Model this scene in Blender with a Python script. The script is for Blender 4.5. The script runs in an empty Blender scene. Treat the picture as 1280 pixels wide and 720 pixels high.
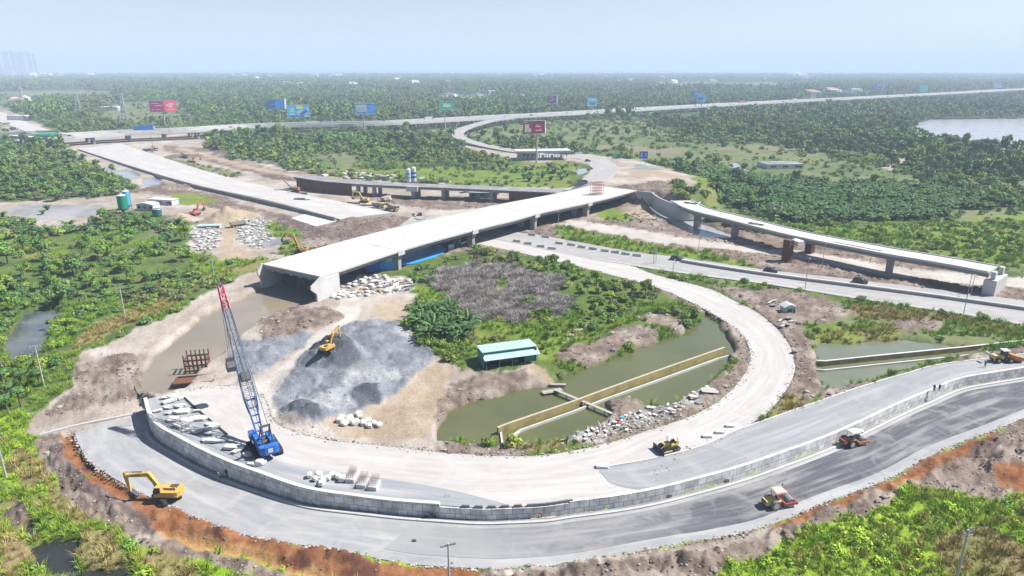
import bpy, bmesh, math, random
import numpy as np
from mathutils import Vector, Matrix
from mathutils.geometry import tessellate_polygon
R = math.radians
rnd = random.Random(7)
SC = bpy.context.scene
COL = SC.collection

# ------------------------------------------------------------------ camera
CH, PITCH, F = 66.0, R(17.9), 853.0
CP, SP = math.cos(PITCH), math.sin(PITCH)
cam = bpy.data.cameras.new('camera')
cam.sensor_width = 36.0
cam.lens = 36.0 * F / 1280.0
cam.clip_start = 0.5
cam.clip_end = 60000
co = bpy.data.objects.new('camera', cam)
COL.objects.link(co)
co.location = (0, 0, CH)
co.rotation_euler = (math.pi / 2 - PITCH, 0, 0)
SC.camera = co

def G(px, py, z=0.0):
    """point of the place at height z that the photograph shows at px, py"""
    a = (px - 640.0) / F
    b = (py - 360.0) / F
    dx, dy, dz = a, CP - b * SP, -SP - b * CP
    t = (z - CH) / dz
    return Vector((dx * t, dy * t, z))

def GL(pts, z=0.0):
    return [G(p[0], p[1], z if len(p) < 3 else p[2]) for p in pts]

def depth(v):
    return v.y * CP + (CH - v.z) * SP

# ------------------------------------------------------------------ noise
def _hash(ix, iy, seed):
    n = (ix * 374761393 + iy * 668265263 + seed * 974711) & 0x7fffffff
    n = ((n ^ (n >> 13)) * 1274126177) & 0x7fffffff
    n = n ^ (n >> 16)
    return (n & 0xffff) / 65535.0

def vnoise(x, y, seed=0):
    x = np.asarray(x, dtype=np.float64); y = np.asarray(y, dtype=np.float64)
    ix = np.floor(x).astype(np.int64); iy = np.floor(y).astype(np.int64)
    fx = x - ix; fy = y - iy
    fx = fx * fx * (3 - 2 * fx); fy = fy * fy * (3 - 2 * fy)
    a = _hash(ix, iy, seed); b = _hash(ix + 1, iy, seed)
    c = _hash(ix, iy + 1, seed); d = _hash(ix + 1, iy + 1, seed)
    return (a * (1 - fx) + b * fx) * (1 - fy) + (c * (1 - fx) + d * fx) * fy

def fbm(x, y, s, o=4, seed=0):
    v = 0; a = 0.5; f = 1.0 / s; tot = 0
    for k in range(o):
        v = v + a * vnoise(x * f + 13.7 * k, y * f - 7.1 * k, seed + k)
        tot += a; a *= 0.5; f *= 2.03
    return v / tot

def inpoly(X, Y, poly):
    P = np.array([(p[0], p[1]) for p in poly])
    out = np.zeros(X.shape, bool)
    m = (X > P[:, 0].min()) & (X < P[:, 0].max()) & (Y > P[:, 1].min()) & (Y < P[:, 1].max())
    if not m.any():
        return out
    x = X[m]; y = Y[m]; c = np.zeros(x.shape, bool)
    n = len(P); j = n - 1
    for i in range(n):
        xi, yi = P[i]; xj, yj = P[j]
        if yi != yj:
            t = ((yi > y) != (yj > y)) & (x < (xj - xi) * (y - yi) / (yj - yi) + xi)
            c ^= t
        j = i
    out[m] = c
    return out

def smooth(pts, n=6, closed=False):
    """Catmull-Rom through the points"""
    P = [Vector(p) for p in pts]
    out = []
    N = len(P)
    rng = range(N) if closed else range(N - 1)
    for i in rng:
        if closed:
            p0, p1, p2, p3 = P[i - 1], P[i], P[(i + 1) % N], P[(i + 2) % N]
        else:
            p1, p2 = P[i], P[i + 1]
            p0 = P[i - 1] if i else p1 * 2 - p2
            p3 = P[i + 2] if i + 2 < N else p2 * 2 - p1
        for k in range(n):
            t = k / n
            out.append(0.5 * ((2 * p1) + (p2 - p0) * t + (2 * p0 - 5 * p1 + 4 * p2 - p3) * t * t + (3 * p1 - p0 - 3 * p2 + p3) * t ** 3))
    if not closed:
        out.append(P[-1].copy())
    return out

def resample(pts, n):
    P = [Vector(p) for p in pts]
    L = [0.0]
    for a, b in zip(P, P[1:]):
        L.append(L[-1] + (b - a).length)
    out = []; j = 0
    for i in range(n):
        s = L[-1] * i / (n - 1)
        while j < len(L) - 2 and L[j + 1] < s:
            j += 1
        d = L[j + 1] - L[j]
        t = 0 if d < 1e-9 else min(1, max(0, (s - L[j]) / d))
        out.append(P[j].lerp(P[j + 1], t))
    return out

def offset(pts, d):
    """the polyline moved to its left by d, level"""
    out = []
    for i, p in enumerate(pts):
        a = pts[max(0, i - 1)]; b = pts[min(len(pts) - 1, i + 1)]
        t = Vector((b.x - a.x, b.y - a.y, 0)).normalized()
        out.append(p + Vector((-t.y, t.x, 0)) * d)
    return out

# ------------------------------------------------------------------ materials
MAT = {}
KA = .77
def mat(name, c1, c2=None, scale=1.0, rough=0.85, bump=0.0, metal=0.0, detail=6, vary=0.0, uv=None, c3=None, scale2=None, spec=0.3, bscale=None, emit=0):
    if name in MAT:
        return MAT[name]
    c1 = tuple(x * KA for x in c1); c2 = c2 and tuple(x * KA for x in c2); c3 = c3 and tuple(x * KA for x in c3)
    m = bpy.data.materials.new(name); m.use_nodes = True
    nt = m.node_tree; N = nt.nodes; L = nt.links
    b = N['Principled BSDF']
    b.inputs['Roughness'].default_value = rough
    b.inputs['Metallic'].default_value = metal
    b.inputs['Specular IOR Level'].default_value = spec
    b.inputs['Base Color'].default_value = (*c1, 1)
    tc = N.new('ShaderNodeTexCoord')
    vec = tc.outputs['Object']
    if uv:
        mp = N.new('ShaderNodeMapping'); L.new(tc.outputs['UV'], mp.inputs['Vector'])
        mp.inputs['Scale'].default_value = (uv[0], uv[1], 1)
        vec = mp.outputs[0]
    src = None
    if c2:
        n = N.new('ShaderNodeTexNoise'); n.inputs['Scale'].default_value = scale; n.inputs['Detail'].default_value = detail
        n.inputs['Roughness'].default_value = 0.62
        L.new(vec, n.inputs['Vector'])
        r = N.new('ShaderNodeValToRGB'); r.color_ramp.elements[0].position = 0.36; r.color_ramp.elements[1].position = 0.64
        r.color_ramp.elements[0].color = (*c1, 1); r.color_ramp.elements[1].color = (*c2, 1)
        L.new(n.outputs['Fac'], r.inputs[0]); src = r.outputs[0]
        if c3:
            n2 = N.new('ShaderNodeTexNoise'); n2.inputs['Scale'].default_value = scale2 or scale * 0.17; n2.inputs['Detail'].default_value = 5
            L.new(vec, n2.inputs['Vector'])
            r2 = N.new('ShaderNodeValToRGB'); r2.color_ramp.elements[0].position = 0.48; r2.color_ramp.elements[1].position = 0.66
            L.new(n2.outputs['Fac'], r2.inputs[0])
            mx = N.new('ShaderNodeMix'); mx.data_type = 'RGBA'
            L.new(r2.outputs[0], mx.inputs[0]); L.new(src, mx.inputs[6]); mx.inputs[7].default_value = (*c3, 1)
            src = mx.outputs[2]
    if vary:
        oi = N.new('ShaderNodeObjectInfo')
        hs = N.new('ShaderNodeHueSaturation')
        mr = N.new('ShaderNodeMapRange'); mr.inputs[3].default_value = 1 - vary; mr.inputs[4].default_value = 1 + vary
        L.new(oi.outputs['Random'], mr.inputs[0]); L.new(mr.outputs[0], hs.inputs['Value'])
        mul = N.new('ShaderNodeMath'); mul.operation = 'MULTIPLY'; mul.inputs[1].default_value = 7.31
        fr = N.new('ShaderNodeMath'); fr.operation = 'FRACT'
        L.new(oi.outputs['Random'], mul.inputs[0]); L.new(mul.outputs[0], fr.inputs[0])
        mr2 = N.new('ShaderNodeMapRange'); mr2.inputs[3].default_value = 0.5 - vary * 0.07; mr2.inputs[4].default_value = 0.5 + vary * 0.05
        L.new(fr.outputs[0], mr2.inputs[0]); L.new(mr2.outputs[0], hs.inputs['Hue'])
        if src is None:
            hs.inputs['Color'].default_value = (*c1, 1)
        else:
            L.new(src, hs.inputs['Color'])
        src = hs.outputs[0]
    if src is not None:
        L.new(src, b.inputs['Base Color'])
    if bump:
        nb = N.new('ShaderNodeTexNoise'); nb.inputs['Scale'].default_value = bscale or scale * 2; nb.inputs['Detail'].default_value = 8
        L.new(tc.outputs['Object'], nb.inputs['Vector'])
        bp = N.new('ShaderNodeBump'); bp.inputs['Strength'].default_value = 1.0; bp.inputs['Distance'].default_value = bump
        L.new(nb.outputs['Fac'], bp.inputs['Height']); L.new(bp.outputs[0], b.inputs['Normal'])
    if emit:
        b.inputs['Emission Color'].default_value = (*c1, 1); b.inputs['Emission Strength'].default_value = emit
    MAT[name] = m
    return m

# ------------------------------------------------------------------ mesh builder
class MB:
    def __init__(s):
        s.v = []; s.f = []; s.m = []; s.uv = None; s.mi = 0; s.xf = None
    def pt(s, p):
        p = Vector(p)
        if s.xf is not None:
            p = s.xf @ p
        s.v.append((p.x, p.y, p.z)); return len(s.v) - 1
    def face(s, idx):
        s.f.append(tuple(idx)); s.m.append(s.mi)
    def box(s, c, d, rz=0, rx=0, ry=0, taper=1.0):
        c = Vector(c); hx, hy, hz = d[0] / 2, d[1] / 2, d[2] / 2
        M = Matrix.Rotation(rz, 3, 'Z') @ Matrix.Rotation(ry, 3, 'Y') @ Matrix.Rotation(rx, 3, 'X')
        q = []
        for z in (-hz, hz):
            k = 1 if z < 0 else taper
            for x, y in ((-hx, -hy), (hx, -hy), (hx, hy), (-hx, hy)):
                q.append(s.pt(c + M @ Vector((x * k, y * k, z))))
        a = q
        for f in ((3, 2, 1, 0), (4, 5, 6, 7), (0, 1, 5, 4), (1, 2, 6, 5), (2, 3, 7, 6), (3, 0, 4, 7)):
            s.face([a[i] for i in f])
    def bar(s, p0, p1, r, r1=None, n=6, caps=True):
        p0 = Vector(p0); p1 = Vector(p1); r1 = r if r1 is None else r1
        d = (p1 - p0)
        if d.length < 1e-6: return
        d.normalize()
        u = d.orthogonal().normalized(); w = d.cross(u)
        off = math.pi / 4 if n == 4 else 0
        A = [s.pt(p0 + (u * math.cos(2 * math.pi * i / n + off) + w * math.sin(2 * math.pi * i / n + off)) * r) for i in range(n)]
        B = [s.pt(p1 + (u * math.cos(2 * math.pi * i / n + off) + w * math.sin(2 * math.pi * i / n + off)) * r1) for i in range(n)]
        for i in range(n):
            j = (i + 1) % n
            s.face((A[i], A[j], B[j], B[i]))
        if caps:
            s.face(A[::-1]); s.face(B)
    def prof(s, pts, y0, y1):
        """outline in x,z extruded along y"""
        A = [s.pt((p[0], y0, p[1])) for p in pts]; B = [s.pt((p[0], y1, p[1])) for p in pts]
        n = len(pts)
        area = sum(pts[i][0] * pts[(i + 1) % n][1] - pts[(i + 1) % n][0] * pts[i][1] for i in range(n))
        if area < 0: A, B = B, A
        s.face(A); s.face(B[::-1])
        for i in range(n):
            j = (i + 1) % n
            s.face((A[j], A[i], B[i], B[j]))
    def slab(s, poly, z0, z1):
        """level outline (x,y) raised from z0 to z1"""
        pts = [(p[0], p[1]) for p in poly]; n = len(pts)
        area = sum(pts[i][0] * pts[(i + 1) % n][1] - pts[(i + 1) % n][0] * pts[i][1] for i in range(n))
        if area < 0: pts = pts[::-1]
        A = [s.pt((*p, z0)) for p in pts]; B = [s.pt((*p, z1)) for p in pts]
        for t in tessellate_polygon([[Vector((*p, 0)) for p in pts]]):
            a, b, c = t
            v = [Vector((*pts[i], 0)) for i in t]
            if (v[1] - v[0]).cross(v[2] - v[0]).z < 0: b, c = c, b
            s.face((B[a], B[b], B[c])); s.face((A[c], A[b], A[a]))
        for i in range(n):
            j = (i + 1) % n
            s.face((A[i], A[j], B[j], B[i]))
    def build(s, name, mats, parent=None, smooth=False, loc=None, rz=0):
        me = bpy.data.meshes.new(name)
        me.from_pydata(s.v, [], s.f)
        for m in (mats if isinstance(mats, (list, tuple)) else [mats]):
            me.materials.append(m)
        if any(s.m):
            me.polygons.foreach_set('material_index', s.m)
        if smooth:
            me.polygons.foreach_set('use_smooth', [True] * len(s.f))
        me.update()
        o = bpy.data.objects.new(name, me); COL.objects.link(o)
        if parent is not None: o.parent = parent
        if loc is not None: o.location = loc
        if rz: o.rotation_euler = (0, 0, rz)
        return o

def grid_mesh(name, rows, mats, uvs=None, parent=None, smooth_=True, thick=0, closed=False):
    """rows: list of rows of points; thick gives side skirts going down"""
    nr, nc = len(rows), len(rows[0])
    v = [tuple(p) for r in rows for p in r]; f = []
    for i in range(nr - 1):
        for j in range(nc - 1):
            a = i * nc + j
            f.append((a, a + 1, a + nc + 1, a + nc))
    U = None
    if uvs: U = [u for r in uvs for u in r]
    if thick:
        ring = [j for j in range(nc)] + [i * nc + nc - 1 for i in range(1, nr)] + [(nr - 1) * nc + j for j in range(nc - 2, -1, -1)] + [i * nc for i in range(nr - 2, 0, -1)]
        b0 = len(v)
        for k in ring:
            p = v[k]; v.append((p[0], p[1], p[2] - thick))
            if U: U.append(U[k])
        n = len(ring)
        for k in range(n):
            f.append((ring[k], b0 + k, b0 + (k + 1) % n, ring[(k + 1) % n]))
    me = bpy.data.meshes.new(name); me.from_pydata(v, [], f)
    # orient upwards
    if me.polygons[0].normal.z < 0:
        me.flip_normals()
    for m in (mats if isinstance(mats, (list, tuple)) else [mats]): me.materials.append(m)
    if U:
        ul = me.uv_layers.new(name='UVMap')
        li = np.zeros(len(me.loops), dtype=np.int32); me.loops.foreach_get('vertex_index', li)
        arr = np.array(U, dtype=np.float32)[li]
        ul.data.foreach_set('uv', arr.ravel())
    o = bpy.data.objects.new(name, me); COL.objects.link(o)
    if parent is not None: o.parent = parent
    return o

def thing(name, label, cat, loc=(0, 0, 0), rz=0, group=None):
    o = bpy.data.objects.new(name, None); COL.objects.link(o)
    o.empty_display_size = 0.5
    o.location = loc; o.rotation_euler = (0, 0, rz)
    o['label'] = label; o['category'] = cat
    if group: o['group'] = group
    return o

def tag(o, label=None, cat=None, group=None, kind=None):
    if label: o['label'] = label
    if cat: o['category'] = cat
    if group: o['group'] = group
    if kind: o['kind'] = kind
    return o

KIDS = {}
def kids(o):
    return [c for c in COL.objects if c.parent is o]

def dup(root, loc=None, rz=None, label=None, group=None, scale=None, tree=None):
    """copy of a thing with its parts and sub-parts; tree: cached [(obj, parentIndex)]"""
    if tree is None:
        tree = cache_tree(root)
    made = []
    for o, pi in tree:
        c = o.copy(); COL.objects.link(c)
        if pi >= 0: c.parent = made[pi]
        made.append(c)
    r = made[0]
    if loc is not None: r.location = loc
    if rz is not None: r.rotation_euler = (0, 0, rz)
    if scale is not None: r.scale = (scale, scale, scale) if not isinstance(scale, tuple) else scale
    if label: r['label'] = label
    if group: r['group'] = group
    return r

def cache_tree(root):
    tree = [(root, -1)]
    allo = list(COL.objects)
    i = 0
    while i < len(tree):
        for c in allo:
            if c.parent is tree[i][0]: tree.append((c, i))
        i += 1
    return tree
# ------------------------------------------------------------------ outlines of the place (traced, unprojected at their heights)
WT = [(182,500),(188,520),(198,533),(220,546),(250,562),(287,579),(320,591),(382,612),(445,622),(495,628),(550,632),(600,635),(640,634),(680,632),(715,627),(770,620),(820,611),(857,602),(910,588),(960,572),(1042,542),(1120,506),(1160,489),(1197,474),(1240,466),(1290,458),(1400,440),(1560,418)]
WALL = smooth(GL(WT, 0.0), 6)
ZL = -2.1
def zlow(x):
    return ZL - 1.0 * np.clip((-x - 22) / 34.0, 0, 1)

def GLow(px, py):
    z = ZL
    for _ in range(6):
        p = G(px, py, z); z = float(zlow(p.x))
    return G(px, py, z)

# --- terrain grid
def axis():
    ys = [40.0]
    while ys[-1] < 1050: ys.append(ys[-1] * 1.0058)
    while ys[-1] < 26000: ys.append(ys[-1] * 1.03)
    return np.array(ys)
YS = axis(); NC = 860
US = np.linspace(-1, 1, NC)
GY = np.repeat(YS[:, None], NC, 1)
GX = US[None, :] * (GY * 1.12 + 25)
PXS = 1280 / 2.0
def proj_np(x, y, z=0.0):
    D = y * CP + (CH - z) * SP
    return 640 + F * x / D, 360 + F * ((CH - z) * CP - y * SP) / D
n1 = fbm(GX, GY, 4.0, 4, 11) - .5; n2 = fbm(GX, GY, 4.0, 4, 57) - .5
n1b = fbm(GX, GY, 30.0, 3, 21) - .5; n2b = fbm(GX, GY, 30.0, 3, 77) - .5
amp = np.clip(GY / 110.0, .6, 6)
JX = GX + n1 * 2.6 * amp + n1b * 1.5 * amp; JY = GY + n2 * 3.6 * amp + n2b * 2.5 * amp

def region(px, low=False, z=0.0, jit=True, world=None):
    if world is None:
        world = [GLow(*p) for p in px] if low else GL(px, z)
    return inpoly(JX if jit else GX, JY if jit else GY, world)

def blur(a, n):
    a = a.astype(np.float64)
    for _ in range(n):
        p = np.pad(a, 1, mode='edge')
        a = (p[:-2, 1:-1] + p[2:, 1:-1] + p[1:-1, :-2] + p[1:-1, 2:] + 2 * p[1:-1, 1:-1]) / 6
    return a

# --- palette: name -> (colour a, colour b, colour c, noise size, bump m)
PAL = {
 'veg':   ((.085,.140,.030), (.150,.200,.050), (.200,.180,.095), 9, .5),
 'far':   ((.060,.105,.040), (.085,.140,.050), (.150,.180,.080), 120, 0),
 'grass': ((.150,.230,.035), (.220,.290,.045), (.260,.240,.090), 6, .35),
 'bright':((.240,.400,.025), (.340,.480,.045), (.190,.310,.020), 4, .45),
 'dry':   ((.300,.240,.110), (.220,.230,.070), (.360,.270,.150), 4, .35),
 'field': ((.130,.190,.060), (.210,.230,.100), (.260,.230,.140), 22, .25),
 'pale':  ((.540,.470,.400), (.410,.340,.280), (.600,.540,.470), 6, .26),
 'dust':  ((.640,.590,.530), (.560,.505,.440), (.680,.635,.580), 5, .06),
 'sand':  ((.530,.420,.300), (.450,.350,.250), (.560,.470,.370), 6, .2),
 'orange':((.560,.330,.140), (.480,.270,.110), (.520,.330,.180), 3, .1),
 'red':   ((.300,.120,.050), (.390,.180,.085), (.150,.065,.045), 1.4, .25),
 'mud':   ((.320,.245,.195), (.190,.135,.105), (.420,.345,.290), 2.4, .9),
 'mudd':  ((.145,.100,.085), (.210,.160,.145), (.300,.250,.230), 1.5, 1.0),
 'mudg':  ((.350,.275,.220), (.200,.150,.120), (.450,.380,.320), 1.8, .8),
 'gravel':((.330,.345,.370), (.220,.235,.265), (.470,.470,.475), 2.6, .7),
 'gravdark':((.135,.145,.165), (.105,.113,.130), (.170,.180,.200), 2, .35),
 'gray':  ((.380,.375,.370), (.300,.300,.300), (.440,.430,.415), 8, .1),
 'dead':  ((.230,.205,.190), (.170,.170,.120), (.290,.265,.250), 3, .7),
 'rock':  ((.420,.390,.350), (.230,.230,.220), (.520,.500,.470), 1.2, .7),
 'bed':   ((.140,.115,.070), (.110,.100,.060), (.160,.130,.080), 3, .1),
}
KEYS = list(PAL)
PAL = {k: (tuple(c * (.74 if k not in ('veg','far','grass','bright','dry','field') else .8) for c in v[0]), tuple(c * (.74 if k not in ('veg','far','grass','bright','dry','field') else .8) for c in v[1]), tuple(c * (.74 if k not in ('veg','far','grass','bright','dry','field') else .8) for c in v[2]), v[3], v[4]) for k, v in PAL.items()}
CL = np.zeros(GX.shape, np.int8)
CL[GY > 900] = KEYS.index('far')

REG = [
 ('field', [(760,176),(960,180),(1075,205),(1160,226),(1060,228),(960,222),(900,205),(800,200)]),
 ('field', [(520,160),(640,150),(800,150),(860,165),(800,185),(740,188),(640,180),(590,175)]),
 ('grass', [(560,222),(640,205),(700,200),(735,212),(735,235),(640,236),(560,230)]),
 ('grass', [(400,208),(500,212),(560,208),(600,215),(560,226),(480,226),(410,220)]),
 ('field', [(385,195),(440,190),(455,205),(420,215),(395,210)]),
 ('field', [(830,215),(850,222),(900,262),(960,283),(1100,311),(1240,335),(1300,345),(1400,345),(1400,262),(1270,262),(1200,264),(1190,276),(1080,282),(990,280),(930,268),(880,240),(855,215)]),
 ('grass', [(1000,283),(1080,284),(1190,278),(1270,266),(1340,266),(1340,320),(1240,328),(1150,312),(1060,298)]),
 ('grass', [(835,215),(862,222),(885,240),(905,262),(930,272),(900,275),(870,250),(850,232)]),
 ('grass', [(20,298),(55,294),(80,310),(92,322),(40,326),(15,315)]),
 ('field', [(90,300),(170,285),(215,295),(190,320),(120,325)]),
 ('field', [(0,115),(70,112),(150,114),(150,124),(60,126),(0,127)]),
 ('field', [(150,128),(230,125),(250,150),(170,158),(110,150)]),
 ('field', [(520,120),(600,119),(640,128),(560,131)]),
 ('field', [(800,104),(960,104),(1040,110),(960,114),(820,110)]),
 # corridors of construction ground
 ('pale', [(60,172),(250,166),(262,190),(300,199),(345,207),(380,216),(430,222),(500,228),(560,232),(700,236),(800,232),(840,238),(800,262),(700,262),(640,262),(560,300),(520,312),(480,320),(430,300),(350,326),(335,325),(260,326),(238,318),(232,305),(250,290),(235,277),(205,272),(185,262),(140,266),(110,283),(60,288),(30,276),(0,274),(-60,270),(-60,256),(60,250),(140,247),(178,240),(165,228),(135,215),(110,203)]),
 ('gray', [(10,258),(60,256),(130,256),(132,268),(60,276),(10,272)]),
 ('mud', [(185,222),(235,235),(290,250),(330,262),(330,275),(290,266),(240,252),(200,243),(165,240),(190,232)]),
 ('grass', [(212,243),(240,240),(265,248),(270,255),(240,258),(215,255)]),
 ('field', [(200,197),(240,203),(300,215),(300,222),(240,212),(205,206)]),
 ('mud', [(200,182),(250,184),(300,200),(340,210),(400,222),(400,230),(340,220),(260,203),(215,193)]),
 ('mud', [(330,262),(350,268),(400,282),(421,277),(450,276),(490,290),(505,297),(470,306),(430,312),(400,312),(370,302),(340,288)]),
 ('grass', [(335,276),(372,284),(378,296),(345,298),(333,288)]),
 ('grass', [(342,302),(372,300),(378,315),(352,322)]),
 ('gravel', [(318,298),(345,296),(352,306),(330,312)]),
 ('mud', [(425,262),(470,268),(515,272),(520,282),(480,285),(430,275)]),
 ('mud', [(440,238),(520,248),(560,246),(640,248),(640,256),(560,262),(500,258),(440,250)]),
 ('mudd', [(255,184),(300,194),(345,203),(395,214),(395,216),(345,206),(300,198),(255,188)]),
 ('sand', [(225,183),(290,200),(340,213),(400,226),(400,229),(340,217),(285,204),(220,187)]),
 ('mudd', [(215,190),(280,207),(340,220),(395,230),(395,232),(335,223),(275,210),(212,193)]),
 ('pale', [(200,186),(270,205),(330,219),(330,222),(268,209),(198,190)]),
 ('mudd', [(195,228),(225,230),(240,240),(215,242)]),
 ('mudd', [(345,268),(400,285),(460,292),(455,300),(400,296),(350,282)]),
 ('mudd', [(700,282),(860,302),(960,322),(960,326),(860,309),(700,286)]),
 # left bank
 ('pale', [(345,336),(300,346),(262,365),(230,385),(195,400),(150,425),(115,440),(95,455),(88,478),(55,497),(35,512),(38,535),(60,550),(95,545),(130,535),(185,515),(240,510),(345,420),(405,372),(405,345)]),
 ('mudg', [(95,458),(170,440),(185,470),(190,500),(170,520),(110,530),(60,545),(35,530),(38,510),(70,492),(90,480)]),
 ('grass', [(235,318),(330,322),(342,332),(300,345),(262,352),(240,340)]),
 ('dry', [(150,395),(200,375),(225,380),(195,395),(150,412),(120,430),(95,440),(100,420)]),
 # centre
 ('pale', [(400,345),(500,345),(520,352),(530,372),(510,385),(503,405),(530,435),(556,450),(575,462),(600,465),(660,460),(672,475),(695,490),(640,500),(600,505),(565,520),(550,560),(640,566),(640,640),(540,632),(320,592),(182,545),(182,496),(235,482),(250,455),(280,430),(320,410),(345,392)]),
 ('mudg', [(325,402),(345,390),(385,388),(412,382),(415,395),(385,412),(355,425),(322,432)]),
 ('gravel', [(298,425),(330,430),(360,425),(385,412),(395,420),(360,448),(320,470),(300,480),(290,450)]),
 ('gravel', [(432,402),(470,398),(500,404),(522,430),(548,442),(530,462),(497,492),(475,503),(425,520),(400,534),(357,524),(340,498),(368,455),(402,440),(425,417)]),
 ('sand', [(402,534),(428,520),(478,503),(500,492),(532,462),(552,448),(562,470),(548,520),(532,550),(480,552),(430,550)]),
 ('sand', [(480,372),(505,372),(515,380),(505,400),(485,402),(462,390)]),
 ('rock', [(405,362),(440,352),(480,345),(520,352),(515,362),(480,368),(430,372)]),
 ('gravel', [(590,300),(640,296),(645,300),(620,308)]),
 ('dust', [(425,374),(452,368),(447,392),(424,412),(398,430),(372,452),(352,480),(342,505),(350,525),(310,510),(296,486),(330,472),(365,448),(398,416),(415,395)]),
 # island
 ('veg', [(500,332),(560,322),(620,318),(680,325),(740,338),(800,355),(850,372),(880,390),(872,405),(857,413),(800,437),(740,458),(690,479),(665,453),(600,450),(575,452),(540,435),(505,410),(512,388),(540,372),(515,355)]),
 ('grass', [(515,358),(545,362),(560,372),(540,385),(520,378)]),
 ('grass', [(600,395),(680,402),(740,408),(735,420),(690,455),(620,428),(585,415)]),
 ('dead', [(540,350),(558,336),(590,331),(612,338),(642,332),(668,346),(705,351),(690,362),(716,380),(700,396),(672,388),(650,405),(622,396),(600,403),(583,388),(556,386),(572,368),(545,362)]),
 ('grass', [(612,352),(630,348),(640,358),(622,364)]),
 ('veg', [(650,372),(668,366),(676,378),(660,384)]),
 ('dry', [(580,395),(592,405),(597,430),(590,432),(580,410)]),
 ('sand', [(700,425),(712,412),(740,400),(748,402),(720,418),(708,430)]),
 ('mudg', [(560,482),(600,466),(660,462),(668,478),(640,494),(600,500),(568,516),(550,545),(545,520)]),
 ('mudg', [(690,445),(738,428),(770,412),(800,406),(827,415),(822,426),(775,438),(740,452),(715,455)]),
 ('mudg', [(795,397),(830,392),(857,400),(860,412),(830,412)]),
 ('sand', [(655,455),(668,455),(700,485),(712,492),(700,492),(672,475)]),
 ('mudg', [(560,318),(600,312),(640,316),(720,330),(790,350),(830,368),(870,388),(905,405),(915,430),(915,452),(895,477),(862,502),(810,515),(762,530),(706,556),(620,558),(545,552),(545,575),(650,570),(765,552),(815,536),(865,520),(905,498),(932,470),(940,442),(930,415),(900,394),(860,372),(810,352),(740,330),(640,306),(560,306)]),
 ('mudg', [(735,540),(745,500),(785,492),(812,508),(800,530),(760,548)]),
 ('rock', [(712,548),(765,522),(800,512),(850,500),(880,480),(896,485),(865,508),(812,532),(765,544),(715,560)]),
 ('dry', [(700,555),(652,558),(640,562),(700,562)]),
 # right island
 ('field', [(885,358),(960,362),(1072,378),(1185,394),(1280,409),(1420,428),(1420,440),(1280,442),(1180,457),(1135,468),(1085,484),(1022,504),(960,527),(975,505),(992,485),(1000,455),(990,425),(965,397),(930,375)]),
 ('mudg', [(880,350),(960,358),(1040,374),(1072,390),(1020,405),(1000,410),(1018,432),(1022,470),(1032,488),(1000,508),(955,528),(972,500),(985,470),(985,435),(970,410),(940,385),(905,366)]),
 ('dry', [(955,520),(985,490),(1005,500),(1000,508),(958,530)]),
 ('grass', [(1002,405),(1060,405),(1120,408),(1128,425),(1060,430),(1020,425)]),
 ('dry', [(1060,380),(1130,390),(1200,396),(1240,405),(1200,405),(1120,402),(1070,398)]),
 ('mudg', [(1125,402),(1175,400),(1185,412),(1150,417),(1120,412)]),
 ('grass', [(1195,400),(1250,405),(1330,414),(1330,428),(1215,415)]),
 ('mudg', [(1022,500),(1035,480),(1085,478),(1140,466),(1200,448),(1290,436),(1290,445),(1180,458),(1090,484),(1025,506)]),
 # gore wedge
 ('field', [(787,331),(860,345),(960,357),(985,362),(900,360),(840,348)]),
 # corridor north of the highway
 ('mud', [(640,262),(800,244),(830,240),(850,262),(900,282),(960,293),(1100,318),(1240,345),(1300,345),(1420,362),(1420,392),(1280,376),(1160,362),(1060,350),(960,340),(840,320),(700,298),(640,292),(600,300)]),
 ('grass', [(745,262),(762,256),(775,262),(795,275),(770,277),(742,271)]),
 ('grass', [(700,283),(760,296),(840,310),(890,316),(950,338),(945,345),(900,335),(840,324),(790,316),(700,299),(690,291)]),
 ('dust', [(690,281),(715,275),(790,286),(850,295),(890,300),(960,312),(1010,315),(1085,327),(1147,336),(1227,343),(1300,348),(1420,355),(1420,368),(1225,356),(1105,343),(990,322),(890,311),(840,307),(765,295)]),
 ('sand', [(795,255),(830,260),(825,275),(800,275),(780,265)]),
 ('pale', [(690,198),(726,190),(752,196),(800,200),(840,214),(862,238),(880,254),(865,252),(845,240),(800,240),(757,234),(711,238),(740,225),(748,212),(730,204)]),
 ('gray', [(800,205),(830,212),(843,224),(815,226),(785,218)]),
 ('sand', [(770,228),(800,222),(845,230),(870,250),(855,248),(835,236),(800,236)]),
 ('pale', [(1100,208),(1125,198),(1160,185),(1168,186),(1130,202),(1110,214)]),
 ('pale', [(560,172),(640,190),(700,196),(690,205),(640,200),(590,190)]),
 # haul roads in the left construction yard
 ('pale', [(0,132),(60,160),(100,175),(70,185),(0,170)]),
 ('sand', [(258,268),(310,262),(300,285),(292,310),(330,325),(270,326),(278,300)]),
 ('rock', [(232,285),(262,280),(278,290),(270,312),(245,315)]),
 ('rock', [(298,272),(335,274),(342,300),(320,314),(300,300)]),
]
for k, px in REG:
    CL[region(px)] = KEYS.index(k)

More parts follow.
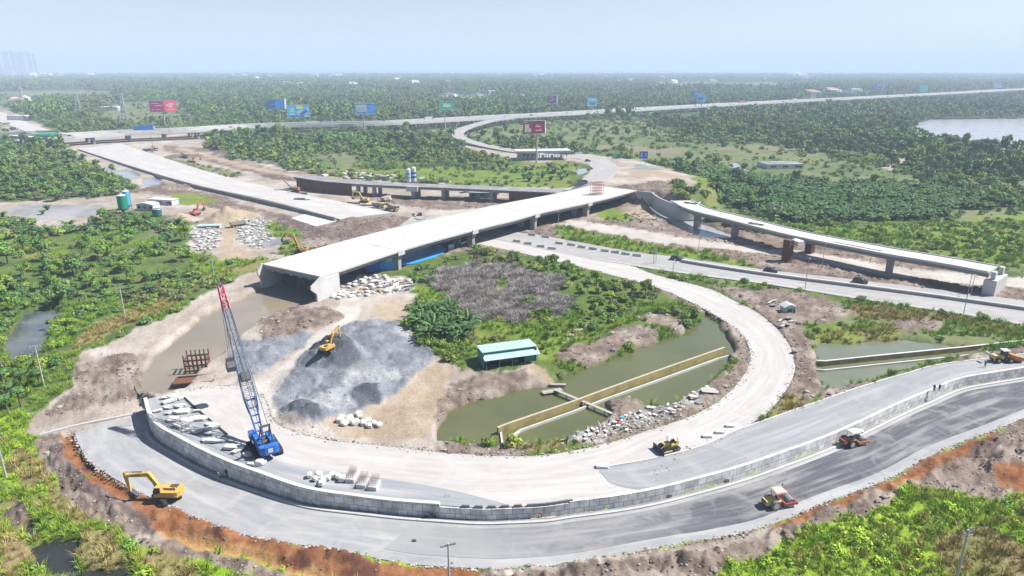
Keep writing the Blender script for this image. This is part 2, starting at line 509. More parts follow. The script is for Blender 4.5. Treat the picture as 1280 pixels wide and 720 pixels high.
# low land, camera side of the wall
LOWP = [(p.x, p.y) for p in offset(WALL, 1.5)]
Wst = GL([(182,500)])[0]
lowpoly = [(-400, 128)] + [(Wst.x - 14, 128), (Wst.x - 4, Wst.y + 4)] + LOWP + [(900, 20), (-400, 20)]
lowraw = inpoly(GX, GY, lowpoly)
LOWM = inpoly(JX, JY, lowpoly)
CL[LOWM & (GX < -40)] = KEYS.index('grass')
CL[LOWM & (GX >= -40)] = KEYS.index('bright')
LREG = [
 ('bright', [(0,520),(40,540),(90,620),(60,620),(0,600)]),
 ('bright', [(165,665),(200,650),(300,720),(330,760),(180,760)]),
 ('dry', [(100,665),(130,660),(155,690),(150,715),(110,716),(98,690)]),
 ('dry', [(60,600),(100,620),(118,650),(95,660),(70,640)]),
 ('dry', [(20,560),(60,570),(70,600),(40,610),(10,590)]),
 ('dry', [(0,660),(30,668),(45,690),(20,720),(0,720)]),
 ('dry', [(170,690),(220,690),(250,720),(190,740)]),
 ('dry', [(1160,668),(1230,660),(1290,690),(1290,740),(1180,720)]),
 ('mudd', [(10,640),(30,620),(38,640),(25,660)]),
 ('pale', [(35,512),(95,500),(190,498),(190,520),(100,541),(60,552),(40,545)]),
 ('mudg', [(40,552),(78,540),(90,575),(110,605),(155,632),(168,645),(205,668),(255,692),(320,708),(430,726),(600,730),(640,760),(400,760),(300,722),(262,708),(200,690),(150,668),(112,642),(92,622),(60,582)]),
 ('mudd', [(70,560),(80,556),(110,602),(160,632),(200,662),(190,668),(150,645),(105,622),(80,590)]),
 ('red', [(76,542),(96,538),(104,560),(138,593),(165,608),(235,640),(320,674),(420,689),(505,707),(600,710),(640,712),(640,722),(600,730),(420,724),(330,703),(250,684),(195,660),(160,632),(135,618),(105,598),(85,572)]),
 ('orange', [(197,661),(225,668),(250,671),(320,691),(345,698),(400,712),(440,722),(400,722),(320,703),(250,687),(205,671)]),
 ('mudg', [(600,712),(715,706),(780,694),(852,680),(960,660),(1035,628),(1110,600),(1175,565),(1242,538),(1300,515),(1420,470),(1420,580),(1300,600),(1280,616),(1240,626),(1170,612),(1130,610),(1110,635),(1060,650),(1000,665),(960,692),(900,714),(860,760),(600,760)]),
 ('mudd', [(1210,560),(1245,548),(1262,556),(1232,578),(1205,580),(1180,578)]),
 ('mud', [(1150,590),(1200,575),(1290,560),(1290,612),(1240,622),(1180,610)]),
 ('red', [(940,664),(960,660),(1035,628),(1110,601),(1175,566),(1242,539),(1250,545),(1210,566),(1160,592),(1122,612),(1085,618),(1035,642),(960,672)]),
 ('red', [(1240,585),(1290,580),(1330,590),(1290,615),(1255,612)]),
 ('orange', [(1112,608),(1130,598),(1148,598),(1130,608),(1115,614)]),
 ('pale', [(600,712),(640,712),(715,706),(780,694),(852,682),(890,680),(960,660),(960,668),(890,690),(780,706),(700,716),(600,722)]),
]
for k, px in LREG:
    CL[region(px, low=True) & LOWM] = KEYS.index(k)

# --- heights
Z = (fbm(GX, GY, 60, 3, 5) - .5) * 0.8 * np.clip((GY - 60) / 200, 0, 1)
BA = np.zeros(GX.shape)
for i, k in enumerate(KEYS):
    BA[CL == i] = PAL[k][4]
BA = blur(BA, 3)
lump = fbm(GX, GY, 3.2, 4, 31) * .6 + fbm(GX, GY, .95, 2, 41) * .4
lump = np.clip((lump - .38) * 2.9, -.5, 1.4)
Z += BA * lump * np.clip(1.3 - GY / 600, 0.1, 1)
low = np.clip(blur(lowraw, 1), 0, 1)
west = np.clip((Wst.x - 1 - GX) / 3, 0, 1)
gentle = np.clip((150 - GY) / 28, 0, 1); gentle = gentle * gentle * (3 - 2 * gentle)
lowf = low * (1 - west) + gentle * west
Z += zlow(GX) * lowf

def addmound(px, py, h, r, sharp=1.0, z=0, cls=None, ell=1.0, ang=0):
    global Z
    c = G(px, py, z)
    dx = GX - c.x; dy = GY - c.y
    ca, sa = math.cos(ang), math.sin(ang)
    u = dx * ca + dy * sa; v = (-dx * sa + dy * ca) * ell
    d = np.sqrt(u * u + v * v) / r + n1 * .18
    hh = np.clip(1 - d, 0, 1) ** sharp * h
    Z = np.maximum(Z, hh * (1 + .25 * (lump - .4)) + np.minimum(Z, .3))
    if cls: CL[(hh > .25) & (d < .95)] = KEYS.index(cls)
# gravel heaps
for a in [(418,448,6.2,8.6),(386,478,1.7,8),(432,474,1.4,8),(455,462,1.6,5),(412,498,1.9,5.5),(376,515,2.3,4.6),(389,521,2.6,4.6),(464,490,1.9,5.0),(440,500,1.2,5),(478,435,1.0,8),(500,425,1.1,5),(468,416,1.3,6),(495,452,.9,6),(335,440,1.2,8),(350,430,1.3,6)]:
    addmound(a[0], a[1], a[2] * 1.15, a[3], sharp=.95)
for px_ in ([(396,438),(412,429),(438,432),(450,455),(434,468),(404,466)], [(440,495),(455,484),(478,488),(476,503),(452,508)], [(356,518),(372,506),(400,514),(404,530),(376,526)]):  # darker gravel; also puts the tall heap's shaded camera side into the colour
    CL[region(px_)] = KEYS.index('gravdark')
for a in [(283,276,6.5,11,'sand'),(300,272,4,10,'sand'),(226,274,3.5,7,'sand'),(258,266,2.5,9,'sand'),(395,398,1.6,9,'mudg'),(350,400,1.2,7,'mudg'),(372,392,1.4,7,'mudg'),(440,280,3,9,'mud'),(466,284,2.6,8,'mud'),(425,274,2.5,6,'mud'),(230,196,2.4,16,'mud'),(212,236,3,14,'mud')]:
    addmound(a[0], a[1], a[2], a[3], cls=a[4])
# raised fill at the far end of the new bridges
EMBP = [(60,345),(69,340),(73.5,311),(84,311),(90,328),(108,352),(118,385),(95,425),(55,425),(38,398),(40,362)]
emb = inpoly(GX, GY, EMBP)
embf = np.clip(blur(emb, 7), 0, 1)
embf = np.where(emb & (GX < 75) & (GY < 350), 1.0, embf)
embs = np.clip(1 - (np.sqrt(((GX - 75) / 50) ** 2 + ((GY - 425) / 75) ** 2)), 0, 1)
Z = np.maximum(Z * (1 - embf) + 6.85 * embf, Z + 0 * embs)
ramp_ = np.clip((480 - GY) / 75, 0, 1) * np.clip((GY - 395) / 25, 0, 1)
inx = np.clip(1 - np.abs(GX - 74) / 38, 0, 1); inx = np.clip(inx * 2.5, 0, 1)
Z = np.where(ramp_ * inx > 0, np.maximum(Z, 6.85 * ramp_ * inx), Z)
OCC = np.zeros(GX.shape, bool)

# dig the ponds
WATER = [  # name, label px outline, water level, low?, deep
 ('brown_pond', [(178,478),(181,465),(200,442),(245,405),(262,393),(300,377),(320,366),(342,360),(372,352),(400,352),(402,372),(385,381),(352,390),(325,402),(300,420),(290,434),(275,445),(255,458),(240,478),(232,487),(205,494),(185,491)], -1.2, 'brown'),
 ('reed_pond', [(5,425),(30,392),(60,385),(84,390),(66,408),(60,425),(50,440),(28,455),(8,450)], -.9, 'dark'),
 ('fish_pond', [(545,553),(547,538),(562,515),(600,500),(640,492),(690,482),(712,470),(742,459),(772,448),(802,436),(827,427),(845,420),(860,412),(875,403),(880,393),(900,407),(912,428),(916,442),(908,456),(897,470),(875,488),(858,498),(835,508),(812,511),(800,500),(780,497),(752,502),(765,520),(747,534),(722,542),(704,554),(655,558),(600,557)], -1.0, 'olive'),
 ('side_pond', [(1022,428),(1060,431),(1095,427),(1125,425),(1172,431),(1205,436),(1230,440),(1185,449),(1135,462),(1085,475),(1055,487),(1030,486),(1020,465)], -.9, 'pale_olive'),
 ('channel', [(810,258),(845,262),(868,277),(890,284),(922,297),(905,299),(872,296),(845,284),(815,265)], -1.0, 'pale'),
 ('bridge_pool', [(455,340),(470,325),(505,315),(540,306),(570,304),(600,296),(560,316),(520,330),(490,338)], -1.0, 'blue'),
 ('puddle', [(130,213),(160,214),(173,219),(168,224),(145,222)], -.8, 'gray'),
 ('puddle', [(176,225),(198,223),(202,231),(182,233)], -.8, 'gray'),
 ('puddle', [(720,211),(732,210),(738,218),(728,222),(721,219)], -.8, 'gray'),
 ('marsh_pool', [(909,203),(920,203),(936,215),(934,221),(926,218),(912,208)], -.8, 'gray'),
 ('marsh_pool', [(1268,232),(1290,228),(1290,238),(1272,238)], -.8, 'gray'),
 ('lake', [(1134,160),(1146,153),(1165,149.5),(1280,148),(1420,145),(1420,212),(1300,200),(1280,195),(1247,190),(1210,186),(1172,180),(1146,171)], -1.2, 'lake'),
]
WZ = {}
for nm, px, lv, mt in WATER:
    m = inpoly(GX + n1 * 1.2 * amp, GY + n2 * 1.6 * amp, GL(px, lv))
    s = blur(m, 4)
    Z = Z * (1 - np.clip(s * 2, 0, 1)) + np.clip(s * 2, 0, 1) * (Z * 0 + 0)
    Z += s * 2 * lv * 1.0
    Z = np.where(m, np.minimum(Z, lv - .25), Z)
    CL[m] = KEYS.index('bed')
# marsh in the near left corner
for px in [[(38,680),(60,668),(98,675),(100,712),(70,722),(40,712)], [(90,712),(160,708),(165,730),(120,750),(80,735)], [(30,650),(45,640),(55,660),(40,672)]]:
    m = region(px, low=True)
    s = blur(m, 3)
    Z -= s * 1.5
    CL[m] = KEYS.index('bed')
# trench beside the low road
for px in [[(76,542),(94,540),(100,560),(130,592),(165,615),(160,632),(135,618),(105,598),(85,572)], [(197,661),(250,671),(345,698),(440,722),(400,722),(320,703),(250,687),(205,671)]]:
    m = region(px, low=True, jit=False); Z -= blur(m, 3) * .9
# spoil ridge along the trench and along the right verge
for px, h in [([(175,622),(235,645),(320,676),(420,690),(505,707),(500,716),(420,704),(320,690),(240,668),(190,648)], .45), ([(960,664),(1035,634),(1110,606),(1175,572),(1240,546),(1280,540),(1280,600),(1200,580),(1110,632),(1030,655),(960,690)], .7), ([(60,560),(80,560),(150,645),(200,675),(180,675),(90,615)], .6), ([(600,716),(780,700),(850,690),(900,690),(880,710),(640,730)], .7)]:
    m = region(px, low=True); Z += blur(m, 5) * h * (.5 + lump)
# dikes beside ring road inner bank
RIV = (Z * 0)

def th(x, y):
    """terrain height at world x, y"""
    i = np.searchsorted(YS, y) - 1
    i = int(min(max(i, 0), len(YS) - 2))
    fy = (y - YS[i]) / (YS[i + 1] - YS[i])
    def row(k):
        w = YS[k] * 1.12 + 25
        u = (x / w + 1) / 2 * (NC - 1)
        j = int(min(max(math.floor(u), 0), NC - 2)); fx = min(max(u - j, 0), 1)
        return Z[k, j] * (1 - fx) + Z[k, j + 1] * fx
    return float(row(i) * (1 - fy) + row(i + 1) * fy)

def cls(x, y):
    i = int(min(max(np.searchsorted(YS, y), 0), len(YS) - 1))
    w = YS[i] * 1.12 + 25
    j = int(min(max(round((x / w + 1) / 2 * (NC - 1)), 0), NC - 1))
    return KEYS[CL[i, j]]

def GT(px, py):
    """ground point seen at px, py"""
    z = 0.0
    for _ in range(14):
        p = G(px, py, z); z = z * .4 + th(p.x, p.y) * .6
    return Vector((p.x, p.y, th(p.x, p.y)))

ROADMASK = []
def flatten(poly, z=None, drop=.28):
    """press the terrain under a road a little below it"""
    global Z, OCC
    m = inpoly(GX, GY, poly)
    OCC |= m
    if z is None:
        Z = np.where(m, np.minimum(Z, 0) - drop, Z)
    else:
        Z = np.where(m, z - drop, Z)
# ------------------------------------------------------------------ roads (pressed into the terrain)
def occ(poly, grow=0):
    global OCC
    OCC |= inpoly(GX, GY, poly)
def ribbon(name, A, B, m, z=0.1, n=120, cross=5, thick=.5, press=True, ut=10.0, parent=None, drop=.28, zs=None):
    """a road between two edges; z a number or 'own' (the points' heights)"""
    A = resample(smooth(A, 6), n); B = resample(smooth(B, 6), n)
    occ([(p.x, p.y) for p in A] + [(p.x, p.y) for p in B[::-1]])
    if press:
        flatten([(p.x, p.y) for p in A] + [(p.x, p.y) for p in B[::-1]], None if not callable(z) else None, drop)
    rows = []; uvs = []; L = 0
    for i in range(n):
        if i: L += ((A[i] + B[i]) / 2 - (A[i - 1] + B[i - 1]) / 2).length
        r = []; u = []
        for j in range(cross):
            t = j / (cross - 1)
            p = A[i].lerp(B[i], t)
            if z == 'own': zz = p.z
            elif callable(z): zz = z(p.x, p.y)
            else: zz = z
            r.append((p.x, p.y, zz)); u.append((L / ut, t))
        rows.append(r); uvs.append(u)
    return tag(grid_mesh(name, rows, m, uvs, parent, thick=thick), kind='structure')

def roadmat(name, a, b, c, dust=None, us=.35, vs=7, bumpd=.01):
    """streaks along the road plus worn patches"""
    if name in MAT: return MAT[name]
    m = mat(name, a, b, uv=(us, vs), scale=3.0, detail=7, c3=c, scale2=1.1, rough=.9, bump=bumpd, bscale=3, spec=.2)
    nt = m.node_tree; N = nt.nodes; L = nt.links; bs = N['Principled BSDF']; src = bs.inputs['Base Color'].links[0].from_socket
    tc = N.new('ShaderNodeTexCoord')
    for sc, lo, hi, amt, col in ((.13, .50, .62, .6, c), (.5, .57, .68, .3, tuple(x * .78 for x in a)), (2.6, .35, .75, .25, tuple(x * .85 for x in b))):
        n = N.new('ShaderNodeTexNoise'); n.inputs['Scale'].default_value = sc; n.inputs['Detail'].default_value = 8; n.inputs['Roughness'].default_value = .7; n.inputs['Distortion'].default_value = 1.2
        L.new(tc.outputs['Object'], n.inputs['Vector'])
        r = N.new('ShaderNodeMapRange'); r.inputs[1].default_value = lo; r.inputs[2].default_value = hi; r.inputs[4].default_value = amt
        L.new(n.outputs['Fac'], r.inputs[0])
        mx = N.new('ShaderNodeMix'); mx.data_type = 'RGBA'; L.new(r.outputs[0], mx.inputs[0]); L.new(src, mx.inputs[6]); mx.inputs[7].default_value = (*[x * KA for x in col], 1); src = mx.outputs[2]
    L.new(src, bs.inputs['Base Color'])
    return m

KR = .72
def sc_(c): return None if c is None else tuple(x * KR for x in c)
_rm = roadmat
def roadmat(name, a, b, c, **k): return _rm(name, sc_(a), sc_(b), sc_(c), **k)
m_ring = roadmat('dusty_limestone_road', (.68,.64,.60), (.58,.54,.50), (.71,.68,.645), us=.35, vs=5)
m_base = roadmat('grey_base_course', (.44,.44,.45), (.36,.365,.375), (.54,.535,.53), us=.3, vs=5)
m_low = roadmat('rolled_grey_base', (.50,.495,.49), (.40,.40,.40), (.60,.59,.57), us=.5, vs=3.5)
m_asph = roadmat('fresh_asphalt', (.190,.192,.208), (.120,.122,.140), (.42,.41,.40), us=.5, vs=4.5)
m_hw = roadmat('pale_highway_surface', (.50,.48,.46), (.45,.43,.41), (.56,.54,.52), us=.2, vs=4)
m_conc = mat('pale_concrete', (.58,.57,.55), (.50,.49,.475), scale=.5, rough=.85, bump=.01, bscale=6, c3=(.62,.61,.59), scale2=.15)
m_concd = mat('weathered_concrete', (.27,.265,.26), (.19,.185,.18), scale=.9, rough=.9, bump=.02, bscale=8, c3=(.32,.315,.30))
m_kerb = mat('white_kerb_concrete', (.52,.51,.49), (.44,.43,.42), scale=2)

RI = [(225,490),(262,484),(300,484),(330,500),(345,530),(400,549),(470,557),(560,567),(650,571),(700,567),(765,553),(815,537),(865,520),(902,499),(930,469),(938,443),(927,418),(900,398),(857,375),(815,358),(760,343),(700,328),(640,314),(590,304)]
RO = [(182,500),(188,520),(198,533),(220,546),(250,562),(287,579),(320,591),(382,612),(445,622),(495,628),(550,632),(600,635),(640,634),(680,632),(715,627),(770,620),(800,613),(822,597),(850,567),(885,556),(917,541),(955,520),(972,502),(987,481),(994,458),(988,435),(972,412),(945,390),(915,375),(885,361),(820,344),(787,332),(740,322),(690,312),(640,302),(600,294)]
ribbon('ring_road', GL(RI), GL(RO), m_ring, z=.10, n=200, cross=9, thick=.6)
GA = [(748,590),(760,584),(800,577),(850,566),(885,555),(917,540),(960,525),(1022,503),(1080,483),(1135,467),(1177,456),(1280,443),(1420,424),(1560,404)]
GB = [(752,593),(766,606),(800,613),(820,611),(857,602),(910,588),(960,572),(1042,542),(1120,506),(1160,489),(1197,474),(1240,466),(1290,458),(1400,440),(1560,418)]
ribbon('upper_base_course_road', GL(GA), GL(GB), m_base, z=.135, n=140, cross=7, thick=.4)
# grey pavement along the top of the wall on the left
SA = [(226,494),(255,520),(284,544),(310,560),(360,580),(430,592),(520,605),(580,617),(640,633)]
SB = [(182,500),(198,533),(220,546),(250,562),(287,579),(320,591),(382,612),(445,622),(550,632),(640,634)]
m_strip = mat('grey_wall_top_pavement', (.26,.27,.285), (.32,.325,.33), uv=(.4,3), scale=3, c3=(.40,.395,.39), scale2=.9, rough=.9)
ribbon('wall_top_pavement', GL(SA), GL(SB), m_strip, z=.125, n=60, cross=5, thick=.1, press=False)
# expansion gap (dark channel) between strip and road
ch = MB()
for a, b in zip(resample(GL([(226,494),(255,520),(284,544)]), 12), resample(GL([(226,494),(255,520),(284,544)]), 12)[1:]):
    pass
m_dark = mat('black_rubber', (.02,.02,.022), rough=.8)
g = MB(); pA = GL([(226,494),(240,507),(255,520),(284,544)]); 
for a, b in zip(pA, pA[1:]):
    d = (b - a); g.box((a + b) / 2 + Vector((0, 0, .16)), (d.length, .45, .12), rz=math.atan2(d.y, d.x))
tag(g.build('drain_channel', m_dark), 'straight black drain channel set between white road and grey pavement near the blue crane', 'channel')

# low road
LO = [(93,541),(101,560),(112,577),(138,595),(168,612),(207,631),(237,644),(275,658),(320,672),(420,688),(505,704),(600,711),(640,711),(715,705),(780,693),(852,680),(890,674),(960,658),(1035,627),(1110,599),(1175,564),(1242,538),(1300,514),(1420,462),(1560,430)]
lowA = smooth([GLow(*p) for p in LO], 5)
wb = [Vector((p.x, p.y, 0)) for p in offset(WALL, -.35)]
st = [GLow(183, 517)] + wb[8:]
zfun = lambda off: (lambda x, y: float(zlow(x)) + off)
def flatlow(A, B, off):
    global Z
    A2 = resample(A, 160); B2 = resample(B, 160)
    m = inpoly(GX, GY, [(p.x, p.y) for p in A2] + [(p.x, p.y) for p in B2[::-1]])
    Z = np.where(m, zlow(GX) - .2, Z)
flatlow(lowA, wb, 0)
ribbon('lower_road', lowA, st, m_low, z=zfun(.06), n=200, cross=9, thick=.5, press=False)
occ([(p.x, p.y) for p in lowA] + [(p.x, p.y) for p in offset(lowA, -1.6)[::-1]]); occ([(p.x, p.y) for p in offset(WALL, 1)] + [(p.x, p.y) for p in offset(WALL, -3)[::-1]])
inn = offset(wb, -2.0)
outA = offset(lowA, 2.1)
i0 = min(range(len(outA)), key=lambda i: (outA[i] - GLow(470, 700)).length)
j0 = min(range(len(inn)), key=lambda i: (inn[i] - GLow(520, 650)).length)
m_as = m_asph
nt = m_as.node_tree; bs = nt.nodes['Principled BSDF']; src = bs.inputs['Base Color'].links[0].from_socket
tc = nt.nodes.new('ShaderNodeTexCoord'); sx = nt.nodes.new('ShaderNodeSeparateXYZ'); nt.links.new(tc.outputs['Object'], sx.inputs[0])
nz = nt.nodes.new('ShaderNodeTexNoise'); nz.inputs['Scale'].default_value = .07; nz.inputs['Detail'].default_value = 5
nt.links.new(tc.outputs['Object'], nz.inputs['Vector'])
ma = nt.nodes.new('ShaderNodeMath'); ma.operation = 'MULTIPLY_ADD'; nt.links.new(nz.outputs['Fac'], ma.inputs[0]); ma.inputs[1].default_value = 60; nt.links.new(sx.outputs[0], ma.inputs[2])
mr = nt.nodes.new('ShaderNodeMapRange'); nt.links.new(ma.outputs[0], mr.inputs[0]); mr.inputs[1].default_value = 5; mr.inputs[2].default_value = 62
mxx = nt.nodes.new('ShaderNodeMix'); mxx.data_type = 'RGBA'; nt.links.new(mr.outputs[0], mxx.inputs[0]); mxx.inputs[6].default_value = (.26,.258,.252,1); nt.links.new(src, mxx.inputs[7])
nt.links.new(mxx.outputs[2], bs.inputs['Base Color'])
ribbon('asphalt_layer', outA[i0:], inn[j0:], m_asph, z=zfun(.10), n=180, cross=9, thick=.04, press=False)
# kerb at the foot of the wall
def solid_ribbon(name, C, w, h, m, zf, parent=None, n=None, z0=0.0, kind=None):
    """kerb or barrier: box section along centre line C"""
    if n: C = resample(C, n)
    L_ = offset(C, w / 2); R_ = offset(C, -w / 2)
    rows = []
    mb = MB(); idx = []
    for l, r in zip(L_, R_):
        zl = zf(l.x, l.y) if callable(zf) else (zf if zf is not None else l.z)
        idx.append([mb.pt((l.x, l.y, zl + z0)), mb.pt((l.x, l.y, zl + h)), mb.pt((r.x, r.y, zl + h)), mb.pt((r.x, r.y, zl + z0))])
    for a, b in zip(idx, idx[1:]):
        for k in range(4):
            j = (k + 1) % 4
            mb.face((a[k], b[k], b[j], a[j]))
    mb.face(idx[0]); mb.face(idx[-1][::-1])
    return mb.build(name, m, parent)
kl = offset(wb, -.95)
solid_ribbon('kerb', kl[6:], .5, .28, m_kerb, lambda x, y: float(zlow(x)), n=260)['kind'] = 'structure'
solid_ribbon('gutter', offset(wb, -.45)[6:], .5, .14, m_concd, lambda x, y: float(zlow(x)), n=260)['kind'] = 'structure'
# white lip along base course road edge
solid_ribbon('edge_lip', smooth(GL([(750,586),(770,582),(800,577),(850,566),(885,555),(917,540),(960,525),(1022,503),(1080,483),(1135,467),(1177,456),(1280,443),(1420,424)]), 6), .42, .26, m_kerb, 0.0, n=220)['kind'] = 'structure'

# highway
HU = [(520,268),(580,281),(640,290),(690,297),(790,315),(850,322),(960,338),(1060,349),(1160,361),(1280,376),(1420,394),(1560,412)]
HL = [(500,282),(560,292),(600,296),(640,304),(690,314),(740,324),(787,332),(860,343),(960,356),(1072,374),(1185,391),(1280,407),(1420,429),(1560,450)]
ribbon('highway', GL(HU), GL(HL), m_hw, z=.16, n=160, cross=7, thick=.4)
BARP = [(852,328),(900,336),(960,345),(1060,358),(1160,371),(1280,388),(1420,408),(1560,428)]
bt = thing('concrete_barrier', 'long weathered concrete barrier dividing the lanes of the pale highway on the right', 'barrier')
o = solid_ribbon('barrier_wall', smooth(GL(BARP), 6), 1.3, .85, mat('worn_barrier_concrete', (.40,.39,.38), (.30,.29,.28), scale=.8), .16, bt, n=120)
o = solid_ribbon('barrier_cap', smooth(GL(BARP), 6),   .8, 1.0, m_conc, .16, bt, n=120, z0=.852)
# markings
mk = mat('road_paint_white', (.78,.78,.76), rough=.6)
def dashes(C, w, ln, gap, z):
    L = 0; mb = MB(); C = [Vector((p.x, p.y, 0)) for p in C]
    tot = sum((b - a).length for a, b in zip(C, C[1:])); n = max(2, int(tot)); C = resample(C, n); step = tot / (n - 1); s = 0
    for a, b in zip(C, C[1:]):
        if (s % (ln + gap)) < ln:
            d = b - a
            mb.box(((a.x + b.x) / 2, (a.y + b.y) / 2, z), (d.length, w, .008), rz=math.atan2(d.y, d.x))
        s += step
    return mb
mid = [a.lerp(b, .72) for a, b in zip(resample(smooth(GL(HU), 6), 90), resample(smooth(GL(HL), 6), 90))]
tag(dashes(mid[25:], .2, 3, 6, .168).build('lane_markings', mk), kind='structure')
tag(dashes([a.lerp(b, .93) for a, b in zip(resample(smooth(GL(HU), 6), 90), resample(smooth(GL(HL), 6), 90))][32:], .2, 1, 0, .168).build('edge_line', mk), kind='structure')

# approach road with a retaining side (left)
AL = [(97,186,1.0),(150,203,1.6),(195,217,1.8),(250,232,1.9),(320,247,1.9),(370,259,1.8),(425,274,1.2)]
AR = [(150,179,1.0),(190,192,1.6),(255,213,1.8),(294,224,1.9),(325,231,1.9),(360,239,1.9),(400,247,1.8),(445,256,1.5),(490,266,.9)]
ribbon('approach_road', GL(AL), GL(AR), m_ring, z='own', n=80, cross=5, thick=2.2)
wl = smooth(GL([(235,229,0),(250,232,0),(320,247,0),(370,259,0),(420,273,0)]), 5)
wl = [Vector((p.x, p.y, 0)) + Vector((-.3, -1.0, 0)) for p in smooth(GL([(240,230,1.9),(320,247.5,1.9),(370,259.5,1.8),(420,273,1.3)]), 5)]
solid_ribbon('side_wall', wl, .6, 2.0, m_concd, 0.0, n=30)
tag(COL.objects['side_wall'], 'low dark concrete side wall along the pale approach road left of the new bridge', 'wall')
COL.objects['side_wall'].name = 'retaining_wall'
pd = MB(); pd.slab([(p.x, p.y) for p in GL([(364,274),(383,268),(421,277),(394,284)])], -.2, .45)
tag(pd.build('concrete_pad', m_conc), 'bare white concrete pad below the approach road and left of the long bridge', 'concrete pad')

# ------------------------------------------------------------------ terrain mesh
def build_terrain():
    H, W = GX.shape
    base = np.zeros((H, W, 3))
    nz = {}
    for i, k in enumerate(KEYS):
        m = CL == i
        if not m.any(): continue
        a, b, c, s, _ = PAL[k]
        x = GX[m]; y = GY[m]
        f1 = np.clip((fbm(x, y, s, 4, 101 + i) - .5) * 3.2 + .5, 0, 1)[:, None]
        f2 = np.clip((fbm(x, y, s * 2.7, 4, 301 + i) - .56) * 6, 0, 1)[:, None]
        base[m] = KA * ((np.array(a) * (1 - f1) + np.array(b) * f1) * (1 - f2) + np.array(c) * f2)
    p = np.pad(base, ((1, 1), (1, 1), (0, 0)), mode='edge')
    base = (p[:-2, 1:-1] + p[2:, 1:-1] + p[1:-1, :-2] + p[1:-1, 2:] + 4 * base) / 8
    me = bpy.data.meshes.new('ground')
    nv = H * W
    me.vertices.add(nv)
    co_ = np.stack([GX, GY, Z], -1).astype(np.float32).reshape(-1)
    me.vertices.foreach_set('co', co_)
    idx = np.arange(nv).reshape(H, W)
    q = np.stack([idx[:-1, :-1], idx[:-1, 1:], idx[1:, 1:], idx[1:, :-1]], -1).reshape(-1, 4)
    nf = len(q)
    me.loops.add(nf * 4); me.polygons.add(nf)
    me.loops.foreach_set('vertex_index', q.reshape(-1).astype(np.int32))
    me.polygons.foreach_set('loop_start', (np.arange(nf) * 4).astype(np.int32))
    me.polygons.foreach_set('use_smooth', np.ones(nf, bool))
    at = me.color_attributes.new('tint', 'FLOAT_COLOR', 'POINT')
    at.data.foreach_set('color', np.concatenate([base, np.ones((H, W, 1))], -1).astype(np.float32).reshape(-1))
    me.update(calc_edges=True)
    m = bpy.data.materials.new('soil_and_grass'); m.use_nodes = True
    nt = m.node_tree; N = nt.nodes; L = nt.links; b = N['Principled BSDF']
    b.inputs['Roughness'].default_value = .95; b.inputs['Specular IOR Level'].default_value = .1
    a = N.new('ShaderNodeAttribute'); a.attribute_name = 'tint'
    tc = N.new('ShaderNodeTexCoord')
    last = a.outputs['Color']
    for sc, lo, hi in ((1.7, .80, 1.18), (.22, .88, 1.12), (.03, .9, 1.1)):
        n = N.new('ShaderNodeTexNoise'); n.inputs['Scale'].default_value = sc; n.inputs['Detail'].default_value = 6; n.inputs['Roughness'].default_value = .65
        L.new(tc.outputs['Object'], n.inputs['Vector'])
        r = N.new('ShaderNodeMapRange'); r.inputs[1].default_value = .3; r.inputs[2].default_value = .7; r.inputs[3].default_value = lo; r.inputs[4].default_value = hi
        L.new(n.outputs['Fac'], r.inputs[0])
        mx = N.new('ShaderNodeVectorMath'); mx.operation = 'SCALE'
        L.new(last, mx.inputs[0]); L.new(r.outputs[0], mx.inputs['Scale']); last = mx.outputs[0]
    L.new(last, b.inputs['Base Color'])
    n = N.new('ShaderNodeTexNoise'); n.inputs['Scale'].default_value = 2.2; n.inputs['Detail'].default_value = 8
    L.new(tc.outputs['Object'], n.inputs['Vector'])
    bp = N.new('ShaderNodeBump'); bp.inputs['Distance'].default_value = .14; bp.inputs['Strength'].default_value = 1
    L.new(n.outputs['Fac'], bp.inputs['Height']); L.new(bp.outputs[0], b.inputs['Normal'])
    me.materials.append(m)
    o = bpy.data.objects.new('ground', me); COL.objects.link(o); o['kind'] = 'structure'
    return o

# ------------------------------------------------------------------ water
def watermat(name, col, rough=.08, b=.02, sc=1.5, col2=None):
    m = mat(name, col, col2 or tuple(c * .8 for c in col), scale=.05, rough=rough, spec=.5, bump=b, bscale=sc)
    return m
WM = {'brown': watermat('silty_brown_water', (.29,.24,.17), .1), 'dark': watermat('dark_pond_water', (.045,.065,.085), .08, col2=(.16,.16,.13)),
      'olive': watermat('olive_pond_water', (.125,.13,.045), .12), 'pale_olive': watermat('pale_green_pond_water', (.19,.20,.125), .1),
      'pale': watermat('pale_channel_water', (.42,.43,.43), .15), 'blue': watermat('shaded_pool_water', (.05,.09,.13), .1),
      'gray': watermat('puddle_water', (.32,.33,.35), .1), 'lake': watermat('lake_water', (.42,.40,.40), .25, .05, .3), 'marsh': watermat('black_marsh_water', (.035,.035,.03), .12)}
for nm, px, lv, mt in WATER:
    P = GL(px, lv)
    c = sum(P, Vector()) / len(P)
    k = 1.3 if nm != 'lake' else 1.01
    P2 = smooth([c + (p - c) for p in P], 3, True)
    mb = MB(); 
    # grow outward a little so the banks cut the edge
    gr = 1.6 if nm not in ('lake',) else 6
    Q = []
    n = len(P2)
    area = sum(P2[i].x * P2[(i + 1) % n].y - P2[(i + 1) % n].x * P2[i].y for i in range(n))
    for i in range(n):
        a = P2[i - 1]; b = P2[(i + 1) % n]
        t = Vector((b.x - a.x, b.y - a.y, 0))
        if t.length < 1e-6: continue
        t.normalize(); nn = Vector((t.y, -t.x, 0)) * (1 if area > 0 else -1)
        Q.append((P2[i].x + nn.x * gr, P2[i].y + nn.y * gr))
    mb.slab(Q, lv - .06, lv)
    tag(mb.build(nm, WM[mt]), kind='structure')
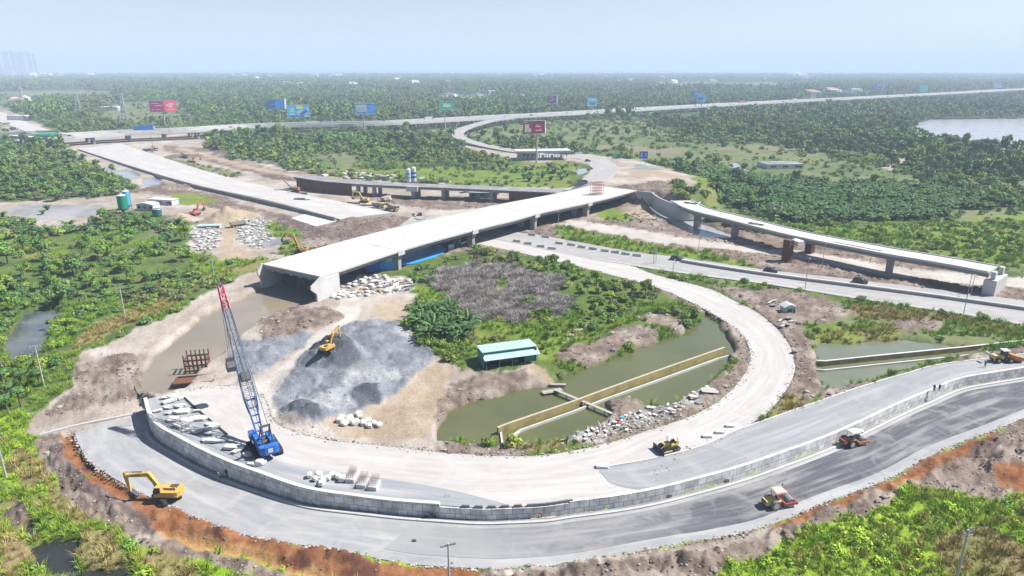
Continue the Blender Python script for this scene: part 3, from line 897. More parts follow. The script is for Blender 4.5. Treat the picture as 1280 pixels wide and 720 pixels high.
mb = MB(); z_ = -3.3 - .55
Q = [GLow(*p) for p in [(20,620),(180,660),(200,740),(0,760),(-20,700)]]
mb.slab([(p.x, p.y) for p in Q], z_ - .06, z_ )
tag(mb.build('marsh_pool', WM['marsh']), kind='structure')

# ------------------------------------------------------------------ light, sky, haze
w = bpy.data.worlds.new('World'); SC.world = w; w.use_nodes = True
wn = w.node_tree
sky = wn.nodes.new('ShaderNodeTexSky'); sky.sky_type = 'NISHITA'; sky.sun_disc = False
SE, SA_ = R(50), R(9)   # elevation; bearing from +x towards +y
sky.sun_elevation = SE; sky.sun_rotation = math.pi / 2 - SA_
sky.air_density = 1.0; sky.dust_density = 1.2; sky.ozone_density = 1.5; sky.altitude = 0
tn = wn.nodes.new('ShaderNodeMix'); tn.data_type = 'RGBA'; tn.blend_type = 'MULTIPLY'; tn.inputs[0].default_value = 1; tn.inputs[7].default_value = (.78, .70, .68, 1)
wn.links.new(sky.outputs[0], tn.inputs[6]); wn.links.new(tn.outputs[2], wn.nodes['Background'].inputs[0])
sky.air_density = 1.0; sky.ozone_density = 4.0; sky.dust_density = .4; wn.nodes['Background'].inputs[1].default_value = .085
sl = bpy.data.lights.new('sun', 'SUN'); sl.energy = 4.8; sl.angle = R(.55); sl.color = (1, .975, .94)
so = bpy.data.objects.new('sun', sl); COL.objects.link(so)
sd = Vector((math.cos(SE) * math.cos(SA_), math.cos(SE) * math.sin(SA_), math.sin(SE)))
so.rotation_euler = sd.to_track_quat('Z', 'Y').to_euler()
so.location = (200, 200, 400)
SC.view_settings.view_transform = 'Standard'; SC.view_settings.look = 'None'
SC.view_settings.exposure = 1.18; SC.view_settings.gamma = 1.0
SC.cycles.max_bounces = 5; SC.cycles.diffuse_bounces = 2; SC.cycles.glossy_bounces = 2; SC.cycles.transparent_max_bounces = 4; SC.cycles.volume_bounces = 2
SC.cycles.use_denoising = True
hz = MB(); hz.box((0, 12400, 160), (58000, 25400, 346))
hm = bpy.data.materials.new('haze'); hm.use_nodes = True; hn = hm.node_tree; hn.nodes.clear()
ho = hn.nodes.new('ShaderNodeOutputMaterial'); hv = hn.nodes.new('ShaderNodeVolumePrincipled')
hv.inputs['Color'].default_value = (.58, .70, .88, 1); hv.inputs['Density'].default_value = 0.00023; hv.inputs['Anisotropy'].default_value = 0.0
hn.links.new(hv.outputs[0], ho.inputs['Volume'])
tag(hz.build('haze', hm), kind='stuff')
# ------------------------------------------------------------------ retaining wall of interlocking panels
def panelmat():
    m = bpy.data.materials.new('wall_panels'); m.use_nodes = True; nt = m.node_tree; N = nt.nodes; L = nt.links; b = N['Principled BSDF']
    b.inputs['Roughness'].default_value = .9
    tc = N.new('ShaderNodeTexCoord'); mp = N.new('ShaderNodeMapping'); L.new(tc.outputs['UV'], mp.inputs[0])
    br = N.new('ShaderNodeTexBrick'); br.inputs['Scale'].default_value = 1; br.inputs['Brick Width'].default_value = 1.65; br.inputs['Row Height'].default_value = 1.3
    br.inputs['Mortar Size'].default_value = .045; br.inputs['Color1'].default_value = (.60,.585,.565,1); br.inputs['Color2'].default_value = (.44,.43,.42,1); br.inputs['Mortar'].default_value = (.17,.17,.17,1)
    L.new(mp.outputs[0], br.inputs[0])
    n = N.new('ShaderNodeTexNoise'); n.inputs['Scale'].default_value = .6; n.inputs['Detail'].default_value = 6; L.new(tc.outputs['Object'], n.inputs['Vector'])
    r = N.new('ShaderNodeMapRange'); r.inputs[1].default_value = .35; r.inputs[2].default_value = .65; r.inputs[3].default_value = .75; r.inputs[4].default_value = 1.2; L.new(n.outputs['Fac'], r.inputs[0])
    s = N.new('ShaderNodeVectorMath'); s.operation = 'SCALE'; L.new(br.outputs['Color'], s.inputs[0]); L.new(r.outputs[0], s.inputs['Scale']); L.new(s.outputs[0], b.inputs['Base Color'])
    return m
m_panel = panelmat()
wt = thing('retaining_wall', 'long curving concrete panel retaining wall between the white ring road and the lower grey road', 'wall')
W2 = resample(WALL, 300)
def idx_of(px, py, pts=W2):
    g = G(px, py, 0); return min(range(len(pts)), key=lambda i: (pts[i] - g).length)
ia, ib = idx_of(548, 632), idx_of(712, 627)
rows_top = []
def wall_piece(i0, i1, ztop, name):
    C = W2[i0:i1 + 1]; A = offset(C, -.30); B = offset(C, .30)
    va = []; U = []; L = 0; f = []
    for k, (a, b) in enumerate(zip(A, B)):
        if k: L += (C[k] - C[k - 1]).length
        zb = float(zlow(a.x)) - .3; zt = ztop
        va += [(a.x, a.y, zb), (a.x, a.y, zt), (b.x, b.y, zt), (b.x, b.y, zb)]
        U += [(L, 0), (L, zt - zb), (L, zt - zb + .6), (L, 0)]
    for k in range(len(C) - 1):
        for j in range(4):
            j2 = (j + 1) % 4
            f.append((4 * k + j, 4 * k + j2, 4 * (k + 1) + j2, 4 * (k + 1) + j))
    f.append((3, 2, 1, 0)); n = 4 * (len(C) - 1); f.append((n, n + 1, n + 2, n + 3))
    me = bpy.data.meshes.new(name); me.from_pydata(va, [], f); me.materials.append(m_panel)
    ul = me.uv_layers.new(name='UVMap'); li = np.zeros(len(me.loops), dtype=np.int32); me.loops.foreach_get('vertex_index', li)
    ul.data.foreach_set('uv', np.array(U, dtype=np.float32)[li].ravel())
    bm = bmesh.new(); bm.from_mesh(me); bmesh.ops.recalc_face_normals(bm, faces=bm.faces); bm.to_mesh(me); bm.free()
    o = bpy.data.objects.new(name, me); COL.objects.link(o); o.parent = wt; return o
wall_piece(0, ia, .42, 'wall_face')
wall_piece(ia, ib, -.02, 'wall_face')
wall_piece(ib, 299, .2, 'wall_face')
solid_ribbon('coping', W2[0:ia + 1], .72, .14, m_conc, .421, wt)
# the unfinished stretch: single panels standing up
C = resample(W2[ia:ib + 2], 22)
pn = MB(); hexp = [(-.78, 0), (-.78, .12), (-.6, .3), (-.6, .5), (.6, .5), (.6, .3), (.78, .12), (.78, 0)]
pn.prof(hexp, -.14, .14)
p0 = None
for k in range(1, 21):
    if k in (1, 2): continue
    a, b = C[k - 1], C[min(21, k + 1)]
    rz = math.atan2(b.y - a.y, b.x - a.x)
    if k % 2 == 0 and k < 15 or k >= 15:
        if p0 is None: p0 = pn.build('panel', m_panel, wt); o = p0
        else: o = p0.copy(); COL.objects.link(o); o.parent = wt
        o.location = (C[k].x, C[k].y, -.02); o.rotation_euler = (0, 0, rz)
# end wall of the lower road
ew = smooth([GLow(46, 547), GLow(100, 533), GLow(165, 520), GLow(182, 515)], 4)
tag(solid_ribbon('kerb_wall', ew, .5, .55, m_kerb, lambda x, y: float(zlow(x))), 'thin white kerb wall closing the left end of the lower grey road', 'kerb')

# ------------------------------------------------------------------ bridges
def deckbox(name, A, B, m, ztop, th_, parent, inset=0.0, drop=0.0, n=60):
    A = resample(A, n); B = resample(B, n)
    if 'deck' in name: occ([(p.x, p.y) for p in offset(A, -3)] + [(p.x, p.y) for p in offset(B, 3)[::-1]])
    mb = MB(); idx = []
    for a, b in zip(A, B):
        d = (b - a).normalized() * inset
        a2 = a + d; b2 = b - d
        za = (a.z if ztop is None else ztop) - drop; zb = (b.z if ztop is None else ztop) - drop
        idx.append([mb.pt((a2.x, a2.y, za)), mb.pt((b2.x, b2.y, zb)), mb.pt((b2.x, b2.y, zb - th_)), mb.pt((a2.x, a2.y, za - th_))])
    for a, b in zip(idx, idx[1:]):
        for k in range(4):
            j = (k + 1) % 4; mb.face((a[k], a[j], b[j], b[k]))
    mb.face(idx[0][::-1]); mb.face(idx[-1])
    o = mb.build(name, m, parent)
    bm = bmesh.new(); bm.from_mesh(o.data); bmesh.ops.recalc_face_normals(bm, faces=bm.faces); bm.to_mesh(o.data); bm.free()
    return o
DZ = 7.0
m_deck = mat('white_bridge_deck', (.56,.54,.505), (.47,.45,.42), scale=.16, c3=(.60,.58,.55), scale2=.05, rough=.9, detail=9)
m_girder = mat('girder_concrete', (.34,.335,.325), (.27,.265,.26), scale=.6, rough=.9)
m_pier = mat('pier_concrete', (.36,.355,.34), (.28,.275,.265), scale=.5, rough=.9, c3=(.41,.40,.385))
near = GL([(402,346),(512,310),(595,287),(640,276),(677,266),(747,251),(796,238)], DZ)
near = resample(smooth(near, 6), 60)
far = offset(near, 26.0)
br = thing('road_bridge', 'long wide white road bridge crossing the middle of the site, near end open', 'bridge')
deckbox('deck_slab', near, far, m_deck, DZ, .45, br)
for k in range(7):
    o0 = 1.0 + k * 4.0
    g1 = offset(near, o0); g2 = offset(near, o0 + 1.1)
    deckbox('girder', g1, g2, m_girder, DZ - .452, 1.35, br)
deckbox('deck_edge', offset(near, .02), offset(near, .35), m_conc, DZ + .16, .158, br)
deckbox('deck_edge', offset(near, 25.65), offset(near, 25.98), m_conc, DZ + .16, .158, br)
def near_at(px, pts=near):
    return min(range(len(pts)), key=lambda i: abs(640 + F * pts[i].x / depth(pts[i]) - px))
for px in (499, 596, 672, 736):
    i = near_at(px)
    t = (near[min(i + 1, 59)] - near[i - 1]).normalized(); nrm = Vector((-t.y, t.x, 0))
    mb = MB(); rz = math.atan2(nrm.y, nrm.x); c = near[i] + nrm * 13
    mb.box((c.x, c.y, DZ - 2.25), (24.6, 2.0, .9), rz=rz)
    pier = mb.build('pier_cap', m_pier, br)
    for s in (2.2, 9.4, 16.6, 23.8):
        p = near[i] + nrm * s
        mb = MB(); zb = min(th(p.x, p.y), 0) - .4
        mb.box((p.x, p.y, (zb + DZ - 2.7) / 2), (2.6, 1.5, DZ - 2.7 - zb), rz=rz)
        mb.build('pier', m_pier, br)
    mb = MB(); c = near[i] + nrm * 13; mb.box((c.x, c.y, DZ + .012), (25.2, .22, .02), rz=rz); mb.build('deck_joint', m_concd, br)
    mb = MB(); e = near[i] - nrm * .04
    q = near[i] - nrm * .10 + t * 0
    mb.box((q.x, q.y, DZ - .7), (.25, 3.2, 1.7), rz=rz); mb.build('joint_panel', m_conc, br)
# open end: back wall and side walls
t0_ = (near[1] - near[0]).normalized(); n0 = Vector((-t0_.y, t0_.x, 0)); rz0 = math.atan2(t0_.y, t0_.x)
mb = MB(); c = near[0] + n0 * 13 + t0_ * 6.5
mb.box((c.x, c.y, (DZ - .5 - 2.2) / 2), (.8, 25.2, DZ - .5 + 2.2), rz=rz0); mb.build('abutment_wall', mat('shaded_concrete', (.085,.09,.10), (.05,.055,.06), scale=.4), br)  # near-black colour stands in for the shade under the deck
mb = MB(); c = near[0] + n0 * 13 + t0_ * .45
mb.box((c.x, c.y, DZ - 1.0), (.6, 26, 1.0), rz=rz0); mb.build('end_beam', m_girder, br)
for s, nm in ((-.32, 'near'), (26.3, 'far')):
    k_ = .85 if nm == 'near' else .4
    mb = MB(); mb.xf = Matrix.Translation(near[0] + n0 * s - Vector((0, 0, DZ))) @ Matrix.Rotation(rz0, 4, 'Z')
    mb.prof([(6.4, -1.8), (6.4, DZ - .5), (.2, DZ - .5), (.2, DZ + .2), (-1.0 * k_, DZ + .2), (-5.6 * k_, DZ - 1.8), (-5.9 * k_, DZ - 2.6), (-3.4 * k_, DZ - 4.6), (-3.4 * k_, -1.8)], -.3, .3)
    mb.build('wing_wall', m_conc, br)
# wing wall and abutment at the far end
te = (near[59] - near[58]).normalized(); ne = Vector((-te.y, te.x, 0))
mb = MB(); c = near[59] + ne * 13 - te * .6
mb.box((c.x, c.y, 2.6), (.9, 25.6, 7.2), rz=math.atan2(te.y, te.x)); mb.build('abutment_wall', m_pier, br)
tag(solid_ribbon('wing_wall', [near[59] + Vector((.1, -.3, 0)), Vector((70.6, 337.5, 0))], .6, DZ + .3, m_conc, -.4, br), None)

# curved ramp bridge on the right
n2 = GL([(838,251),(860,262),(910,275),(985,294),(1060,309),(1110,318.5),(1175,329.5),(1235,340.5)], DZ)
n2 = resample(smooth(n2, 6), 50); f2 = offset(n2, 10.2)
rb = thing('ramp_bridge', 'narrow curved white ramp bridge on tall single columns at the right, still unfinished', 'bridge')
m_deck2 = mat('white_ramp_deck', (.60,.58,.55), (.50,.48,.455), scale=.2, rough=.9)
deckbox('deck_slab', n2, f2, m_deck2, DZ, .4, rb)
deckbox('box_girder', offset(n2, 1.5), offset(n2, 8.7), m_girder, DZ - .402, 1.5, rb)
deckbox('deck_edge', offset(n2, .02), offset(n2, .4), m_conc, DZ + .35, .348, rb)
deckbox('deck_edge', offset(n2, 9.8), offset(n2, 10.18), m_conc, DZ + .35, .348, rb)
gp = MB()
a, b = n2[33], n2[37]
gp.box(((a.x + b.x) / 2 + 2.6, (a.y + b.y) / 2 + 2.4, DZ + .03), ((b - a).length * 1.5, .7, .05), rz=math.atan2((b - a).y, (b - a).x))
gp.build('open_joint', m_dark, rb)
for px in (862, 909, 1110):
    i = near_at(px, n2); t = (n2[i + 1] - n2[i - 1]).normalized(); nn = Vector((-t.y, t.x, 0)); p = n2[i] + nn * 4.2; rz = math.atan2(t.y, t.x)
    zb = min(0, th(p.x, p.y)) - .5
    mb = MB(); mb.box((p.x, p.y, (zb + 5.1) / 2), (1.6, 2.8, 5.1 - zb), rz=rz); o = mb.build('pier', m_pier, rb)
    mb = MB(); mb.box((p.x, p.y, 4.85), (1.7, 4.6, .8), rz=rz, taper=1.0); mb.build('pier_head', m_pier, rb)
m_rust = mat('rusty_formwork_steel', (.20,.085,.05), (.13,.07,.05), scale=1.5, rough=.9, metal=.1)
for px, off, hh in ((984, 1.0, 6.2), (999, 8.4, 5.2)):
    i = near_at(px, n2); t = (n2[i + 1] - n2[i - 1]).normalized(); nn = Vector((-t.y, t.x, 0)); p = n2[i] + nn * (off); rz = math.atan2(t.y, t.x)
    if off < 3: p = GT(983, 327); hh = 8.4
    r = thing('formwork_tower', 'rusty steel pier formwork standing %s the ramp bridge' % ('on the near side of' if off < 3 else 'on the far side of'), 'formwork', (p.x, p.y, 0), rz)
    mb = MB(); mb.box((0, 0, hh / 2 - .2), (2.5, 2.5, hh)); mb.build('form_panel', m_rust, r)
    mb = MB()
    for k in range(int(hh / 1.05)):
        z = .5 + k * 1.05
        for sx_, sy_, lx, ly in ((0, 1.35, 2.9, .2), (0, -1.35, 2.9, .2), (1.35, 0, .2, 2.9), (-1.35, 0, .2, 2.9)):
            mb.box((sx_, sy_, z), (lx, ly, .22))
    mb.build('waler', m_rust, r)
    if off < 3:
        mb = MB(); mb.box((1.6, 2.4, 7.2), (3.4, 3.2, 1.6), ry=.08); mb.build('pier_cap', m_conc, r)
i = 49; t = (n2[49] - n2[48]).normalized(); nn = Vector((-t.y, t.x, 0)); rz = math.atan2(t.y, t.x)
p = n2[49] + nn * 5.1 + t * 1.2
mb = MB(); mb.box((p.x, p.y, 2.1), (3.4, 11.2, 5.6), rz=rz); mb.build('abutment', m_conc, rb)
for s_ in (1.2, 9.2):
    q = n2[49] + nn * s_ + t * 1.4
    mb = MB(); mb.box((q.x, q.y, 6.1), (1.2, 1.6, 2.4), rz=rz); mb.build('bearing_block', m_conc, rb)
# curved panel wall under the start of the ramp
cw = smooth([Vector((69.6, 339, 0)), Vector((70.2, 326, 0)), Vector((72.5, 313.5, 0)), Vector((77, 307.5, 0)), Vector((84, 308.5, 0)), Vector((87, 313, 0))], 5)
o = solid_ribbon('retaining_wall', cw, .5, 6.9, m_conc, 0.0, n=40, z0=-.5)
tag(o, 'tall curved grey panel wall holding the fill where the ramp bridge starts', 'wall')

# third bridge with brown formwork, further back
Z3 = 6.6
n3 = resample(smooth(GL([(366,221),(400,226),(440,229.5),(465,231),(517,233.5),(560,235),(640,238.5),(700,241)], Z3), 6), 50)
f3 = offset(n3, 11)
tb = thing('unfinished_bridge', 'grey unfinished side bridge with a dark brown formwork wall behind the plaza', 'bridge')
deckbox('deck_slab', n3, f3, m_concd, Z3, .4, tb)
deckbox('girder', offset(n3, .8), offset(n3, 10), m_girder, Z3 - .402, 1.1, tb)
for px in (446, 465, 517, 555, 617):
    i = near_at(px, n3); t = (n3[min(i + 1, 49)] - n3[i - 1]).normalized(); nn = Vector((-t.y, t.x, 0)); rz = math.atan2(t.y, t.x)
    for s in (1.6, 8.4):
        p = n3[i] + nn * s
        mb = MB(); mb.box((p.x, p.y, 2.3), (2.0 if px == 517 else 1.6, 1.8, 5.4), rz=rz); mb.build('pier', m_pier, tb)
    if px == 517:
        p = n3[i] - nn * .3; mb = MB(); mb.box((p.x, p.y, Z3 - 1.0), (6.5, 1.6, 2.7), rz=rz); mb.build('pier_cap', m_conc, tb)
for a_, b_, hh in ((370, 440, 5.9), (637, 700, 5.6)):
    i, j = near_at(a_, n3), near_at(b_, n3)
    fw = MB()
    seg = offset(n3, .15)[i:j + 1]
    o = solid_ribbon('formwork_wall', seg, .3, hh, m_rust, 0.1, tb)
    rb_ = MB()
    for p, q in zip(resample(seg, 28), resample(seg, 28)[1:]):
        d = q - p; rb_.box((p.x, p.y - .3, hh / 2), (.35, .3, hh), rz=math.atan2(d.y, d.x))
    rb_.build('formwork_rib', m_rust, tb)

# elevated highway in the distance
ZH = 7.5
m_far = mat('far_deck', (.60,.585,.56), (.52,.51,.49), scale=.05, rough=.9)
nh = GL([(-140,178),(-60,173),(0,170),(35,173.5),(80,172.5),(150,168),(245,164),(320,159),(400,157),(490,155),(585,150),(640,147),(715,143),(852,135),(960,129),(1060,124),(1135,120),(1210,116),(1280,112),(1400,107)], ZH)
nh = resample(smooth(nh, 6), 160)
for _k in range(0, 150, 10):
    _a = nh[_k:_k + 11]
    if _a[0].y > 950: occ([(p.x, p.y) for p in offset(_a, -95)] + [(p.x, p.y) for p in offset(_a, 40)[::-1]])
eh = thing('elevated_highway', 'long elevated highway on low piers running right across the background', 'bridge')
def scaled_off(d0, d1): return offset(nh, d0), offset(nh, d1)
a, b = scaled_off(0, 15); deckbox('deck_near', a, b, m_far, ZH, 1.3, eh, n=160)
a, b = scaled_off(19, 34); deckbox('deck_far', a, b, m_far, ZH + .4, 1.3, eh, n=160)
for d in (.2, 14.5, 19.3, 33.6):
    a, b = scaled_off(d, d + .4); deckbox('parapet', a, b, m_conc, ZH + (1.2 if d < 18 else 1.6), 1.19 if d < 18 else 1.19, eh, n=160)
L = 0
nhp = resample(nh, 110)
for k, p in enumerate(nhp):
    if k in (0, 109): continue
    t = (nhp[k + 1] - nhp[k - 1]).normalized(); nn = Vector((-t.y, t.x, 0)); rz = math.atan2(t.y, t.x)
    if k > 95: break
    mb = MB()
    for s in (3, 12, 22, 31):
        q = p + nn * s; mb.box((q.x, q.y, 2.9), (1.5, 1.9, 6.6), rz=rz)
    for s in (7.5, 26.5):
        q = p + nn * s; mb.box((q.x, q.y, 5.75 + (0 if s < 10 else .0)), (1.8, 13, .9), rz=rz)
    mb.build('pier_row', m_pier, eh)

# loop ramp coming down from it
lc = [(640,147.5,7.6),(616,150,7.4),(596,155,7.0),(578,161,6.0),(572,167,4.6),(578,173,3.2),(600,180,2.0),(640,188,1.0),(680,193,.5)]
lc = resample(smooth([G(*p) for p in lc], 6), 60)
ribbon('loop_ramp', offset(lc, -6), offset(lc, 6), m_hw, z='own', n=80, cross=3, thick=1.2, press=False)
for k in range(2, 34, 4):
    p = lc[k]; mb = MB(); mb.box((p.x, p.y, p.z / 2 - .5), (1.6, 5, max(.5, p.z - 1.2)))
    mb.build('pier', m_pier, eh)
tc_ = resample(smooth([GT(*p) for p in [(676,194),(705,196),(728,196),(748,202),(758,211),(750,220),(735,229),(715,236)]], 6), 60)
tc_ = [Vector((p.x, p.y, max(p.z, th(p.x, p.y)))) for p in tc_]
def drape(name, c, w0, w1, m, dz=.12, kind='structure'):
    occ([(p.x, p.y) for p in offset(c, -w0 * .6)] + [(p.x, p.y) for p in offset(c, w0 * .6)[::-1]])
    n = len(c); rows = []; uv = []
    cw = 5
    for i in range(n):
        a = c[max(0, i - 1)]; b = c[min(n - 1, i + 1)]; t = Vector((b.x - a.x, b.y - a.y, 0)).normalized(); nn = Vector((-t.y, t.x, 0)); w = w0 + (w1 - w0) * i / (n - 1)
        r = []; u = []
        for j in range(cw):
            p = c[i] + nn * w * (j / (cw - 1) - .5); r.append((p.x, p.y, max(th(p.x, p.y), th(c[i].x, c[i].y)) + dz)); u.append((i * .3, j / (cw - 1)))
        rows.append(r); uv.append(u)
    return tag(grid_mesh(name, rows, m, uv, thick=.6), kind=kind)
drape('toll_road', tc_, 22, 14, m_hw)
# road fork at ground level left of the highway and the yard road
drape('service_road', resample(smooth([GT(*p) for p in [(330,167),(400,165.5),(470,165),(540,164),(572,164)]], 5), 40), 12, 12, m_hw)
drape('service_road', resample(smooth([GT(*p) for p in [(-40,128),(0,146),(30,158),(62,170)]], 5), 40), 34, 20, m_ring, .5)

# ------------------------------------------------------------------ pond walls
m_yell = mat('algae_stained_concrete', (.38,.28,.09), (.44,.36,.18), scale=.7, rough=.9, c3=(.24,.19,.09), scale2=.3)
pw = thing('pond_wall', 'long ochre stained concrete channel wall crossing the green fish pond', 'wall')
pl = GL([(622,543),(640,536),(712,511),(756,494.5),(830,467.5),(905,441)], -1.0)
tp = [Vector((p.x, p.y, 0)) for p in pl]
solid_ribbon('wall_body', smooth(tp, 4), .5, 1.45, m_yell, -1.0, pw, z0=-1.2)
solid_ribbon('wall_top', smooth(tp, 4), .55, 1.53, mat('stained_wall_top', (.40,.35,.22), (.46,.42,.32), scale=1), -1.0, pw, z0=1.452)
lp = GL([(645,556),(643,545),(650,540),(712,518),(756,501),(830,474.5),(897,450),(912,446)], -1.0)
solid_ribbon('ledge', [Vector((p.x, p.y, 0)) for p in lp], .35, .5, m_conc, -1.0, pw, z0=-1.2)
for k in range(14):
    p = pl[0].lerp(pl[-1], (k + .5) / 14)
    i = min(range(len(tp) - 1), key=lambda i: abs((tp[i] + tp[i + 1]).length / 2 - p.length))
tag(solid_ribbon('dike', [Vector((p.x, p.y, 0)) for p in GL([(626,541),(628,556)], -1.0)], .35, .4, m_conc, -1.0, z0=-1.2), 'short white concrete cross wall at the lower left end of the pond channel', 'wall')
COL.objects['dike'].name = 'channel_end_wall'
pw2 = thing('pond_wall', 'ochre stained concrete channel wall between the two pale green ponds right of the ring road', 'wall')
p2 = GL([(1020,457),(1030,457.5),(1100,450),(1200,440),(1280,431),(1400,415)], -.9)
solid_ribbon('wall_body', [Vector((p.x, p.y, 0)) for p in p2], .4, 1.25, m_yell, -.9, pw2, z0=-1.2)
solid_ribbon('wall_top', [Vector((p.x, p.y, 0)) for p in p2], .55, 1.36, m_conc, -.9, pw2, z0=1.252)
p3_ = GL([(1020,463),(1030,464),(1100,456.5),(1200,446),(1280,437.5),(1400,421)], -.9)
solid_ribbon('ledge', [Vector((p.x, p.y, 0)) for p in p3_], .4, .35, m_conc, -.9, pw2, z0=-1.2)
m_wood = mat('grey_weathered_wood', (.34,.29,.24), (.24,.20,.165), scale=3, rough=.95)
m_woodl = mat('pale_planks', (.46,.42,.37), (.36,.32,.28), scale=3, rough=.9)
fb = thing('footbridge', 'narrow plank footbridge across the fish pond below the green roofed shed', 'footbridge')
A_ = G(694, 488, -.3); B_ = G(765, 517, -.2); d = B_ - A_
mb = MB(); mb.box((A_ + B_) / 2 + Vector((0, 0, .1)), (d.length, .75, .12), rz=math.atan2(d.y, d.x)); mb.build('plank', m_woodl, fb)
for k in range(6):
    q = A_.lerp(B_, (k + .3) / 6)
    for s in (-.4, .4):
        mb = MB(); mb.bar((q.x + s * .4, q.y + s * .8, -2.4), (q.x + s * .4, q.y + s * .8, .0), .07); mb.build('post', m_wood, fb)
for nm, px, sz, rz, lb in (('landing_stage', (690,489.5), (4.6, 1.6, .15), .35, 'small pale plank landing stage at the shore end of the footbridge'), ('moored_raft', (697,481.5), (3.6, .9, .25), -.05, 'narrow white plank raft floating above the landing stage')):
    p = G(*px, -.7); mb = MB(); mb.box((0, 0, 0), sz); mb.box((0, sz[1] * .3, .12), (sz[0] * .96, .2, .08)); mb.box((0, -sz[1] * .3, .12), (sz[0] * .96, .2, .08))
    tag(mb.build(nm, m_woodl, loc=(p.x, p.y, -.55), rz=rz), lb, 'raft' if 'raft' in nm else 'jetty')

# ------------------------------------------------------------------ buildings
m_groof = mat('pale_green_roof_sheet', (.36,.52,.48), (.42,.57,.53), scale=.4, rough=.5)
m_gwall = mat('turquoise_sheet_wall', (.06,.30,.25), (.05,.24,.21), scale=.5, rough=.6)
m_int = mat('dark_interior', (.05,.055,.05), rough=.9)
m_wht = mat('white_painted_sheet', (.62,.63,.63), (.55,.56,.56), scale=.5, rough=.5)
m_glass = mat('dark_window_glass', (.03,.045,.06), rough=.12, spec=.6)
sp = [G(605,461,0), G(671,452,0), G(591,451.5,0)]
ex = (sp[1] - sp[0]); LX = ex.length; rz = math.atan2(ex.y, ex.x)
sh = thing('shed', 'long turquoise sheet shed with pale green lean-to roof on the pond bank', 'shed', (sp[0].x, sp[0].y, .05), rz)
DY = 5.6
mb = MB(); mb.box((.06, DY / 2, 1.75), (.12, DY, 3.5)); mb.build('side_wall', m_gwall, sh)
mb = MB(); mb.box((LX - .06, DY / 2, 1.75), (.12, DY, 3.5)); mb.build('side_wall', m_wht, sh)
mb = MB(); mb.box((LX / 2, DY - .06, 1.6), (LX - .3, .12, 3.2)); mb.build('back_wall', m_gwall, sh)
mb = MB(); mb.box((LX / 2, .9, 3.1), (LX - .3, .1, .8)); mb.build('fascia', m_gwall, sh)
mb = MB(); mb.box((LX - 1.6, .3, 1.1), (2.4, .1, 2.2)); mb.build('front_wall', m_gwall, sh)
mb = MB(); mb.box((LX / 2, 3.2, 3.55), (LX + .4, 5.4, .1), rx=-.06); mb.build('roof', m_groof, sh)
mb = MB(); mb.box((LX / 2 + .1, -.25, 2.75), (LX + .6, 2.5, .08), rx=.26); mb.build('awning', m_groof, sh)
for k in range(5):
    mb = MB(); mb.bar((.3 + k * (LX - .6) / 4, -1.2, 0), (.3 + k * (LX - .6) / 4, -1.2, 2.4), .07); mb.build('post', m_wood, sh)
mb = MB(); mb.box((LX * .45, 2.4, .5), (3.2, 1.2, 1.0)); mb.box((LX * .62, 1.6, .4), (1.2, 1.6, .8)); mb.build('workbench', m_wood, sh)
mb = MB(); mb.box((LX / 2, DY / 2, .05), (LX - .3, DY - .3, .1)); mb.build('floor_slab', m_int, sh)

def hut(px, py, w, d, h, rz, label, wall, roof, name='hut', cat='hut', ridge=True, ztop=.8, win=3):
    p = GT(px, py)
    r = thing(name, label, cat, (p.x, p.y, p.z - .1), rz)
    mb = MB(); mb.box((0, 0, h / 2), (w, d, h)); mb.build('wall', wall, r)
    mb = MB()
    if ridge:
        mb.xf = Matrix.Rotation(0, 4, 'Z')
        mb.prof([(-w / 2 - .3, h + .01), (w / 2 + .3, h + .01), (w * .1, h + ztop), (-w * .1, h + ztop)], -d / 2 - .3, d / 2 + .3)
    else:
        mb.box((0, 0, h + .12), (w + .5, d + .5, .22))
    mb.build('roof', roof, r)
    for k in range(win):
        x = -w / 2 + w * (k + .5) / win
        mb = MB(); mb.box((x, -d / 2 - .02, h * .55), (w / win * .45, .08, h * .38)); mb.build('window', m_glass, r)
    mb = MB(); mb.box((w * .42, -d / 2 - .03, h * .38), (min(1, w * .12), .08, h * .7)); mb.build('door', m_int, r)
    return r
m_pgreen = mat('mint_painted_wall', (.42,.52,.47), rough=.7)
hut(984, 391, 3.2, 2.6, 2.2, .1, 'tiny mint green hut with white roof standing beside the ring road', m_pgreen, m_wht, win=1)
hut(659, 198, 15, 11, 5.5, .1, 'white flat roofed office block left of the toll canopy', m_wht, m_wht, name='toll_office', cat='building', ridge=False, win=5)
hut(186, 262, 9, 5, 3, -.2, 'white gabled site cabin right of the green silo', m_wht, m_wht, name='site_cabin', cat='cabin')
hut(205, 255, 14, 5, 2.6, -.25, 'long low white site shelter behind the white cabin', m_wht, m_wht, name='site_shelter', cat='shelter', ridge=False)
hut(603, 246, 14, 5, 2.6, .0, 'pale turquoise site container under the unfinished bridge', mat('pale_turquoise_sheet', (.22,.42,.40), rough=.5), m_groof, name='site_container', cat='container', ridge=False)
hut(590, 240, 9, 4, 2.6, .3, 'white site cabin beside the pale turquoise container', m_wht, m_wht, name='site_cabin', cat='cabin')
hut(262, 284, 9, 3.4, .9, .15, 'low white and green crate lying beside the sand heap', m_wht, m_groof, name='pale_crate', cat='crate', ridge=False, win=1)
hut(975, 209, 26, 16, 3, .1, 'low white walled enclosure among the green fields on the right', m_wht, m_concd, name='walled_enclosure', cat='building', ridge=False)

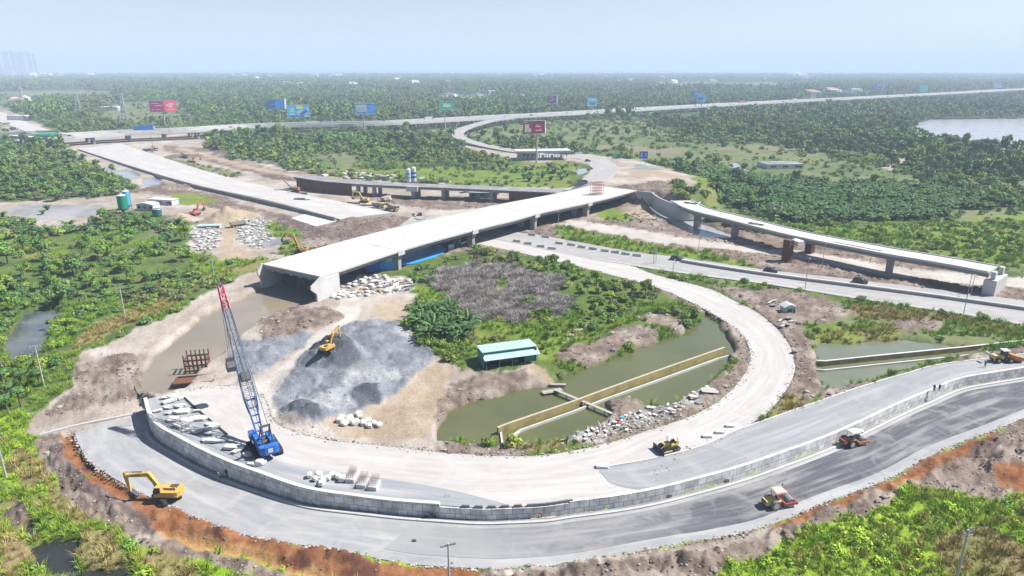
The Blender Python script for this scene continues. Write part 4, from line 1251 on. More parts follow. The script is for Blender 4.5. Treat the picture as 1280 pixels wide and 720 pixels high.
# toll canopy
p = GT(684, 200); tp_ = thing('toll_canopy', 'white flat toll plaza canopy on columns over the booths behind the billboard', 'canopy', (p.x, p.y, p.z), .12)
mb = MB(); mb.box((-3, 6, 6.4), (42, 15, 1.0)); mb.build('canopy_roof', m_wht, tp_)
mb = MB(); mb.box((-3, -2, 6.3), (42.4, .5, 1.5)); mb.build('fascia', m_conc, tp_)
for k in range(6):
    for y in (0, 12):
        mb = MB(); mb.bar((-20 + k * 7, y, 0), (-20 + k * 7, y, 5.95), .28); mb.build('column', m_wht, tp_)
m_blue = mat('blue_painted_steel', (.01,.11,.45), (.015,.13,.50), scale=1, rough=.45)
booth = None
for k in range(5):
    mb = MB(); mb.box((0, 0, 1.3), (1.6, 3.2, 2.6)); mb.box((0, 0, 2.7), (2, 3.6, .2))
    q = tp_.matrix_world @ Vector((0, 0, 0))
    v = Vector((-16.5 + k * 7, 5)); c_, s_ = math.cos(.12), math.sin(.12)
    if booth is None:
        booth = thing('toll_booth', 'small white toll booth with dark windows under the canopy', 'booth', (p.x + v.x * c_ - v.y * s_, p.y + v.x * s_ + v.y * c_, p.z + .1), .12, 'toll booths under the canopy')
        mb.build('booth_body', m_wht, booth); mb = MB(); mb.box((0, 0, 1.7), (1.7, 2.2, .9)); mb.build('window', m_glass, booth)
        btree = cache_tree(booth)
    else:
        dup(booth, (p.x + v.x * c_ - v.y * s_, p.y + v.x * s_ + v.y * c_, p.z + .1), .12, tree=btree)

for (hx_, hy_, hr) in ((638, 461, 11), (984, 393, 5), (659, 205, 16), (690, 200, 20), (186, 266, 8), (205, 258, 8), (975, 212, 16), (155, 268, 5), (197, 272, 5)):
    q = GT(hx_, hy_); OCC |= (GX - q.x) ** 2 + (GY - q.y) ** 2 < hr * hr
# silos
m_sgreen = mat('bright_green_silo_paint', (.0,.30,.16), (.0,.26,.14), scale=.8, rough=.45)
m_sblue = mat('sky_blue_silo_paint', (.10,.42,.62), rough=.45)
m_steel = mat('grey_steel', (.30,.31,.32), (.22,.23,.24), scale=1.5, rough=.5, metal=.3)
def silo(px, py, r, h, leg, m, label, band=None):
    p = GT(px, py); t = thing('silo', label, 'silo', (p.x, p.y, p.z - .1))
    mb = MB(); mb.bar((0, 0, leg), (0, 0, leg + h), r, n=24)
    mb.build('tank', m, t, smooth=False)
    mb = MB(); mb.bar((0, 0, leg - 1.6), (0, 0, leg), r * .25, r, n=24); mb.build('hopper', m, t)
    mb = MB(); mb.bar((0, 0, leg + h + .002), (0, 0, leg + h + .5), r, r * .5, n=24); mb.bar((0, 0, leg + h + .5), (0, 0, leg + h + 1.1), r * .22, n=12); mb.build('cap', m_wht, t)
    if band:
        for z in (.25, .55):
            mb = MB(); mb.bar((0, 0, leg + h * z), (0, 0, leg + h * (z + .16)), r + .03, n=24); mb.build('band', band, t)
    for k in range(4):
        a = math.pi / 4 + k * math.pi / 2
        mb = MB(); mb.bar((math.cos(a) * r * .9, math.sin(a) * r * .9, 0), (math.cos(a) * r * .9, math.sin(a) * r * .9, leg + .3), .14); mb.build('leg', m_steel, t)
    mb = MB()
    for k in range(int((leg + h) / .5)):
        mb.box((r + .12, 0, .3 + k * .5), (.05, .5, .05))
    mb.box((r + .12, .26, (leg + h) / 2), (.06, .05, leg + h)); mb.box((r + .12, -.26, (leg + h) / 2), (.06, .05, leg + h)); mb.build('ladder', m_steel, t)
    return t
silo(155, 266, 2.1, 6.3, 2.2, m_sgreen, 'bright green cement silo standing beside the white site cabins')
silo(160.5, 262, 1.7, 6.8, 2.4, m_sblue, 'light blue silo half hidden behind the green silo')
silo(511, 230, 1.5, 7.2, 1.6, m_wht, 'left one of the twin white and blue silos behind the unfinished bridge', m_sblue)
silo(517.5, 229.5, 1.5, 7.8, 1.6, m_wht, 'right one of the twin white and blue silos behind the unfinished bridge', m_blue)
silo(61, 183, 2.0, 8.5, 1.2, m_sblue, 'blue silo under the elevated highway at the far left')
p = GT(197, 270); t = thing('mixing_tank', 'squat dark green mixing tank in front of the white cabin', 'tank', (p.x, p.y, p.z))
mb = MB(); mb.bar((0, 0, .4), (0, 0, 3.2), 2.1, n=20); mb.build('tank', mat('dark_green_paint', (.02,.16,.12), rough=.5), t); mb = MB(); mb.bar((0, 0, 3.2), (0, 0, 3.5), 2.2, 2.0, n=20); mb.build('rim', m_steel, t); mb = MB(); mb.bar((0, 0, 0), (0, 0, .4), 1.6, n=12); mb.build('base', m_steel, t)

# blue sheet lying under the bridge
m_tarp = mat('blue_tarpaulin', (.03,.33,.85), (.05,.40,.90), scale=.4, rough=.35, bump=.05, bscale=1.2)
for k, (px, lb) in enumerate((([(497,331),(499,318),(515,313),(530,310),(548,307),(558,311),(553,318),(533,325),(514,330)], 'large bright blue tarpaulin spread in the shade beside the second bridge pier'), ([(478,338),(478,329),(492,327),(492,336)], 'small blue sheet hanging under the bridge left of the first pier'))):
    P = GL(px, .3)
    if k == 0:
        mb = MB(); mb.slab([(p.x, p.y) for p in P], .1, .42)
        o = mb.build('tarpaulin', m_tarp); tag(o, lb, 'tarpaulin')
mb = MB(); p = G(485, 338, 0)
mb.box((p.x, p.y, 1.5), (5.2, .2, 3.2), rz=.25); tag(mb.build('blue_sheet', m_tarp), 'upright blue sheet under the bridge left of the first pier', 'sheet')
mb = MB(); p = G(466, 340, 0)
mb.box((p.x, p.y, 1.5), (4.6, 2.4, 3.0), rz=.25); mb.box((p.x, p.y, 3.1), (5, 2.8, .2), rz=.25); tag(mb.build('blue_container', m_blue), 'small blue container in the shade under the near end of the bridge', 'container')
# red scaffold on the deck
i = near_at(748); 
p = Vector((41.5, 331, DZ)); sf = thing('scaffold_tower', 'red steel scaffold tower standing on the far end of the bridge deck', 'scaffold', p, .5)
m_red = mat('red_oxide_steel', (.36,.05,.035), rough=.6)
for x in range(4):
    for y in range(3):
        mb = MB(); mb.bar((x * 1.8 - 2.7, y * 1.8 - 1.8, 0), (x * 1.8 - 2.7, y * 1.8 - 1.8, 6.2), .09, n=4); mb.build('standard', m_red, sf)
for z in range(5):
    mb = MB(); z_ = .6 + z * 1.35
    for y in range(3): mb.bar((-2.9, y * 1.8 - 1.8, z_), (2.9, y * 1.8 - 1.8, z_), .08, n=4)
    for x in range(4): mb.bar((x * 1.8 - 2.7, -2, z_), (x * 1.8 - 2.7, 2, z_), .08, n=4)
    mb.build('ledger_ring', m_red, sf)

# ------------------------------------------------------------------ poles, lamps, pylons
m_pole = mat('pale_concrete_pole', (.46,.45,.43), rough=.8)
m_ins = mat('porcelain_insulator', (.5,.5,.5), rough=.3)
def htop(px, py, base):
    """height of something at base that reaches up to image row py"""
    b = (py - 360) / F
    # solve for z so that the point projects to py
    return CH + ((b * CP + SP) * -base.y) / (CP - b * SP) if False else CH - base.y * (b * CP + SP) / (CP - b * SP)
def upole(top, base, low=False, label='', lean=0, arms=1, gz=None):
    b = GLow(*base) if low else GT(*base)
    if gz is not None: b.z = gz
    h = CH - b.y * ((top[1] - 360) / F * CP + SP) / (CP - (top[1] - 360) / F * SP) - b.z
    t = thing('utility_pole', label, 'utility pole', b)
    mb = MB(); mb.bar((0, 0, -.6), (0, 0, h), .19, .12, n=8); mb.build('pole', m_pole, t)
    for k in range(arms):
        mb = MB(); mb.box((0, 0, h - .35 - .7 * k), (2.2, .14, .14), rz=.35); mb.build('crossarm', m_pole if not low else m_steel, t)
    for s in (-.95, -.3, .5, .95):
        mb = MB(); mb.bar((s * math.cos(.35), s * math.sin(.35), h - .28), (s * math.cos(.35), s * math.sin(.35), h + .12), .06, n=6); mb.build('insulator', m_ins, t)
    return t
upole((0,543),(8,597), True, 'tall leaning pale utility pole at the left edge beside the marsh')
upole((46,432),(55,482), False, 'pale concrete utility pole between the reed pond and the dirt bank')
upole((152,359),(157,400), False, 'pale concrete utility pole on the dry grass above the dirt bank')
upole((268,324),(268,350), False, 'short utility pole on the green strip above the brown pond')
upole((560,679),(562,735), True, 'utility pole with bent crossarm standing in the verge at the bottom centre')
upole((1206,662),(1193,735), True, 'utility pole with a cluster of insulators in the bright green weeds at the bottom right', arms=2)
upole((1,462),(-5,500), False, 'utility pole standing just beyond the left edge near the reed pond')

m_lampm = mat('lamp_mast_metal', (.45,.46,.47), rough=.5, metal=.3)
def lamp(top, base, label, group=None, rz=0, arm=2.2):
    b = GT(*base); h = CH - b.y * ((top[1] - 360) / F * CP + SP) / (CP - (top[1] - 360) / F * SP) - b.z
    t = thing('street_lamp', label, 'street lamp', b, rz, group)
    mb = MB(); mb.bar((0, 0, 0), (0, 0, h), .13, .08, n=6); mb.build('mast', m_lampm, t)
    mb = MB(); mb.bar((0, 0, h - .05), (arm, 0, h + .35), .06, n=5); mb.build('arm', m_lampm, t)
    mb = MB(); mb.box((arm + .3, 0, h + .36), (.9, .32, .14)); mb.build('lamp_head', m_lampm, t)
    return t
lamp((1211,342),(1204,394), 'tall street lamp beside the pale highway near the right edge', rz=4.4)
lamp((1011,322),(1006,363), 'street lamp beside the highway left of the second dark car', rz=4.4)
lamp((1028,303),(1027,336), 'thin lamp pole in the mud between ramp bridge and highway', rz=4.4)
lamp((1221,345),(1214,366), 'thin lamp pole just below the end of the ramp bridge', rz=4.4)
lamp((873,293),(872,325), 'thin lamp pole on the grass strip under the ramp bridge columns', rz=4.4)
lamp((698,264),(698,290), 'thin lamp pole beside the third pier of the long bridge', rz=4.4)
lamp((842,328),(841,342), 'short lamp pole on the green wedge below the first dark car', rz=1.2)
lamp((358,271),(358,289), 'thin site pole left of the white concrete pad', rz=0)
lamp((377,286),(378,307), 'thin site pole below the white concrete pad', rz=0)
# lamps along the elevated highway
l0 = None
nhl = resample(nh, 86)
for k in range(6, 74):
    p = nhl[k]; t = (nhl[k + 1] - nhl[k - 1]).normalized(); nn = Vector((-t.y, t.x, 0)); q = p + nn * 36
    x_ = 640 + F * q.x / depth(q)
    if x_ < -10 or x_ > 1290: continue
    if l0 is None:
        l0 = thing('street_lamp', 'thin grey street lamp along the far side of the elevated highway', 'street lamp', (q.x, q.y, .2), 0, 'lamps along the elevated highway')
        mb = MB(); mb.bar((0, 0, 0), (0, 0, 18.5), .22, .14, n=5); mb.build('mast', m_lampm, l0)
        mb = MB(); mb.box((0, -1.4, 18.5), (.3, 3.4, .3)); mb.build('arm', m_lampm, l0)
        ltree = cache_tree(l0)
    else: dup(l0, (q.x, q.y, .2), math.atan2(t.y, t.x), tree=ltree)

def pylon(top, base, w, label, m=None):
    b = GT(*base); h = CH - b.y * ((top[1] - 360) / F * CP + SP) / (CP - (top[1] - 360) / F * SP) - b.z
    t = thing('pylon', label, 'pylon', b, .3)
    r = max(.16, h * .009)
    def wd(z): return w * (1 - z / h) ** 1.3 * .5 + w * .06
    n = 9; mb = MB()
    for sx, sy in ((1, 1), (1, -1), (-1, -1), (-1, 1)):
        for k in range(n):
            z0, z1 = h * k / n, h * (k + 1) / n
            mb.bar((sx * wd(z0), sy * wd(z0), z0), (sx * wd(z1), sy * wd(z1), z1), r, n=4, caps=False)
    mb.build('leg_frame', m or m_lampm, t)
    mb = MB()
    for k in range(n):
        z0, z1 = h * k / n, h * (k + 1) / n; a, b2 = wd(z0), wd(z1)
        for (x0, y0, x1, y1) in ((1, 1, 1, -1), (1, -1, -1, -1), (-1, -1, -1, 1), (-1, 1, 1, 1)):
            mb.bar((x0 * a, y0 * a, z0), (x1 * b2, y1 * b2, z1), r * .6, n=3, caps=False)
            mb.bar((x0 * b2, y0 * b2, z1), (x1 * b2, y1 * b2, z1), r * .6, n=3, caps=False)
    mb.build('bracing', m or m_lampm, t)
    for z, l in ((.72, .55), (.84, .45), (.95, .35)):
        mb = MB(); mb.bar((-w * l, 0, h * z), (w * l, 0, h * z), r * .8, n=4); mb.bar((-w * l, 0, h * z), (0, 0, h * (z + .04)), r * .6, n=3); mb.bar((w * l, 0, h * z), (0, 0, h * (z + .04)), r * .6, n=3); mb.build('crossarm', m or m_lampm, t)
pylon((156,117),(158,160), 11, 'grey lattice electricity pylon behind the elevated highway left of the red billboard')
pylon((98,117),(100,146), 10, 'faint lattice pylon in the trees left of the nearest pylon')
pylon((28,103),(29,131), 12, 'very faint lattice pylon at the far left')
p = GT(499, 149); h = CH - p.y * ((121 - 360) / F * CP + SP) / (CP - (121 - 360) / F * SP)
t = thing('antenna_mast', 'pale antenna mast with wide ring platform between the blue and green billboards', 'mast', p)
mb = MB(); mb.bar((0, 0, 0), (0, 0, h), .9, .5, n=8); mb.build('mast', m_pole, t)
for z in (.62, .8, .95):
    mb = MB(); mb.box((0, 0, h * z), (10, 1, .5)); mb.box((0, 0, h * z + 1.5), (10, .3, .2)); mb.build('platform', m_pole, t)

# ------------------------------------------------------------------ billboards
def bmat(name, c, c2=None, s=.25):
    return mat('print_' + name, tuple(min(.9, x * 1.45) for x in c), c2 and tuple(min(.9, x * 1.45) for x in c2), scale=s, rough=.5, detail=2)
def billboard(cx, cy, wpx, hpx, base, face, marks, label, rz=0, side=None, vface=None, frame=None):
    b = GT(*base); D = b.y * CP + (CH - b.z) * SP
    # centre height
    bb = (cy - 360) / F; zc = CH - b.y * (bb * CP + SP) / (CP - bb * SP)
    D = b.y * CP + (CH - zc) * SP
    w = wpx * D / F; h = hpx * D / F
    x = (cx - 640) * D / F - b.x
    t = thing('billboard', label, 'billboard', b, rz or (R(-24) if vface is None and False else R(20)))
    mb = MB(); mb.bar((0, .8, -1), (0, .8, zc - b.z), w * .028 + .15, n=10); mb.build('mast', m_pole, t)
    tk = w * .05
    z0 = zc - b.z
    mb = MB(); mb.box((x, 0, z0), (w, tk, h)); pan = mb.build('panel', face, t)
    mb = MB(); e = h * .03
    mb.box((x, 0, z0 + h / 2 + e / 2), (w, tk * 1.3, e)); mb.box((x, 0, z0 - h / 2 - e / 2), (w, tk * 1.3, e)); mb.build('frame', frame or m_wht, t)
    if vface is not None:   # second face turned away
        mb = MB(); vx = x + w / 2
        mb.xf = Matrix.Translation((vx + .02 * w, 0, z0)) @ Matrix.Rotation(vface[1], 4, 'Z')
        mb.box((vface[0] * w / 2, 0, 0), (vface[0] * w, tk, h * 1.0)); mb.build('second_panel', vface[2], t)
        if len(vface) > 3:
            mb2 = MB(); mb2.xf = mb.xf
            for (u, v, a, c) in vface[3]:
                mb2.box((vface[0] * w * (u), -tk / 2 - .05, h * v), (vface[0] * w * a, .08, h * c))
            mb2.build('second_print', m_wht, t)
    k = 0
    for (mcol, rects) in marks:
        mb = MB()
        for (u, v, a, c, *r) in rects:
            mb.box((x + w * u, -tk / 2 - .05 - k * .03, z0 + h * v), (w * a, .08, h * c), ry=(r[0] if r else 0))
        mb.build('print', mcol, t); k += 1
    return t
W_ = m_wht
cm = bmat('shaded_red', (.38,.035,.13), (.30,.03,.14)); cr = bmat('sunlit_red', (.62,.06,.09)); pk = bmat('soft_pink', (.62,.32,.42))  # one red: left face darkened purple for shade, right face brightened as sunlit
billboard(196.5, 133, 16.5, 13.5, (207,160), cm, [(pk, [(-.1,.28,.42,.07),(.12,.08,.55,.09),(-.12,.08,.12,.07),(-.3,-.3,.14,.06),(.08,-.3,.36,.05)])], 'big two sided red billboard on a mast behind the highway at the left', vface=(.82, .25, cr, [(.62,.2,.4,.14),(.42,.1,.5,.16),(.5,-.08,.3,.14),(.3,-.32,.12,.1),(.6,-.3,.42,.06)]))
nb = bmat('navy', (.02,.06,.25), (.03,.12,.36)); bl = bmat('royal_blue', (.03,.16,.55), (.05,.25,.65)); cy_ = bmat('cyan', (.0,.34,.60), (.02,.42,.66)); gn = bmat('emerald', (.0,.32,.18), (.03,.38,.24)); mr_ = bmat('maroon', (.17,.015,.04), (.22,.02,.05)); tl = bmat('teal', (.06,.30,.42), (.1,.36,.5)); pu = bmat('plum', (.10,.03,.12)); lm = bmat('lime', (.42,.55,.20)); gy = bmat('steel_blue', (.10,.22,.36))
billboard(344.5, 130, 20, 11.5, (351,155), nb, [(bl, [(.22,.02,.5,.9)]), (W_, [(-.42,.36,.05,.08),(-.25,-.05,.3,.03)])], 'dark navy billboard, leftmost of the row of blue ones', vface=(.14, .5, W_))
billboard(372.5, 139, 27, 14, (371,162), cy_, [(W_, [(-.28,.1,.16,.34),(-.3,-.25,.2,.18),(.38,-.1,.09,.85,.35),(.1,-.14,.3,.35,-.4)]), (lm, [(.08,.32,.3,.28)]), (nb, [(-.1,-.44,.7,.1),(.24,-.12,.36,.24,-.5)])], 'cyan blue billboard with white and lime pattern')
billboard(456.5, 136, 25, 12.5, (456,165), bl, [(W_, [(-.2,.06,.54,.7)]), (cy_, [(-.2,.15,.4,.06),(-.22,-.02,.36,.05),(-.2,-.15,.42,.05),(.3,.1,.2,.12,.6),(.34,-.1,.22,.1,-.5)])], 'blue billboard with a large white field above the low piers')
billboard(558, 132.3, 19, 9.5, (557,163), gn, [(W_, [(.02,.05,.52,.5),(-.05,.3,.5,.1)]), (bmat('mint', (.35,.62,.45)), [(.0,0,.42,.3)])], 'green billboard with a pale centre above the ramp loop')
billboard(667, 159, 28, 15.5, (671,205), mr_, [(W_, [(-.4,.4,.16,.06),(-.34,.1,.2,.3),(-.38,-.2,.13,.35),(-.22,-.22,.14,.3)]), (bmat('rose', (.6,.35,.35)), [(.16,.18,.1,.05),(.2,.06,.26,.09),(.3,-.12,.06,.04),(.22,-.24,.3,.09)])], 'large dark maroon billboard on a tall grey mast in front of the toll canopy', vface=(.06, .5, W_))
billboard(690, 124.3, 12, 9.5, (691,142), pu, [(pk, [(-.1,.3,.4,.06),(.1,0,.3,.06),(-.2,-.1,.3,.05)])], 'small plum coloured billboard beyond the highway right of centre', vface=(.1, .5, W_))
billboard(740, 127.5, 13, 9, (740,147), tl, [(nb, [(.05,-.2,.6,.3)]), (bmat('pale_sky', (.3,.5,.62)), [(0,.32,.8,.2)])], 'small teal billboard beside the highway right of the plum one')
billboard(870, 117.6, 13.5, 8, (869,133), nb, [(gy, [(.1,.1,.5,.4)])], 'dark blue billboard, the rear one of the pair right of centre')
billboard(876.5, 122, 13.5, 8.5, (876,146), tl, [(nb, [(-.1,-.1,.5,.4)])], 'dark teal billboard, the front one of the pair right of centre')
billboard(1057.5, 115, 13.5, 7, (1058,124), gy, [(tl, [(0,.1,.6,.4)])], 'hazy steel blue billboard, leftmost of the far right group')
billboard(1083, 115.5, 10, 4.5, (1083,121), tl, [(gn, [(0,0,.6,.4)])], 'lowest hazy green billboard of the far right group')
billboard(1098.5, 108, 12.5, 6, (1097,120), nb, [(pk, [(0,.2,.5,.2)])], 'hazy violet billboard, highest of the far right group', vface=(.1, .5, W_))
billboard(1154, 110.7, 14, 7, (1154,121), gn, [(gy, [(0,0,.7,.5)])], 'hazy green billboard beside the highway at the far right')
billboard(1251, 106.5, 13, 6, (1234,116), gy, [(W_, [(.4,0,.08,.8)])], 'faintest pale billboard near the right edge of the highway')

# road signs
def sign(cx, cy, wpx, hpx, base, face, label, marks=(), n=2):
    b = GT(*base); bb = (cy - 360) / F; zc = CH - b.y * (bb * CP + SP) / (CP - bb * SP); D = b.y * CP + (CH - zc) * SP
    w = wpx * D / F; h = hpx * D / F; x = (cx - 640) * D / F - b.x; z0 = zc - b.z
    t = thing('road_sign', label, 'road sign', b)
    for k in range(n):
        xx = x + (0 if n == 1 else (k - .5) * w * .7)
        mb = MB(); mb.bar((xx, .2, -.3), (xx, .2, z0 + h / 2), .1, n=6); mb.build('post', m_lampm, t)
    mb = MB(); mb.box((x, 0, z0), (w, .12, h)); mb.build('panel', face, t)
    if marks:
        mb = MB()
        for (u, v, a, c, *r) in marks: mb.box((x + w * u, -.085, z0 + h * v), (w * a, .04, h * c), ry=(r[0] if r else 0))
        mb.build('marking', m_wht, t)
m_sb = mat('sign_blue', (.01,.13,.55), rough=.4); m_sg = mat('sign_green', (.0,.36,.20), rough=.4); m_or = mat('sign_orange', (.75,.22,.02), rough=.4); m_ye = mat('sign_yellow', (.75,.52,.02), rough=.4)
sign(804.5, 193.8, 10.5, 9, (805,206), m_sb, 'large blue direction sign on posts at the plaza behind the bridges', [(-.25,.1,.2,.5),(-.25,-.2,.35,.12,.5),(.25,.15,.3,.12),(.25,-.1,.35,.1)])
sign(768.5, 195, 7.5, 4.5, (769,203), m_sg, 'green direction sign left of the blue one at the plaza', [(0,.15,.6,.14),(0,-.15,.5,.14)])
sign(664, 140.3, 5.5, 4.5, (664,147), m_sb, 'small blue sign beside the elevated highway', [(0,0,.3,.4)])
sign(598, 171.3, 5, 4.2, (598,178), m_sb, 'small blue sign on the loop ramp', [(0,0,.2,.6)])
sign(561, 163.5, 7, 3, (561,168), m_sg, 'small green sign below the green billboard', [(0,0,.7,.2)])
sign(719, 289.8, 4, 3.8, (719,301), m_or, 'orange work sign on the grass strip beside the highway', [(0,.1,.5,.12)], n=1)
sign(849.5, 311, 3.6, 3.6, (849.5,320), m_ye, 'small yellow warning sign on the grass strip', [(0,0,.16,.5)], n=1)
sign(819.5, 313.5, 4.2, 4.5, (819,331), mat('sign_pale_green', (.45,.58,.5), rough=.4), 'pale two pole traffic sign beside the highway barrier blocks', [(0,.2,.7,.1)], n=2)
sign(59, 165.6, 29, 4.6, (60,172), m_sg, 'long green overhead direction sign on the elevated highway at the left', [(-.3,.1,.25,.14),(.0,.1,.2,.14),(.3,.1,.25,.14),(-.3,-.2,.2,.1),(.3,-.2,.2,.1)])
# ------------------------------------------------------------------ machines
m_yel = mat('machine_yellow', (.66,.37,.05), (.50,.36,.15), scale=1.5, rough=.6, c3=(.70,.42,.05), scale2=.6)
m_yelp = mat('sun_bleached_yellow', (.72,.55,.18), (.62,.46,.15), scale=1.5, rough=.6)
m_mred = mat('machine_red', (.45,.06,.06), (.36,.14,.11), scale=2, rough=.5)
m_mor = mat('machine_orange', (.60,.20,.05), (.46,.22,.10), scale=2, rough=.5)
m_blk = mat('black_track_rubber', (.022,.022,.024), (.05,.045,.04), scale=4, rough=.85)
m_dust = mat('dusty_track_steel', (.30,.27,.24), (.12,.11,.10), scale=5, rough=.9)
m_gun = mat('gunmetal', (.07,.075,.09), (.11,.11,.12), scale=3, rough=.5, metal=.3)
m_bul = mat('bright_crane_blue', (.01,.10,.42), (.05,.17,.46), scale=1.3, rough=.55)
m_tyre = mat('tyre_rubber', (.03,.03,.03), rough=.9)
m_rim = mat('pale_wheel_rim', (.55,.53,.48), rough=.6)

def track_prof(L, h, z=0.0):
    r = h / 2; pts = []
    for k in range(7):
        a = -math.pi / 2 + math.pi * k / 6; pts.append((L / 2 - r + math.cos(a) * r, z + r + math.sin(a) * r))
    for k in range(7):
        a = math.pi / 2 + math.pi * k / 6; pts.append((-L / 2 + r + math.cos(a) * r, z + r + math.sin(a) * r))
    return pts
def tracks(root, L, w, gauge, h, rz=0, side=m_dust):
    for s in (-1, 1):
        mb = MB(); mb.xf = Matrix.Rotation(rz, 4, 'Z')
        mb.prof(track_prof(L, h), s * gauge / 2 - w / 2, s * gauge / 2 + w / 2)
        n = int(L / .32)
        for k in range(n):
            x = -L / 2 + h / 2 + (L - h) * k / (n - 1)
            mb.box((x, s * gauge / 2, h + .02), (.14, w * 1.02, .07)); 
        tr = mb.build('track', m_blk, root)
        mb = MB(); mb.xf = Matrix.Rotation(rz, 4, 'Z')
        for x in (-L / 2 + h / 2, -L / 6, L / 6, L / 2 - h / 2):
            r_ = h * .36 if abs(x) > L / 3 else h * .2
            mb.bar((x, s * (gauge / 2 + w / 2 + .03), h / 2), (x, s * (gauge / 2 + w / 2 - .1), h / 2), r_, n=10)
        mb.build('roller_wheel', side, tr)

def beam(mb, a, b, w, h0, h1, y=0):
    """tapering box member in the xz plane"""
    a = Vector((a[0], 0, a[1])); b = Vector((b[0], 0, b[1])); d = (b - a).normalized(); n = Vector((-d.z, 0, d.x))
    mb.prof([((a - n * h0 / 2).x, (a - n * h0 / 2).z), ((b - n * h1 / 2).x, (b - n * h1 / 2).z), ((b + n * h1 / 2).x, (b + n * h1 / 2).z), ((a + n * h0 / 2).x, (a + n * h0 / 2).z)], y - w / 2, y + w / 2)

def excavator(loc, rz, label, body, J, trz=0.0, cabm=None, mark=None, bucket_curl=1.0):
    t = thing('excavator', label, 'excavator', loc, rz)
    tracks(t, 4.3, .62, 2.4, .95, trz)
    mb = MB(); mb.xf = Matrix.Rotation(trz, 4, 'Z'); mb.box((0, 0, .65), (2.0, 1.9, .5)); mb.bar((0, 0, .9), (0, 0, 1.15), .75, n=16); mb.build('undercarriage', m_gun, t)
    mb = MB(); mb.box((-.55, 0, 1.28), (4.0, 2.7, .26)); mb.box((-.7, -.55, 1.85), (2.4, 1.6, .86), taper=.93); mb.box((.95, -.95, 1.65), (1.0, .7, .5)); mb.box((-.9, .95, 1.75), (2.1, .72, .68), taper=.95)
    bd = mb.build('body', body, t)
    mb = MB(); mb.xf = Matrix.Rotation(0, 4, 'Z')
    pts = [(-2.0, -1.35), (-2.0, 1.35), (-2.55, 1.2), (-2.85, .7), (-2.92, 0), (-2.85, -.7), (-2.55, -1.2)]
    mb.slab(pts, 1.16, 2.15); mb.build('counterweight', body, t)
    mb = MB(); mb.box((-1.6, -.5, 2.32), (.8, .9, .06)); mb.box((-.9, -.5, 2.31), (.4, .8, .05)); mb.bar((-1.5, .1, 2.2), (-1.5, .1, 2.75), .07, n=8); mb.build('grille', m_gun, bd)
    mb = MB(); mb.prof([(.1, 1.42), (1.35, 1.42), (1.45, 2.1), (1.1, 3.0), (.1, 3.02)], .42, 1.34); cb = mb.build('cab', cabm or body, t)
    mb = MB(); mb.prof([(.22, 2.0), (1.36, 1.7), (1.39, 2.1), (1.1, 2.85), (.22, 2.88)], .40, 1.36); mb.prof([(1.0, 1.75), (1.42, 1.6), (1.47, 2.1), (1.15, 2.9), (1.0, 2.9)], .5, 1.26); mb.build('window', m_glass, cb)
    mb = MB(); P0, P1, P2, P3 = J
    beam(mb, P0, P1, .5, .5, .72); beam(mb, P1, P2, .46, .70, .38)
    mb.bar((P1[0], -.26, P1[1]), (P1[0], .26, P1[1]), .37, n=10); bm_ = mb.build('boom', body, t)
    if mark:
        mb = MB(); a, b = Vector((P1[0], 0, P1[1])), Vector((P2[0], 0, P2[1])); c = a.lerp(b, .5); an = -math.atan2(b.z - a.z, b.x - a.x)
        for s in (-1, 1):
            for k in range(6):
                q = a.lerp(b, .36 + .07 * k); mb.box((q.x, s * .235, q.z), (.19, .02, .2), ry=an)
        mb.build('lettering', m_gun, bm_)
    mb = MB(); beam(mb, P2, P3, .36, .55, .28)
    d = (Vector(P2) - Vector(P3)).normalized(); q = Vector(P2) + d * .7; beam(mb, P2, q, .36, .5, .3); mb.build('stick', body, t)
    mb = MB()
    def cyl(a, b, y, r=.09):
        a = Vector((a[0], y, a[1])); b = Vector((b[0], y, b[1])); m_ = a.lerp(b, .55); mb.bar(a, m_, r, n=8); mb.bar(m_, b, r * .55, n=8)
    for s in (-.36, .36): cyl((P0[0] + .3, P0[1] - .35), (Vector(P0).lerp(Vector(P1), .75)), s)
    cyl(Vector(P1).lerp(Vector(P2), .25) + Vector((0, .5)), q, 0); cyl(q + Vector((.1, -.1)), Vector(P2).lerp(Vector(P3), .85) + Vector((.25, 0)), 0, .07)
    mb.build('hydraulics', m_gun, t)
    b = P3; c = bucket_curl
    mb = MB(); pr = [(b[0] + .1, b[1] + .12), (b[0] + .25 * c, b[1] - .5), (b[0] - .1 * c, b[1] - 1.05), (b[0] - .8 * c, b[1] - 1.15), (b[0] - 1.15 * c, b[1] - .75), (b[0] - .55 * c, b[1] - .2)]
    mb.prof(pr, -.55, .55)
    for y in (-.45, -.15, .15, .45): mb.bar((b[0] - 1.1 * c, y, b[1] - .8), (b[0] - 1.35 * c, y, b[1] - .62), .06, .02, n=4)
    mb.build('bucket', m_gun, t)
    return t
e1 = GLow(209, 624)
m_ = (GX - e1.x) ** 2 + (GY - e1.y) ** 2 < 12; Z = np.where(m_, np.minimum(Z, e1.z), Z)
excavator((e1.x, e1.y, e1.z + .06), R(178), 'yellow excavator digging the red trench beside the lower grey road', m_yel, ((.75,1.9), (2.5,4.75), (6.4,4.35), (6.0,1.35)), R(-35), mark=True)
e2 = GT(411, 437)
excavator((e2.x, e2.y, e2.z - .3), R(62), 'yellow excavator standing on top of the dark gravel heap', m_yel, ((.75,1.9), (2.3,4.9), (5.2,5.9), (5.3,2.6)), R(20)).scale = (.76, .76, .76)
e3 = GT(245, 269)
excavator((e3.x, e3.y, e3.z), R(70), 'small red excavator at the sand heap right of the green tank', mat('faded_red', (.55,.16,.10), rough=.6), ((.75,1.9), (2.4,5.0), (5.4,5.6), (5.6,2.6)), 0)
e4 = GT(377, 317)
